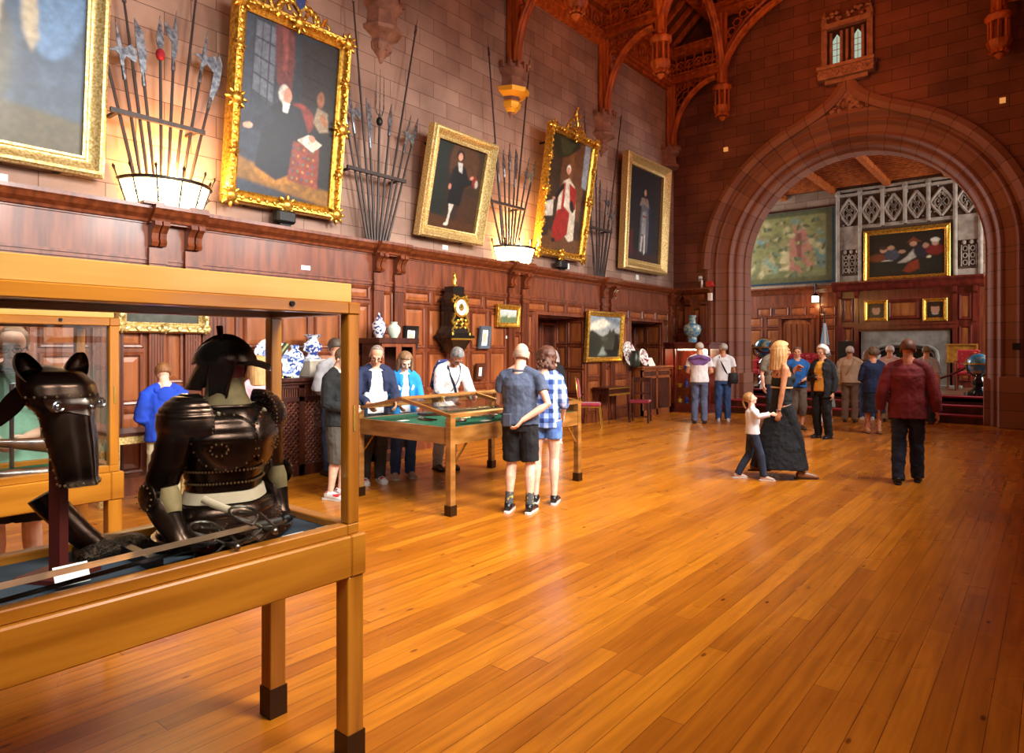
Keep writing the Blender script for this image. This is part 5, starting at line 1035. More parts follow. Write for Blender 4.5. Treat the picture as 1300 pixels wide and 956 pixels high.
# bracket clock
p = atX(579, 432, -7.62); y, x = p.y, -7.66; z0 = 1.74; t = thing('bracket_clock', 'ornate black and gilt bracket clock high on the panelling', 'clock', (x, y, z0)); BL = mat('ebonised wood', '#17130f', .25, coat=.5); OR = mat('ormolu', '#d8b048', .3, metal=.9)
def cbox(b, hw, hd, za, zb, hw2=None, hd2=None):
    hw2 = hw2 or hw; hd2 = hd2 or hd; b.rings([[Vector((x + sx * d, y + sy * w, z)) for sx, sy in ((-1, -1), (1, -1), (1, 1), (-1, 1))] for w, d, z in ((hw, hd, za), (hw2, hd2, zb))])
b = B(); cbox(b, .24, .17, 1.84, 1.88); cbox(b, .23, .16, 1.88, 2.0, .17, .13); cbox(b, .17, .13, 2.0, 2.42); cbox(b, .19, .15, 2.42, 2.46); cbox(b, .17, .13, 2.46, 2.54, .13, .1); cbox(b, .13, .1, 2.54, 2.64); cbox(b, .14, .11, 2.64, 2.66, .05, .05); b.done('case', BL, parent=t)
b = B(); R = Matrix.Rotation(PI / 2, 3, 'Y'); b.lathe([(.15, -.01), (.17, .02), (.15, .04), (.13, .03), (.13, -.01)], (x + .14, y, 2.3), 24, R=R); b.done('dial_bezel', OR, parent=t, smooth=True)
b = B(); b.lathe([(0, 0), (.13, 0), (.13, .02), (0, .02)], (x + .14, y, 2.3), 24, R=R); dl = b.done('dial', mat('enamel dial', '#e8e8ec', .2), parent=t)
b = B(); b.lathe([(0, .02), (.06, .02), (.06, .024), (0, .024)], (x + .14, y, 2.3), 16, R=R)
b.done('dial_centre', OR, parent=dl)
b = B(); b.box(x + .168, x + .172, y - .004, y + .004, 2.3, 2.4); b.box(x + .168, x + .172, y - .07, y, 2.296, 2.304); b.done('hands', BLACK, parent=dl)
b = B()
for k in range(12): a = k * PI / 6; b.box(x + .16, x + .163, y + .105 * math.sin(a) - .005, y + .105 * math.sin(a) + .005, 2.3 + .105 * math.cos(a) - .014, 2.3 + .105 * math.cos(a) + .014)
b.done('numerals', BLACK, parent=dl)
b = B(); rnd = random.Random(4)
for s in (-1, 1):
    for za, zb in ((1.9, 2.02), (2.02, 2.2), (2.38, 2.5)): b.tube([(x + .14, y + s * (.16 + .03 * math.sin(q)), za + (zb - za) * q / 6) for q in range(7)], .018, 6)
    b.ell((x + .15, y + s * .2, 1.86), (.03, .03, .04), seg=8, n=6); b.tube([(x + .15, y + s * (.15 - .03 * q), 2.42 + .06 * math.sin(q * .7)) for q in range(5)], .015, 6)
for k in range(26): b.ell((x + .14, y + rnd.uniform(-.15, .15), rnd.uniform(1.95, 2.12)), (.02, .025, .02), R=Euler((rnd.uniform(0, 3), 0, 0)), seg=6, n=4)
b.done('gilt_mounts', OR, parent=t, smooth=True)
b = B(); b.lathe([(0, 2.66), (.05, 2.66), (.03, 2.7), (.045, 2.76), (.03, 2.8), (.02, 2.82), (.03, 2.86), (.0, 2.9)], (x, y, 0), 10); b.tube([(x, y, 2.78), (x, y + .05, 2.74)], .012, 6); b.done('finial_figure', OR, parent=t, smooth=True)
t = thing('clock_bracket', 'black and gilt wall bracket carrying the clock', 'bracket', (x, y, 1.74)); b = B(); cbox(b, .28, .2, 1.8, 1.84); cbox(b, .12, .1, 1.58, 1.8, .24, .18); cbox(b, .03, .04, 1.5, 1.58, .12, .1); b.box(XP, x, y - .1, y + .1, 1.55, 1.8); b.done('shelf', BL, parent=t)
b = B(); 
for k in range(10): b.ell((x + .17, y - .22 + .049 * k, 1.78), (.03, .025, .02), seg=6, n=4)
b.done('gilt_mounts', OR, parent=t, smooth=True)
b = B(); b.ell((x + .0, y, 1.5), .035, seg=10, n=8); b.done('drop_finial', OR, parent=t, smooth=True)
# white marble figure in the doorway
p = atX(667, 470, -8.2); x, y = -8.25, 10.72; t = thing('marble_figure', 'slender white marble figure standing inside the doorway', 'statue', (x, y, 0))
b = B(); b.lathe([(0, 1.35), (.13, 1.35), (.11, 1.5), (.12, 1.7), (.08, 1.84), (.12, 1.98), (.05, 2.06), (.04, 2.09), (.065, 2.14), (.05, 2.21), (0, 2.23)], (x, y, 0), 14); b.done('figure', mat('white marble', '#e8e6e2', .3), parent=t, smooth=True)
b = B(); b.lathe([(0, 0), (.2, 0), (.2, .12), (.13, .2), (.12, 1.2), (.17, 1.26), (.17, 1.35), (0, 1.35)], (x, y, 0), 16); b.done('pedestal', WOOD_D, parent=t, smooth=True, auto=30)
# red banquet chair
REDV = mat('crimson velvet', '#a81c34', .75, c2='#8c1428', nscale=(6, 6, 6), sheen=.3); GLD = mat('gold tube', '#c49a3c', .3, metal=.8)
p = atX(755, 530, -7.45); t = thing('banquet_chair', 'gold-framed red velvet banquet chair against the panelling', 'chair', (0, 0, 0))
b = B(); b.box(-.22, .22, -.22, .22, .43, .5); b.done('seat', REDV, parent=t, bevel=.025)
b = B(); pr = [(-.2, .6), (.2, .6), (.21, .85), (.16, .96), (.08, 1.0), (-.08, 1.0), (-.16, .96), (-.21, .85)]; b.prism([(q[0], .2 + (q[1] - .6) * .12, q[1]) for q in pr], (0, .05, 0)); b.done('backrest', REDV, parent=t, bevel=.015)
b = B(); b.tube([(-.22, .2, .43), (-.225, .25, .7), (-.22, .27, .88), (-.15, .3, 1.0), (0, .31, 1.04), (.15, .3, 1.0), (.22, .27, .88), (.225, .25, .7), (.22, .2, .43)], .014, 8); b.tube([(-.21, -.21, .42), (.21, -.21, .42), (.21, .2, .42), (-.21, .2, .42)], .013, 6, closed=True); b.done('back_frame', GLD, parent=t, smooth=True)
for sx in (-1, 1):
    b = B(); b.tube([(sx * .2, -.2, .43), (sx * .22, -.24, 0)], .013, 8); b.done('leg', GLD, parent=t); b = B(); b.tube([(sx * .21, .2, .45), (sx * .23, .24, .25), (sx * .24, .32, 0)], .013, 8); b.done('leg', GLD, parent=t)
t.location = (-7.5, p.y - .1, 0); t.rotation_euler = (0, 0, PI / 2 + .5)
# side table and red-seated chair
y0 = atX(763, 500, -7.6).y; y1 = atX(792, 500, -7.6).y
t = thing('side_table', 'narrow dark side table with gilt edges beside the red banquet chair', 'table', (-7.6, (y0 + y1) / 2, 0)); b = B(); b.box(-7.84, -7.4, y0, y1, .74, .78); b.done('tabletop', WOOD_D, parent=t, bevel=.008); b = B(); b.box(-7.8, -7.43, y0 + .05, y1 - .05, .62, .74); b.done('apron', WOOD_D, parent=t); b = B(); b.box(-7.43, -7.42, y0 + .05, y1 - .05, .6, .64); b.box(-7.4, -7.395, y0, y1, .745, .775); b.done('gilt_edge', GILT, parent=t)
for yy in (y0 + .07, y1 - .07):
    for xx in (-7.78, -7.45): b = B(); b.tube([(xx, yy, .66), (xx, yy, .4), (xx + .01, yy, .0)], [.025, .017, .012], 8); b.done('leg', WOOD_D, parent=t)
t = thing('side_chair', 'dark open-backed chair with a dull red seat before the recess', 'chair', (0, 0, 0)); b = B(); b.box(-.22, .22, -.21, .21, .42, .49); b.done('seat', mat('faded red leather', '#7c2430', .5), parent=t, bevel=.02)
b = B(); b.box(-.2, .2, .2, .23, .88, .98); b.box(-.2, .2, .2, .225, .6, .64)
for k in range(5): b.tube([(-.14 + .07 * k, .21, .62), (-.12 + .06 * k, .215, .9)], .012, 6)
b.done('backrest', WOOD_D, parent=t)
for sx in (-1, 1): b = B(); b.tube([(sx * .2, -.19, .44), (sx * .2, -.19, 0)], .024, 8); b.done('leg', WOOD_D, parent=t); b = B(); b.tube([(sx * .2, .21, .98), (sx * .2, .2, .45), (sx * .2, .24, 0)], .022, 8); b.done('leg', WOOD_D, parent=t)
b = B(); b.box(-.2, .2, -.2, -.18, .12, .15); b.box(-.21, -.19, -.19, .2, .16, .19); b.box(.19, .21, -.19, .2, .16, .19); b.done('stretcher', WOOD_D, parent=t)
t.location = (-7.1, atX(810, 520, -7.1).y + .1, 0); t.rotation_euler = (0, 0, .35)
p = atX(806, 440, -7.7); p.z = 1.2; pot('dark_jug', p, [(0, 0), (.11, 0), (.13, .1), (.12, .25), (.08, .33), (.1, .38), (0, .38)], mat('dark pewter', '#3c4238', .35, metal=.6), 'dark pewter jug between the plates in the recess', 'jug')
p = atX(828, 450, -7.66); b = B(); b.prism([(p.x, p.y - .16, 1.2), (p.x, p.y + .16, 1.2), (p.x - .1, p.y + .16, 1.4), (p.x - .1, p.y - .16, 1.4)], (.008, 0, .004)); tag(b.done('notice_card', WHITE), 'white notice card propped on the recess radiator cover', 'card')
# corner china cabinet, canted front
t = thing('china_cabinet', 'canted glass-fronted china cabinet in the corner by the arch', 'cabinet', (-7.2, 16.2, 0)); CAB = mat('cabinet mahogany', '#6c2414', .3, c2='#44140c', nscale=(10, 10, 2), coat=.4)
ft = [(-7.84, 15.85), (-7.55, 15.82), (-6.75, 16.1), (-6.6, 16.6), (-7.84, 16.6)]
def off(pts, d): c = Vector((-7.3, 16.3)); return [tuple(Vector(q) + (Vector(q) - c).normalized() * d) for q in pts]
b = B(); b.prism([(q[0], q[1], 0) for q in off(ft, .02)], (0, 0, .1)); b.prism([(q[0], q[1], .1) for q in ft], (0, 0, .12)); b.prism([(q[0], q[1], 1.62) for q in ft], (0, 0, .12)); b.prism([(q[0], q[1], 1.74) for q in off(ft, .04)], (0, 0, .05))
b.box(-7.84, -7.82, 15.85, 16.6, .2, 1.7); b.box(-7.84, -6.6, 16.58, 16.6, .2, 1.7); b.done('carcase', CAB, parent=t)
for q in ft[:4]: b = B(); b.box(q[0] - .025, q[0] + .025, q[1] - .025, q[1] + .025, .2, 1.64); b.done('upright', CAB, parent=t)
for i in range(3):
    a, c = Vector((*ft[i], 0)), Vector((*ft[i + 1], 0)); b = B(); n = Vector((c - a).yxz); n = Vector((c.y - a.y, a.x - c.x, 0)).normalized() * .004; b.prism([a + Vector((0, 0, .22)), c + Vector((0, 0, .22)), c + Vector((0, 0, 1.62)), a + Vector((0, 0, 1.62))], n); b.done('glass', PANE, parent=t)
for z in (.62, 1.08):
    b = B(); b.prism([(q[0], q[1], z) for q in off(ft, -.05)], (0, 0, .012)); b.done('shelf', PANE, parent=t)
b = B(); a, c = Vector((-7.5, 15.9, 1.6)), Vector((-6.85, 16.13, 1.6)); b.tube([a, c], .014, 6); b.done('strip_light', mat('strip light', '#ffffff', emis=(1, .85, .55), es=14), parent=t)
lamp('cabinet_lamp', 'POINT', (-7.2, 16.15, 1.52), 34, (1, .8, .5), r=.05)
rnd = random.Random(21); CHI = [mat('cream china', '#ddd6c4', .2, coat=.4), BW, mat('gold china', '#c89a3a', .3, metal=.5), mat('cobalt china', '#1c3478', .2, coat=.4)]
spots = [('left', 0), ('second', 1), ('middle', 2), ('fourth', 3), ('right', 4)]
for z, nm in ((.232, 'bottom'), (.634, 'middle'), (1.094, 'top')):
    for wd_, k in spots:
        q = Vector((-7.5, 16.0)).lerp(Vector((-6.85, 16.24)), k / 4); h = rnd.uniform(.14, .3); r = rnd.uniform(.05, .085)
        kind = rnd.choice(('china_cup', 'china_figurine', 'china_bottle')); pf = {'china_cup': [(0, 0), (r * .6, 0), (r, h * .5), (r * 1.1, h * .55), (0, h * .5)], 'china_figurine': [(0, 0), (r, 0), (r * .8, h * .4), (r * .9, h * .55), (r * .35, h * .75), (r * .5, h * .88), (0, h)], 'china_bottle': [(0, 0), (r * .8, 0), (r, h * .3), (r * .8, h * .55), (r * .25, h * .7), (r * .3, h), (0, h)]}[kind]
        b = B(); b.lathe([(a_, z + c_) for a_, c_ in pf], (q.x, q.y, 0), 10); tag(b.done(kind, CHI[(k + int(z * 10)) % 4], smooth=True), '%s on the %s shelf of the corner china cabinet, %s of five' % (kind.replace('_', ' '), nm, wd_), 'china', 'china in the corner cabinet')
p = Vector((-7.25, 16.22, 1.79)); pot('cloisonne_vase', p, [(0, 0), (.11, 0), (.12, .1), (.11, .13), (.2, .22), (.23, .34), (.2, .44), (.09, .5), (.08, .62), (.11, .68), (.1, .7), (0, .7)], mat('cloisonne blue', '#3a7cae', .25, c2='#a8b8a0', nscale=(14, 14, 14), ramp=(.4, .6), coat=.4), 'tall bulbous blue vase on top of the corner china cabinet')
# fittings above the corner return
p = atY(903, 361, YF - .2); b = B(); b.cyl((p.x, YF - .36, p.z), (p.x, YF - .24, p.z), .08, .09, 14); b.cyl((p.x, YF - .26, p.z - .02), (p.x, YF - .01, p.z - .02), .03); tag(b.done('alarm_bell', mat('alarm red', '#b01c18', .4), smooth=True, auto=30), 'round red alarm bell above the corner panelling', 'alarm')
p = atY(891, 358, YF - .2); t = thing('security_camera', 'small white security camera on the corner cornice', 'camera', (p.x, YF - .2, 3.22)); b = B(); b.cyl((p.x, YF - .2, 3.22), (p.x, YF - .2, 3.42), .025); b.done('stem', WHITE, parent=t); b = B(); b.obox((p.x - .03, YF - .24, 3.46), (.09, .2, .08), Euler((-.3, 0, .5))); b.done('housing', mat('pale blue grey', '#b8c4cc', .4), parent=t, bevel=.01)
p = atY(902, 377, YF - .16); b = B(); b.box(p.x - .05, p.x + .05, YF - .24, YF - .13, p.z - .1, p.z + .1); tag(b.done('sounder_box', WHITE, bevel=.01), 'small white sounder box beneath the red alarm bell', 'alarm')
b = B(); q = atY(1291, 440, YF); b.box(q.x - .07, q.x + .07, YF - .05, YF, q.z - .07, q.z + .07); tag(b.done('socket_box', BLACK), 'small black box on the stone at the far right', 'box')
# gilt side table behind case
p = atX(185, 560, -7.3); t = thing('gilt_table', 'small gilt-legged side table by the boy in the blue hoodie', 'table', (-7.3, 2.95, 0)); b = B(); b.box(-7.55, -7.05, 2.5, 3.45, .76, .79); b.done('tabletop', WOOD_D, parent=t); b = B(); b.box(-7.53, -7.07, 2.53, 3.42, .68, .76); b.done('apron', GILT_P, parent=t)
for yy in (2.56, 3.38):
    for xx in (-7.5, -7.1): b = B(); b.tube([(xx, yy, .7), (xx + .02, yy, .5), (xx, yy, .2), (xx - .02, yy, 0)], [.03, .022, .016, .025], 8); b.done('leg', GILT_P, parent=t, smooth=True)
# ================================================================ tall glass display cases
def case(x0, x1, y0, y1, label, floor_m, gm):
    t = thing('display_case', label, 'display case', ((x0 + x1) / 2, (y0 + y1) / 2, 0)); p = .052
    zr0, zr1, zt0, zt1 = .74, .9, 1.755, 1.80
    for sx, x in ((0, x0), (1, x1)):
        for sy, y in ((0, y0), (1, y1)):
            xa, xb = (x, x + p) if sx == 0 else (x - p, x); ya, yb = (y, y + p) if sy == 0 else (y - p, y); e = .012; ex = .0
            b = B(); b.box(xa - e, xb + e, ya - e, yb + e, .0, .739); lg = b.done('leg', OAK_V, parent=t, bevel=.004)
            b = B(); b.box(xa - e - .004, xb + e + .004, ya - e - .004, yb + e + .004, 0, .13); b.done('foot_cap', mat('bronzed foot', '#3a2410', .4, metal=.6), parent=lg)
            b = B(); b.box(xa, xb, ya, yb, .94, zt0); b.done('upright', OAK_V, parent=t, bevel=.004)
    b = B(); e = .02
    for (a0, a1, c0, c1) in ((x0 - e, x1 + e, y0 - e, y0 + .05), (x0 - e, x1 + e, y1 - .05, y1 + e), (x0 - e, x0 + .05, y0 + .05, y1 - .05), (x1 - .05, x1 + e, y0 + .05, y1 - .05)): b.box(a0, a1, c0, c1, zr0, zr1)
    b.done('apron', OAK, parent=t, bevel=.006)
    b = B(); 
    for (a0, a1, c0, c1) in ((x0, x1, y0, y0 + .055), (x0, x1, y1 - .055, y1), (x0, x0 + .055, y0 + .055, y1 - .055), (x1 - .055, x1, y0 + .055, y1 - .055)): b.box(a0, a1, c0, c1, zr1, .94)
    b.box(x0 + .004, x1 - .004, y0 + .004, y1 - .004, .895, .905); b.done('lower_frame', OAK, parent=t, bevel=.004)
    b = B(); b.box(x0 + .056, x1 - .056, y0 + .056, y1 - .056, .905, .912); b.done('display_floor', floor_m, parent=t)
    b = B()
    for (a0, a1, c0, c1) in ((x0 - .004, x1 + .004, y0 - .004, y0 + p), (x0 - .004, x1 + .004, y1 - p, y1 + .004), (x0 - .004, x0 + p, y0 + p, y1 - p), (x1 - p, x1 + .004, y0 + p, y1 - p)): b.box(a0, a1, c0, c1, zt0, zt1)
    b.done('top_frame', OAK, parent=t, bevel=.004)
    b = B(); b.box(x0 + .02, x1 - .02, y0 + .02, y1 - .02, zt1, 1.875); b.done('canopy', mat('pale top oak', '#bc9048', .35, c2='#a47832', nscale=(3, 1, 14), coat=.3), parent=t, bevel=.004)
    b = B(); b.box(x0 + p, x1 - p, y0 + p, y1 - p, zt1 - .02, zt1 - .01); b.done('soffit', WOOD_D, parent=t)
    m = p / 2
    for (a0, a1, c0, c1) in ((x1 - m, x1 - m + .004, y0 + p, y1 - p), (x0 + m - .004, x0 + m, y0 + p, y1 - p), (x0 + p, x1 - p, y1 - m, y1 - m + .004), (x0 + p, x1 - p, y0 + m - .004, y0 + m)):
        b = B(); b.box(a0, a1, c0, c1, .94, zt0); b.done('glass', gm, parent=t)
    for yy in (y1 - .3, y0 + .3): b = B(); b.cyl((x1 + .001, yy, 1.782), (x1 + .012, yy, 1.782), .011, .009, 12); b.done('screw_head', IRON, parent=t, smooth=True)
    b = B(); b.box(x1, x1 + .003, y1 - .03, y1 - .02, 1.3, 1.4); b.done('lock_plate', BRASS, parent=t)
    return t
AX0, AX1, AY0, AY1 = -2.71, -2.11, -.45, 1.63
case(AX0, AX1, AY0, AY1, 'nearest tall oak and glass display case holding the black armour', mat('blue case lining', '#26323c', .9), MUS)
BX0, BX1, BY0, BY1 = -4.86, -4.26, -.45, 1.55
case(BX0, BX1, BY0, BY1, 'second tall oak and glass display case, behind the horse armour', BAIZE, PANE)
# ---------------- swords, guns
STL = mat('polished blade', '#c4c2be', .22, metal=1); GRIP = mat('wire grip', '#2c2620', .5)
def rapier(loc, rz, rx, label, L=1.0, blade=STL, group=None, cage=True, wid=1.0):
    t = thing('rapier' if cage else 'sword', label, 'sword', (0, 0, 0), group=group)
    b = B(); n = 10; b.rings([[Vector((s * w * wid, y, 0)) if k % 2 == 0 else Vector((0, y, s * w * .4)) for k, s in ((0, 1), (1, 1), (0, -1), (1, -1))] for y, w in ((0, .02), (-L * .97, .016), (-L, .001))]); b.done('blade', blade, parent=t)
    b = B(); b.cyl((0, 0, 0), (0, .11, 0), .014, .012, 10); b.done('grip', GRIP, parent=t, smooth=True)
    b = B(); b.ell((0, .135, 0), (.022, .028, .022)); b.cyl((0, .15, 0), (0, .175, 0), .007, .004); b.done('pommel', IRON, parent=t, smooth=True)
    b = B(); b.tube([(-.11, .0, 0), (0, 0, 0), (.11, .0, 0)], [.009, .006, .009], 8); b.ell((-.115, 0, 0), .012, seg=8, n=6); b.ell((.115, 0, 0), .012, seg=8, n=6)
    if cage:
        b.tube([(.05, 0, 0), (.06, .05, .0), (.03, .11, 0), (0, .13, 0)], .0055, 6)
        for s in (-1, 1):
            b.tube([(.05 * math.cos(q * PI / 8), -.045 + .045 * math.sin(q * PI / 8), s * (.02 + .05 * abs(math.sin(q * PI / 16)))) for q in range(16)], .005, 6, closed=True)
            b.tube([(-.05, .0, 0), (-.045, -.05, s * .035), (0, -.085, s * .05), (.045, -.05, s * .035), (.05, 0, 0)], .005, 6)
            b.tube([(.06, .04, 0), (.03, .0, s * .05), (-.03, -.04, s * .055)], .005, 6)
    b.done('hilt_guard', mat('dull steel', '#7c766c', .3, metal=1), parent=t, smooth=True); t.location = loc; t.rotation_euler = (rx, 0, rz); return t
# rapiers lying along the front of the near case
rapier((-2.2, 1.24, .99), math.radians(5.5), math.radians(-.8), 'rapier with an open cage hilt lying along the front of the near case', L=1.75, blade=mat('reflection-tinted blade', '#c8a484', .38, metal=.9), wid=1.7)  # warm reflected lamplight is put into the blade colour
rapier((-2.235, 1.12, .955), math.radians(7), math.radians(.3), 'second dark sword lying beneath the cage-hilted rapier', L=1.4, blade=mat('dark blade', '#5c6068', .2, metal=1))
b = B(); b.box(-2.6, -2.2, .9, .93, .912, .95); b.box(-2.6, -2.2, .2, .23, .912, .96); tag(b.done('sword_rest', BLACK), 'black rests under the two swords in the near case', 'stand')
for (p, w, rz, lb) in ((atZ(91, 714, .99), (.09, .06), .3, 'white card leaning below the horse armour in the near case'), (atZ(376, 680, .915), (.09, .05), -.9, 'white card beside the sword hilts in the near case'), (atZ(418, 669, .915), (.1, .035), -.8, 'small white card in the corner of the near case')):
    b = B(); t_ = .02 if 'leaning' in lb else .0; R = Euler((0, math.radians(60) if t_ else 0, 0)); b.obox((p.x, p.y, .955 if t_ else .916), (w[1], w[0], .003) if True else 0, R); tag(b.done('caption_card', WHITE), lb, 'card')
# muskets on rods inside the second case
WAL = mat('walnut stock', '#5c3418', .35, c2='#3c200e', nscale=(4, 14, 4), coat=.3)
def musket(x, y0, y1, z, label, flip=1):
    t = thing('musket', label, 'gun', (x, y0, z), group='guns in the second case'); b = B(); b.cyl((x, y0, z), (x, y0 + (y1 - y0) * .72, z), .011, .014, 10); b.done('barrel', STEEL, parent=t, smooth=True)
    b = B(); ym = y0 + (y1 - y0) * .66; b.tube([(x, y0 + .1, z - .015), (x, ym, z - .015), (x, ym + .1, z - .025), (x, y1 - .08, z - .06), (x, y1, z - .075)], [(.014, .012), (.02, .014), (.022, .016), (.045, .02), (.055, .02)], 10); b.done('stock', WAL, parent=t, smooth=True)
    b = B(); b.box(x + .012, x + .02, ym - .05, ym + .07, z - .02, z + .01); b.tube([(x + .018, ym + .02, z), (x + .018, ym + .05, z + .04), (x + .018, ym + .01, z + .05)], .007, 6); b.tube([(x, ym + .02, z - .035), (x, ym + .06, z - .06), (x, ym + .1, z - .04)], .004, 6); b.done('lock', STEEL, parent=t)
musket(-4.55, .15, 1.35, 1.12, 'long gun on rods across the second case, upper'); musket(-4.5, .0, 1.25, .96, 'dark pistol-butted gun lying on green lining in the second case')
for z, lb in ((1.28, 'slim brown rod across the second case, upper'), (1.1, 'slim brown rod across the second case, lower')):
    b = B(); b.cyl((-4.62, -.4, z), (-4.62, .98, z), .012); tag(b.done('ramrod', WAL), lb, 'rod', 'rods in the second case')
b = B(); 
for yy in (-.3, .9): b.box(-4.63, -4.61, yy - .006, yy + .006, .912, 1.3); 
tag(b.done('rod_stand', BRASS), 'thin brass supports holding the rods in the second case', 'stand')
b = B(); b.tube([(-4.55, 1.1, .915), (-4.55, 1.1, 1.42), (-4.55, 1.2, 1.45), (-4.55, 1.24, 1.38), (-4.55, 1.25, 1.05)], .012, 8); tag(b.done('steel_hook', STEEL, smooth=True), 'bright steel hooked bracket at the right end of the second case', 'bracket')
# ================================================================ gabled table case
TX0, TX1, TY0, TY1 = -5.98, -4.5, 4.56, 6.85
t = thing('table_case', 'large low oak table case with sloping glass lids and green lining', 'display case', ((TX0 + TX1) / 2, (TY0 + TY1) / 2, 0)); p = .075
for sx in (0, 1):
    for sy in (0, 1):
        xa = TX0 if sx == 0 else TX1 - p; ya = TY0 if sy == 0 else TY1 - p; b = B(); b.box(xa + .002, xa + p - .002, ya + .002, ya + p - .002, 0, .948); lg = b.done('leg', OAK_V if False else OAK_T, parent=t, bevel=.004)
        b = B(); b.box(xa - .006, xa + p + .006, ya - .006, ya + p + .006, 0, .1); b.done('foot_cap', mat('bronzed foot', '#3a2410'), parent=lg)
        b = B(); yy = ya + p if sy == 0 else ya; dy = .2 if sy == 0 else -.2; b.tube([(xa + p / 2, yy, .48), (xa + p / 2, yy + dy, .7)], .011, 6); b.done('brace', BRASS if sy == 0 else OAK_T, parent=t)
b = B(); b.box(TX0 + .01, TX0 + .05, TY0 + p, TY1 - p, .69, .855); b.box(TX1 - .05, TX1 - .01, TY0 + p, TY1 - p, .69, .855); b.box(TX0 + p, TX1 - p, TY0 + .01, TY0 + .05, .69, .855); b.box(TX0 + p, TX1 - p, TY1 - .05, TY1 - .01, .69, .855); b.done('apron', OAK_T, parent=t)
b = B(); b.box(TX0 + .05, TX1 - .05, TY0 + .05, TY1 - .05, .835, .85); b.done('baize_floor', BAIZE, parent=t)
xm = (TX0 + TX1) / 2; ZE, ZR = .98, 1.12
b = B()
for y in (TY0 + .025, TY1 - .025, (TY0 + TY1) / 2):
    for xe in (TX0, TX1): 
        q = .022; xi_ = xe + (.004 if xe == TX0 else -.004); b.prism([(xi_, y - q, ZE - .033), (xi_, y - q, ZE - .002), (xm, y - q, ZR), (xm, y - q, ZR - .035)], (0, 2 * q, 0))
for xe, s in ((TX0, 1), (TX1, -1)): b.prism([(xe, TY0, ZE - .03), (xe + s * .05, TY0, ZE - .02), (xe + s * .05, TY0, ZE + .012), (xe, TY0, ZE)], (0, TY1 - TY0, 0))
b.prism([(xm - .04, TY0, ZR - .03), (xm + .04, TY0, ZR - .03), (xm + .04, TY0, ZR - .004), (xm, TY0, ZR + .006), (xm - .04, TY0, ZR - .004)], (0, TY1 - TY0, 0)); b.done('lid_frame', OAK_T, parent=t)
for xe in (TX0, TX1):
    for (ya, yb) in ((TY0 + .05, (TY0 + TY1) / 2 - .02), ((TY0 + TY1) / 2 + .02, TY1 - .05)):
        b = B(); s = 1 if xe == TX0 else -1; b.prism([(xe + s * .05, ya, ZE + .0), (xm - s * .04, ya, ZR - .016), (xm - s * .04, ya, ZR - .012), (xe + s * .05, ya, ZE + .004)], (0, yb - ya, 0)); b.done('glass', PANE, parent=t)
for (a0, a1, c0, c1) in ((TX0 + .02, TX0 + .024, TY0 + p, TY1 - p), (TX1 - .024, TX1 - .02, TY0 + p, TY1 - p)): b = B(); b.box(a0, a1, c0, c1, .855, ZE - .03); b.done('glass', PANE, parent=t)
for y in (TY0 + .02, TY1 - .024): b = B(); b.prism([(TX0 + p, y, .855), (TX1 - p, y, .855), (TX1 - p, y, ZE - .02), (xm, y, ZR - .03), (TX0 + p, y, ZE - .02)], (0, .004, 0)); b.done('glass', PANE, parent=t)
def pistol(x, y, rz, label):
    t = thing('flintlock_pistol', label, 'pistol', (0, 0, 0), group='pistols in the table case'); b = B(); b.cyl((0, -.2, .02), (0, .03, .02), .009, .012, 8); b.done('barrel', IRON, parent=t, smooth=True)
    b = B(); b.tube([(0, -.14, .012), (0, .02, .012), (.03, .09, .014), (.08, .13, .016), (.1, .135, .016)], [.011, .015, .016, .018, .02], 8); b.done('stock', WAL, parent=t, smooth=True)
    b = B(); b.box(-.012, .012, -.02, .04, .025, .034); b.tube([(0, .03, .03), (-.02, .045, .045), (-.02, .02, .05)], .005, 6); b.done('lock', STEEL, parent=t); t.location = (x, y, .851); t.rotation_euler = (0, 0, rz)
pistol(-4.85, 4.95, .4, 'pistol lying at the near front corner of the table case'); pistol(-4.8, 6.35, -.5, 'pistol at the far front end of the table case'); pistol(-5.25, 4.9, 1.6, 'pistol lying across the near end of the table case'); pistol(-5.55, 5.3, 2.4, 'pistol on the far slope side of the table case'); pistol(-4.9, 5.6, .9, 'pistol at the middle of the table case front')
rapier((-5.0, 5.9, .872), .1, 0, 'plain-hilted sword lying lengthways in the table case front', L=.8, cage=False, group='swords in the table case'); rapier((-5.6, 6.5, .872), -.12, 0, 'plain-hilted sword lying at the back of the table case', L=.9, cage=False, group='swords in the table case')
for (x, y, lb) in ((-4.7, 5.3, 'near the front'), (-5.4, 4.75, 'at the near end'), (-4.7, 6.6, 'at the far end'), (-5.2, 5.7, 'in the middle')): b = B(); b.box(x - .04, x + .04, y - .06, y + .06, .851, .853); tag(b.done('caption_card', WHITE), 'white caption card in the table case ' + lb, 'card', 'caption cards in the table case')
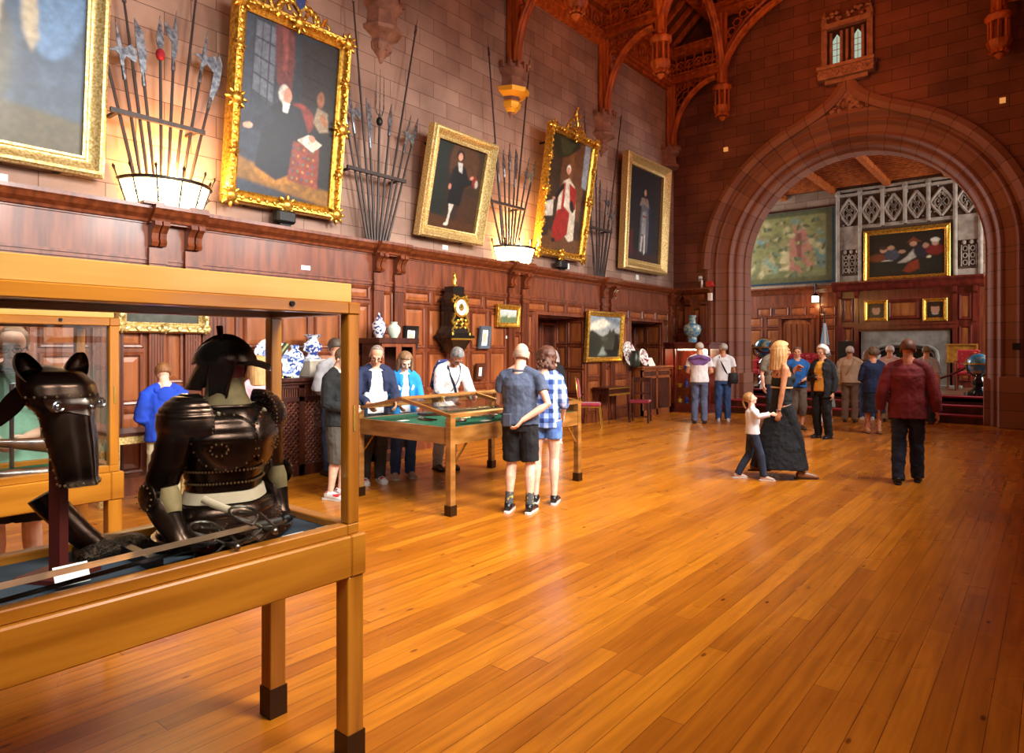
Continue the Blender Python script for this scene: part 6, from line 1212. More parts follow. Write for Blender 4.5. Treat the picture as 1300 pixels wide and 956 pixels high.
# ================================================================ black half-armour in the near case
ARM = mat('blackened steel', '#5a463a', .27, metal=.95, c2='#2a201a', nscale=(6, 6, 6), bump=.03, bscale=9)
ARMR = mat('russet steel', '#5c3420', .3, metal=.8, c2='#24130c', nscale=(10, 10, 10))
RIV = mat('bright rivets', '#b09a70', .3, metal=1); BUFF = mat('buff leather', '#7c6a44', .8, c2='#5c4c2e', nscale=(14, 14, 14), bump=.3); REDL = mat('dark red lining', '#5a1216', .8); STRAP = mat('pale leather strap', '#a8977c', .7)
def shell(b, fn, nu, nv, th=.004):   # open curved plate with thickness; fn(u,v)->Vector
    P = [[fn(i / nu, j / nv) for i in range(nu + 1)] for j in range(nv + 1)]; Q = []
    for j in range(nv + 1):
        r = []
        for i in range(nu + 1):
            du = P[j][min(i + 1, nu)] - P[j][max(i - 1, 0)]; dv = P[min(j + 1, nv)][i] - P[max(j - 1, 0)][i]; n = du.cross(dv); n = n.normalized() if n.length > 1e-9 else Vector((0, 0, 1)); r.append(P[j][i] + n * th)
        Q.append(r)
    W = nu + 1; v = [p for r in P for p in r] + [p for r in Q for p in r]; o = W * (nv + 1); f = []
    for j in range(nv):
        for i in range(nu): a = j * W + i; f += [(a, a + 1, a + W + 1, a + W), (o + a, o + a + W, o + a + W + 1, o + a + 1)]
    for j in range(nv):
        for i in (0, nu): a = j * W + i; f.append((a, a + W, o + a + W, o + a))
    for i in range(nu):
        for j in (0, nv): a = j * W + i; f.append((a, o + a, o + a + 1, a + 1))
    b.add(v, f)
Z0 = .912
t = thing('suit_of_armour', 'black half-armour with open helmet and ridged shoulder plates in the near case', 'armour', (0, 0, 0)); AT = t
# torso stand and breastplate (faces +Y locally); heights are measured from the case floor
def torso_r(z):   # half width, half depth
    k = [(.0, .215, .15), (.08, .185, .135), (.15, .15, .115), (.2, .135, .105), (.28, .155, .125), (.38, .175, .14), (.45, .165, .12), (.49, .12, .09), (.51, .08, .07)]
    for (za, a, c), (zb, d, e) in zip(k, k[1:]):
        if z <= zb: q = (z - za) / (zb - za); return a + (d - a) * q, c + (e - c) * q
    return k[-1][1:]
def tp(z, a, g=0):
    w, d = torso_r(z); w += g; d += g; ridge = .022 * max(0, math.cos((a - PI / 2) * 1.0)) ** 12
    return Vector((w * math.cos(a), (d + ridge) * math.sin(a), z))
b = B(); b.rings([[tp(z, 2 * PI * k / 40) for k in range(40)] for z in (.17, .2, .24, .28, .33, .38, .42, .45, .48, .5)]); 
b.tube([tp(.495, 2 * PI * k / 24, .004) for k in range(24)], .008, 6, closed=True)
b.done('breastplate', ARM, parent=t, smooth=True, auto=60)
def rivrow(b, z, g, n, a0=-.2, a1=PI + .2, r=.0042):
    for k in range(n): b.ell(tp(z, a0 + (a1 - a0) * k / (n - 1), g), r, seg=6, n=4)
b = B()
for z in (.19, .235): b.rings([[tp(z, 2 * PI * k / 40, .006) for k in range(40)], [tp(z + .035, 2 * PI * k / 40, .005) for k in range(40)]])
wl = b.done('waist_lames', ARM, parent=t, smooth=True, auto=60)
b = B(); rivrow(b, .222, .01, 46); rivrow(b, .268, .01, 46); tag(b.done('rivets', RIV, parent=wl, smooth=True), 'bright rivets', kind='stuff')
b = B(); b.rings([[tp(z, 2 * PI * k / 40, g) for k in range(40)] for z, g in ((.15, .004), (.15, .012), (.188, .012), (.188, .004))]); b.done('waist_strap', STRAP, parent=t, smooth=True, auto=50)
b = B(); b.rings([[tp(z, 2 * PI * k / 40, g) for k in range(40)] for z, g in ((.1, .02), (.115, .028), (.14, .02), (.148, .006))]); b.done('belt_plate', ARM, parent=t, smooth=True, auto=60)
b = B(); q = [tp(.128, a, .032) for a in (1.55, 1.7, 1.85, 2.0)]; b.tube([tp(.128 + .01 * k, 1.15 - .12 * k, .03) for k in range(6)], (.014), 8, flat=.4); b.done('buckle_strap', STRAP, parent=t, smooth=True)
for k in range(5):      # tasset lames, flaring
    z = .095 - .02 * k; b = B(); g = .012 + .012 * k; b.rings([[tp(max(0, z) if z > 0 else 0, 2 * PI * i / 40, g) + Vector((0, 0, min(0, z))) for i in range(40)], [tp(max(z, 0), 2 * PI * i / 40, g - .006) + Vector((0, 0, .026)) for i in range(40)]])
    if z > .01: 
        tl = b.done('tasset_lame', ARM, parent=t, smooth=True, auto=60)
        b = B(); [b.ell(tp(z + .012, a, g + .004), .0035, seg=6, n=4) for a in [(.1 + .24 * i) for i in range(13)]]; b.done('rivets', RIV, parent=tl, smooth=True)
b = B(); b.rings([[tp(z, 2 * PI * k / 30, .03) for k in range(30)] for z in (.0, .05, .1)]); b.done('skirt_plate', ARM, parent=t, smooth=True)
# collar and head form
b = B(); b.rings([[Vector((rx * math.cos(a), ry * math.sin(a) + .005, z)) for a in [2 * PI * k / 24 for k in range(24)]] for rx, ry, z in ((.115, .09, .47), (.1, .08, .5), (.075, .07, .54), (.066, .065, .58), (.064, .064, .6))]); b.done('leather_collar', BUFF, parent=t, smooth=True)
b = B(); b.ell((0, .0, .64), (.066, .075, .1), seg=20, n=14); b.done('head_form', REDL, parent=t, smooth=True)
# helmet: skull with comb, peak, hanging cheek plates, neck lames
def hel(u, v):   # u around, v from rim up
    a = 2 * PI * u; e = v * PI / 2; rx, ry, rz = .098, .122, .105; p = Vector((rx * math.cos(a) * math.cos(e), ry * math.sin(a) * math.cos(e), .675 + rz * math.sin(e)))
    p.z += .0; 
    return p
ht = Euler((-.04, 0, .65)).to_matrix().to_4x4(); hp = Matrix.Translation((0, 0, .635)) @ ht @ Matrix.Scale(.93, 4) @ Matrix.Translation((0, 0, -.66))
b = B(hp); shell(b, hel, 36, 14, .003); b.rings([[Vector((s * w, y, z)) for s, w, (y, z) in ((1, .006, p), (-1, .006, p), (-1, .002, q), (1, .002, q))] for p, q in [((.118 * math.cos(a), .67 + .103 * math.sin(a)), (.13 * math.cos(a), .67 + (.103 + .028 * math.sin(a)) * math.sin(a))) for a in [PI * k / 16 for k in range(17)]]])
b.done('helmet_skull', ARM, parent=t, smooth=True, auto=50)
b = B(hp); b.rings([[Vector((x, y, z)) for x, y, z in ((w * s, .075 + d, zz) for s, zz in ((-1, .686 - drop), (-.5, .69 + .012 - drop), (0, .7 - drop + .01), (.5, .69 + .012 - drop), (1, .686 - drop), (.5, .684 - drop), (-.5, .684 - drop)))] for w, d, drop in ((.096, .0, .0), (.09, .035, .006), (.06, .075, .016), (.015, .105, .03))]); b.done('helmet_peak', ARM, parent=t, smooth=True, auto=40)
for s in (-1, 1):
    b = B(hp); shell(b, lambda u, v: Vector((s * (.094 - .02 * v ** 2), -.035 + .1 * u * (1 - .35 * v), .69 - .15 * v + .01 * math.sin(u * PI))), 8, 8, .003 * -s); ck = b.done('cheek_plate', ARM, parent=t, smooth=True, auto=50)
    b = B(hp); b.tube([(s * (.098 - .02 * v ** 2), -.035 + .1 * (1 - .35 * v), .69 - .15 * v) for v in [k / 8 for k in range(9)]], .005, 6); b.done('gilt_edge', ARMR, parent=ck, smooth=True)
for k in range(4): b = B(hp); shell(b, lambda u, v: Vector(((.092 + .006 * k) * math.cos(PI * 1.12 + PI * .76 * u), (.1 + .012 * k) * math.sin(PI * 1.12 + PI * .76 * u) * (1 + .12 * v), .69 - .028 * k - .034 * v)), 16, 3, .003); b.done('neck_lame', ARM, parent=t, smooth=True, auto=50)
b = B(hp); b.cyl((0, -.02, .775), (-.01, -.03, .83), .011, .014, 10); b.done('plume_holder', ARMR, parent=t, smooth=True)
# arms
for s in (-1, 1):
    sh = Vector((s * .17, .0, .44)); R0 = Euler((0, s * .55, 0)).to_matrix()
    def pau(u, v):   # fluted shoulder plate
        a = -1.15 + 2.9 * u; e = -.35 + 1.75 * v; r = Vector((.115, .12, .105)); fl = .0045 * abs(math.sin(v * 7 * PI)) if .35 < v < .95 else 0
        d = Vector((s * math.cos(e) * math.cos(a * .9), math.cos(e) * math.sin(a * .9), math.sin(e))); return sh + Vector((s * -.035, 0, -.0)) + Vector((d.x * (r.x + fl), d.y * (r.y + fl), d.z * (r.z + fl)))
    b = B(); shell(b, pau, 26, 44, .0035 * (1 if s > 0 else -1)); pl = b.done('pauldron', ARM if s > 0 else ARM, parent=t, smooth=True, auto=60)
    b = B(); [b.ell(pau(.98, .05 + .08 * q) + Vector((0, .002, 0)), .0035, seg=6, n=4) for q in range(11)]; [b.ell(pau(.1 + .08 * q, .02), .0035, seg=6, n=4) for q in range(11)]; b.done('rivets', RIV, parent=pl, smooth=True)
    b = B(); b.tube([sh + Vector((-s * .07, .1 - .01 * q, .04 - .03 * q)) for q in range(5)], .009, 6, flat=.4); b.done('shoulder_strap', STRAP, parent=t, smooth=True)
    def chest(u, v):      # rounded fluted plate over the chest
        ph = 2 * PI * u; x = .1 * v * math.cos(ph); z = .105 * v * math.sin(ph); g = .03 * (1 - .35 * v ** 3) + (.004 * abs(math.sin((z + .1) * 95)) if z > -.01 and v < .93 else 0)
        return tp(min(.49, .375 + z), PI / 2 - s * (.085 + x) / .15, g)
    b = B(); shell(b, chest, 40, 18, -.003 * s); bl = b.done('breast_lame', ARM, parent=pl, smooth=True, auto=60)
    b = B(); [b.ell(chest(q / 20, .95) + Vector((0, .002, 0)), .0035, seg=6, n=4) for q in range(20)]; [b.ell(tp(.35 + .022 * math.sin(q * PI / 5), PI / 2 - s * (.1 + .022 * math.cos(q * PI / 5)) / .15, .036), .0035, seg=6, n=4) for q in range(10)]; b.done('chest_rivets', RIV, parent=pl, smooth=True)
    el = Vector((s * .245, -.035, .2)); wr = Vector((s * .225, .075, .03)) if s > 0 else Vector((s * .215, .06, -.02 + .05))
    d = el - (sh + Vector((s * .02, 0, -.03))); a0 = sh + Vector((s * .02, 0, -.03))
    b = B(); n = 9; b.tube([a0 + d * (k / 12) for k in range(13)], [(.062 - .012 * k / 12 + .004 * (k % 2)) for k in range(13)], 18); b.done('upper_arm_plate', ARM, parent=t, smooth=True, auto=30)
    b = B(); b.ell(el, (.055, .06, .055), seg=20, n=14); b.ell(el + Vector((0, -.05, 0)), (.03, .03, .035), seg=14, n=10); b.ell(el + Vector((s * .05, .02, 0)), (.012, .05, .05), seg=14, n=10); ec = b.done('elbow_cop', ARM, parent=t, smooth=True)
    b = B(); [b.ell(el + Vector((s * .062, .02 + .042 * math.cos(q * PI / 6), .042 * math.sin(q * PI / 6))), .0035, seg=6, n=4) for q in range(12)]; b.done('rivets', RIV, parent=ec, smooth=True)
    b = B(); f = wr - el; b.tube([el + f * (.12 + .88 * k / 6) for k in range(7)], [.052, .055, .052, .047, .042, .038, .044], 18); b.done('vambrace', ARM, parent=t, smooth=True, auto=40)
    b = B(); b.tube([el + Vector((-s * .01, .045, .03)), el + Vector((-s * .012, .05, -.01)), el + f * .35 + Vector((0, .035, 0))], [.03, .04, .03], 12); b.done('leather_sleeve', BUFF, parent=t, smooth=True)
b = B(); b.cyl((0, 0, 0), (0, 0, .2), .03); b.cyl((0, 0, 0), (0, 0, .015), .12, seg=20); b.done('stand_post', WOOD_D, parent=t)
t.location = (-2.43, 1.25, .912); t.rotation_euler = (0, 0, math.radians(-80))
for c in kids(t): pass
# ---------------- horse's head armour
t = thing('horse_head_armour', 'black steel horse face armour with ears on a post in the near case', 'armour', (0, 0, 0))
SEC = [(.66, .02, .02, -.1), (.655, .05, .04, -.07), (.635, .095, .08, -.035), (.6, .113, .095, -.01), (.565, .115, .09, .005), (.54, .106, .082, .012), (.52, .088, .07, .02), (.5, .083, .066, .03), (.46, .083, .06, .04), (.42, .08, .057, .05), (.38, .075, .053, .058), (.34, .068, .05, .065), (.31, .062, .047, .07), (.29, .066, .05, .075)]
def ch(u, v):
    k = v * (len(SEC) - 1); i = min(int(k), len(SEC) - 2); q = k - i; z, w, d, y = [A + (C - A) * q for A, C in zip(SEC[i], SEC[i + 1])]
    a = -.35 + (PI + .7) * u; rd = .014 * max(0, math.cos(a - PI / 2)) ** 30 * (1 if z < .55 else .3)
    sc = 1.0
    return Vector((-w * math.cos(a), y + (d + rd) * math.sin(a), z))
b = B(); shell(b, ch, 40, 52, -.003); b.done('face_plate', ARM, parent=t, smooth=True, auto=60)
b = B(); shell(b, lambda u, v: ch(.2 + .6 * u, .33 + .14 * v + .06 * (abs(u - .5) < .25) * (1 - abs(u - .5) * 4) * v) + Vector((0, .007, 0)), 24, 8, -.003); fp = b.done('brow_plate', mat('polished brow steel', '#9c8e84', .28, metal=1, c2='#5c4c42', nscale=(9, 9, 9)), parent=t, smooth=True, auto=60)
b = B()
for u in (.28, .72): c = ch(u, .4); b.tube([c + Vector((.02 * math.cos(q), .012, .014 * math.sin(q))) for q in [2 * PI * k / 12 for k in range(12)]], .004, 6, closed=True); b.ell(c + Vector((0, .01, 0)), (.009, .006, .009), seg=8, n=6)
b.ell(ch(.5, .42) + Vector((0, .012, 0)), .007, seg=8, n=6); b.done('eye_bosses', STEEL, parent=fp, smooth=True)
b = B()
for k in range(11): 
    for u in (.02, .98): b.ell(ch(u, .36 + .06 * k), .0045, seg=6, n=4)
for k in range(12): b.ell(ch(.08 + .076 * k, .975), .0045, seg=6, n=4); b.ell(ch(.08 + .076 * k, .31), .004, seg=6, n=4)
b.done('rivets', RIV, parent=t, smooth=True)
for s in (-1, 1):
    def ear(u, v): a = -1.4 + 2.8 * u; w = .04 * math.sin(PI * min(1, .22 + .76 * v)) ** .6 + .004; c = Vector((s * (.07 + .035 * v), -.02 - .02 * v, .61 + .085 * v)); return c + Vector((w * math.sin(a), -w * .75 * math.cos(a) + .02, 0))
    b = B(); shell(b, ear, 14, 12, .003); b.done('ear_plate', ARM, parent=t, smooth=True, auto=60)
    b = B(); shell(b, lambda u, v: Vector((s * (.1 + .03 * v), -.02 - .05 * v + (.05 * math.sin(PI * (.12 + .85 * v))) * (u - .5) * 1.8, .6 - .12 * v)), 8, 12, .003 * -s); b.done('cheek_plate', ARM, parent=t, smooth=True, auto=60)
b = B(); b.box(-.016, .016, -.02, .02, 0, .55); b.box(-.015, .015, -.02, .06, .5, .53); b.box(-.08, .08, -.08, .08, 0, .015); b.done('stand_post', mat('red stained post', '#4a140e', .5), parent=t)
t.location = (-2.4, .7, .912); t.rotation_euler = (0, 0, math.radians(-62))
# ---------------- gauntlet, mail and arm pieces on the case floor
MAIL = mat('black mail', '#17130f', .35, metal=.8, c2='#4a3a2c', nscale=(120, 120, 120), bump=1, bdist=.01)
def heap(p, r, label):
    b = B(); b.ell(p, r, seg=26, n=14); 
    for i, v in enumerate(b.v): n = noise.noise(v * 14) * .35 + 1; c = Vector(p); b.v[i] = c + (v - c) * n; b.v[i].z = max(b.v[i].z, .913)
    tag(b.done('mail_piece', MAIL, smooth=True), label, 'armour')
heap((-2.32, .3, .93), (.1, .13, .06), 'heap of dark riveted mail at the far left of the near case'); heap((-2.52, .88, .93), (.07, .12, .055), 'dark mail sleeve between horse armour and half-armour')
t = thing('vambrace', 'black arm plate leaning beside the horse armour post', 'armour', (-2.55, .77, .912)); b = B(); b.tube([(-2.5, .86, .93), (-2.53, .8, 1.0), (-2.57, .73, 1.1), (-2.58, .71, 1.14)], [.036, .04, .045, .05], 16); b.done('arm_plate', ARM, parent=t, smooth=True); b = B(); [b.ell((-2.505 + .0, .8 + .01 * k, 1.03 - .016 * k), .004, seg=6, n=4) for k in range(6)]; b.done('rivets', RIV, parent=t, smooth=True)
# ================================================================ visitors
SKIN = mat('skin', '#d8a080', .5, c2='#c88a6a', nscale=(20, 20, 20)); SKIN_P = mat('pale skin', '#e4b8a0', .5, c2='#d8a488', nscale=(20, 20, 20)); SKIN_T = mat('tanned skin', '#c08058', .45, c2='#a86a46', nscale=(20, 20, 20)); SKIN_D = mat('ruddy skin', '#b06a4c', .5, c2='#98563c', nscale=(20, 20, 20))
def cloth(name, c, c2=None, rough=.85, ns=5, ramp=(.35, .65)): return mat(name, c, rough, c2=c2 or c, nscale=(ns,) * 3, bump=.25, bscale=14, bdist=.02, ramp=ramp)
TEXN = bpy.data.textures.new('folds', 'CLOUDS'); TEXN.noise_scale = .085; TEXN.noise_depth = 2
def remesh(b, name, m, parent, vox=.012, it=2, folds=0, f=.5):
    """union of the shapes in b as one continuous skin"""
    me = bpy.data.meshes.new('raw'); me.from_pydata([tuple(v) for v in b.v], [], b.f)
    bm = bmesh.new(); bm.from_mesh(me); bmesh.ops.recalc_face_normals(bm, faces=bm.faces); bm.to_mesh(me); bm.free()
    o = bpy.data.objects.new(name, me); COL.objects.link(o)
    r = o.modifiers.new('r', 'REMESH'); r.mode = 'VOXEL'; r.voxel_size = vox
    s = o.modifiers.new('s', 'SMOOTH'); s.factor = f; s.iterations = it
    if folds: d = o.modifiers.new('d', 'DISPLACE'); d.texture = TEXN; d.strength = folds * 1.9 if name != 'hair' else folds; d.mid_level = .5; d.texture_coords = 'LOCAL'
    dg = bpy.context.evaluated_depsgraph_get(); dg.update(); me2 = bpy.data.meshes.new_from_object(o.evaluated_get(dg)); me2.name = name
    o.modifiers.clear(); o.data = me2; bpy.data.meshes.remove(me); me2.materials.clear(); me2.materials.append(m); me2.polygons.foreach_set('use_smooth', [True] * len(me2.polygons)); o.parent = parent
    return o
V = Vector
def rotx(p, c, a):   # rotate p about the X axis through c
    d = p - c; return c + V((d.x, d.y * math.cos(a) - d.z * math.sin(a), d.y * math.sin(a) + d.z * math.cos(a)))
ARMS = {  # elbow and wrist offsets from the shoulder, x outward
    'down': ((.055, -.03, -.29), (.06, .04, -.54)), 'back': ((.13, -.1, -.26), (-.12, -.2, -.38)), 'table': ((.05, .08, -.28), (-.02, .3, -.36)), 'front': ((.06, .02, -.29), (-.1, .2, -.34)), 'pocket': ((.11, -.06, -.27), (.03, .08, -.46)),
    'cam': ((.05, .12, -.26), (-.08, .26, -.05)), 'chin': ((.03, .1, -.27), (-.1, .2, -.02)), 'hip': ((.16, -.06, -.22), (.02, .06, -.42)), 'swingf': ((.05, .08, -.28), (.05, .22, -.5)), 'swingb': ((.06, -.12, -.27), (.08, -.14, -.53)), 'out': ((.08, .14, -.24), (.06, .38, -.3)), 'fold': ((.07, .04, -.29), (-.16, .2, -.24))}
def hand(b, w, d, s, k=1, curl=.5, det=True):
    """palm and five fingers at wrist w pointing along d"""
    d = d.normalized(); side = V((1, 0, 0)); side = (side - d * side.dot(d)).normalized(); fw = side.cross(d); fwd = fw if fw.y > 0 else -fw
    # palm faces inwards: finger row runs front to back
    row = fwd; inn = V((-s, 0, 0)); inn = (inn - d * inn.dot(d) - row * inn.dot(row)); inn = inn.normalized() if inn.length > .1 else d.cross(row)
    pc = w + d * .05 * k
    b.tube([w - d * .01, w + d * .03 * k, w + d * .085 * k], [(.026 * k, .02 * k), (.038 * k, .017 * k), (.04 * k, .014 * k)], 10, up=row)
    for i, (o, L) in enumerate(((.03, .072), (.01, .08), (-.01, .074), (-.03, .058))):
        p0 = w + d * .08 * k + row * o * k; c = curl * (1 + .1 * i); p1 = p0 + (d * math.cos(c * .5) + inn * math.sin(c * .5)) * L * .45 * k; p2 = p1 + (d * math.cos(c * 1.3) + inn * math.sin(c * 1.3)) * L * .32 * k; p3 = p2 + (d * math.cos(c * 2) + inn * math.sin(c * 2)) * L * .25 * k
        b.tube([p0, p1, p2, p3], [.0098 * k, .0092 * k, .0086 * k, .0074 * k], 7)
    q0 = w + d * .025 * k + row * .026 * k; q1 = q0 + (d * .6 + row * .6 + inn * .3).normalized() * .035 * k; q2 = q1 + (d * .85 + row * .2 + inn * .4).normalized() * .03 * k; b.tube([q0, q1, q2], [.014 * k, .0115 * k, .009 * k], 7)
def person(label, px=None, py=None, at=None, face=0, H=1.72, sex='m', lean=0, nod=0, yaw=0, arms=('down', 'down'), step=0, stance=.1, skin=None, hair=('short', '#6a5a4a'), top=None, bottom=None, shoes=None, build=1.0, near=False, glasses=False, turn=None, z0=0, sock=None, hem=None):
    """face: compass angle in degrees, 0 looks to +Y (towards the arch), 90 looks to -X (the left wall)"""
    loc = V(at) if at else atZ(px, py, z0); loc.z = z0; skin = skin or SKIN; k = H / 1.75; K = lambda *a: V(a) * k
    t = thing('person', label, 'person', (0, 0, 0)); fem = sex == 'f'; ch = H < 1.4; bw = build
    hipc = K(0, 0, .93); la = -math.radians(lean)
    bend = lambda p, f=1.0: rotx(p, hipc, la * f)
    waist = bend(K(0, 0, 1.1), .5); chest = bend(K(0, .0, 1.3), .9); nk = bend(K(0, -.015, 1.45)); sw = (.155 if fem else .178) * (bw ** .4)
    hd_base = bend(K(0, .0, 1.485)); na = la - math.radians(nod)
    def hp(p, yw=yaw):  # head local -> world local
        p = V(p) * k * (1.12 if ch else 1); a = math.radians(yw); p = V((p.x * math.cos(a) - p.y * math.sin(a), p.x * math.sin(a) + p.y * math.cos(a), p.z)); return hd_base + V((p.x, p.y * math.cos(na) - p.z * math.sin(na), p.y * math.sin(na) + p.z * math.cos(na)))
    Rh = Matrix.Rotation(na, 3, 'X') @ Matrix.Rotation(math.radians(yaw), 3, 'Z'); kh = k * (1.12 if ch else 1)
    sh = [bend(K(s * sw, -.01, 1.385)) for s in (-1, 1)]; el = []; wr = []
    for i, s in enumerate((-1, 1)):
        a = arms[i]; e, w_ = ARMS[a] if isinstance(a, str) else a; ll = la * (.35 if isinstance(a, str) and a in ('down', 'pocket', 'swingf', 'swingb') else .6)
        f = lambda q: sh[i] + V((s * q[0] * (1 + .25 * (bw - 1)), q[1] * math.cos(-ll * .5) , q[2])) * 1.0 if False else sh[i] + V((s * q[0], q[1], q[2])) * k
        el.append(f(e) + V((s * .03 * (bw - 1), 0, 0))); wr.append(f(w_))
    st = math.radians(step); hips = [K(s * .085 * (1.05 if fem else 1), 0, .9) for s in (-1, 1)]; kn = []; an = []
    for i, s in enumerate((-1, 1)):
        a = st * (1 if i else -1); kb = .03 + abs(st) * .1 * (1 if a < 0 else .3)
        kk = hips[i] + V((s * (stance - .085) * .5, math.sin(a) * .42 + kb, -math.cos(a) * .42)) * k; aa = kk + V((s * (stance - .085) * .5, math.sin(a) * .4 - kb * (1 if a > 0 else 2.5), -.4 * math.cos(a))) * k; kn.append(kk); an.append(V((aa.x, aa.y, .085 * k + (.06 * k if a < -.25 else 0))))
    vox = .0075 if near else .0125
    # ---- body, one surface
    b = B(); up_f = lambda p: 0
    b.tube([hipc - K(0, 0, .06), hipc, waist, chest, bend(K(0, -.01, 1.39)), nk], [(.1 * bw * k, .15 * k), (.105 * bw * k, .16 * bw * k), (.095 * bw * k, .135 * bw * k), (.11 * bw * k, .155 * bw * k), (.09 * k, .15 * k), (.05 * k, .06 * k)], 16, up=(0, 1, 0))
    b.tube([nk - K(0, 0, .04), nk + K(0, 0, .02), hp((0, -.012, .02)), hp((0, -.005, .07))], [.075 * k, .062 * k, .056 * k, .056 * k], 14)
    for i, s in enumerate((-1, 1)):
        b.ell(sh[i] - V((s * .012, 0, .004)), .052 * k); b.tube([sh[i] + V((-s * .01, 0, .01)), nk + K(s * .03, 0, .035)], [.042 * k, .034 * k], 10); r = .82 if fem or ch else 1.0
        b.tube([sh[i], sh[i].lerp(el[i], .5), el[i], el[i].lerp(wr[i], .3), wr[i]], [.052 * k * r, .045 * k * r, .038 * k * r, .04 * k * r, .026 * k * r], 12); hand(b, wr[i], (wr[i] - el[i]).normalized() * .7 + V((0, 0, -.3)), s, k * (.9 if fem else 1), .55)
        b.tube([hips[i] + K(0, 0, .03), hips[i].lerp(kn[i], .4), kn[i] + K(0, 0, .05), kn[i], kn[i].lerp(an[i], .3) - K(0, .012, 0), kn[i].lerp(an[i], .75), an[i], an[i] - K(0, 0, .04)], [.088 * k, .078 * k, .055 * k, .053 * k, .056 * k, .038 * k, .034 * k, .036 * k], 12)
        b.tube([an[i] + K(0, -.03, -.045), an[i] + K(0, .05, -.045), an[i] + K(s * .01, .15, -.06)], [(.03 * k, .035 * k), (.035 * k, .04 * k), (.018 * k, .035 * k)], 10, up=(0, 0, 1))
    # head: skull, face, jaw, nose, brow, lips, ears
    b.ell(hp((0, -.012, .155)), (.073 * kh, .093 * kh, .088 * kh), R=Rh, seg=20, n=14); b.ell(hp((0, .022, .115)), (.06 * kh, .068 * kh, .088 * kh), R=Rh, seg=18, n=12); b.ell(hp((0, .048, .05)), (.038 * kh, .036 * kh, .03 * kh), R=Rh)
    b.tube([hp((0, .086, .14)), hp((0, .103, .112)), hp((0, .108, .097)), hp((0, .09, .088))], [.008 * kh, .011 * kh, .014 * kh, .009 * kh], 8); b.ell(hp((0, .072, .148)), (.048 * kh, .018 * kh, .012 * kh), R=Rh); b.ell(hp((0, .084, .07)), (.022 * kh, .01 * kh, .008 * kh), R=Rh)
    for s in (-1, 1): b.ell(hp((s * .04, .065, .1)), (.02 * kh, .018 * kh, .022 * kh), R=Rh); b.ell(hp((s * .077, -.005, .115)), (.01 * kh, .019 * kh, .031 * kh), R=Rh)
    remesh(b, 'body', skin, t, vox=vox * .8, it=2 if near else 1)
    b = B()
    for s in (-1, 1): b.ell(hp((s * .031, .083, .125)), (.011 * kh, .006 * kh, .006 * kh), R=Rh, seg=8, n=6)
    b.done('eyes', mat('dark eye', '#241812', .2), parent=t, smooth=True)
    hc = mat('hair ' + hair[1], hair[1], .6, c2=hair[2] if len(hair) > 2 else hair[1], nscale=(60, 60, 12), bump=.4, bscale=60, bdist=.006)
    b = B()
    for s in (-1, 1): b.tube([hp((s * .016, .091, .142)), hp((s * .032, .09, .148)), hp((s * .047, .078, .143))], .0045 * kh, 5)
    b.done('eyebrows', hc, parent=t, smooth=True)
    b = B(); b.tube([hp((-.022, .094, .0705)), hp((0, .0965, .0725)), hp((.022, .094, .0705))], .0045 * kh, 6); b.done('lips', mat('lips', '#a85848', .4), parent=t, smooth=True)
    if glasses:
        b = B()
        for s in (-1, 1): b.tube([hp((s * .034 + .024 * math.cos(q * PI / 5), .101, .122 + .017 * math.sin(q * PI / 5))) for q in range(10)], .0022, 5, closed=True); b.tube([hp((s * .058, .098, .126)), hp((s * .08, .0, .125))], .002, 5)
        b.tube([hp((-.01, .103, .124)), hp((.01, .103, .124))], .002, 5); b.done('glasses', IRON, parent=t)
    # hair
    style = hair[0]; b = B()
    if style != 'none':
        hi = dict(short=.012, bald=.0, bob=.022, long=.022, curly=.035, perm=.03, receding=.008, ponytail=.012)[style]
        n = 14
        def cap(g, lo, front):   # hair cap points over skull
            R_ = []
            for j in range(9):
                e = lo + (PI / 2 - lo) * j / 8; ring = []
                for i in range(24):
                    a = 2 * PI * i / 24; y = math.sin(a); ee = max(e, front) if y > .35 else e
                    ring.append(hp((math.cos(a) * math.cos(ee) * (.076 + g), -.014 + math.sin(a) * math.cos(ee) * (.096 + g), .155 + math.sin(ee) * (.088 + g))))
                R_.append(ring)
            b.rings(R_)
        if style == 'bald':
            for zz, rr_ in ((.145, .082), (.125, .08), (.105, .077), (.085, .072)): b.tube([hp((rr_ * math.cos(a), -.014 + (rr_ + .018) * math.sin(a), zz)) for a in [PI * .99 + (PI * 1.02) * q / 14 for q in range(15)]], .0082 * kh, 8)
        else:
            cap(hi, -.45 if style in ('short', 'receding', 'ponytail') else -.6, .5 if style != 'receding' else .95)
            for s in (-1, 1): b.ell(hp((s * .072, -.02, .125)), (.014 * kh, .04 * kh, .04 * kh), R=Rh)
        if style in ('bob', 'long'):
            L = .16 if style == 'bob' else .28
            for q in range(13):
                a = PI * .92 + PI * 1.16 * q / 12; p0 = hp((.084 * math.cos(a), -.014 + .1 * math.sin(a), .16)); p1 = hp((.098 * math.cos(a), -.012 + .105 * math.sin(a), .06)); p2 = V((p1.x * 1.04 - 0, p1.y - .02, p0.z - L * k)); b.tube([p0, p1, p2], [.024 * k, .026 * k, .016 * k], 8)
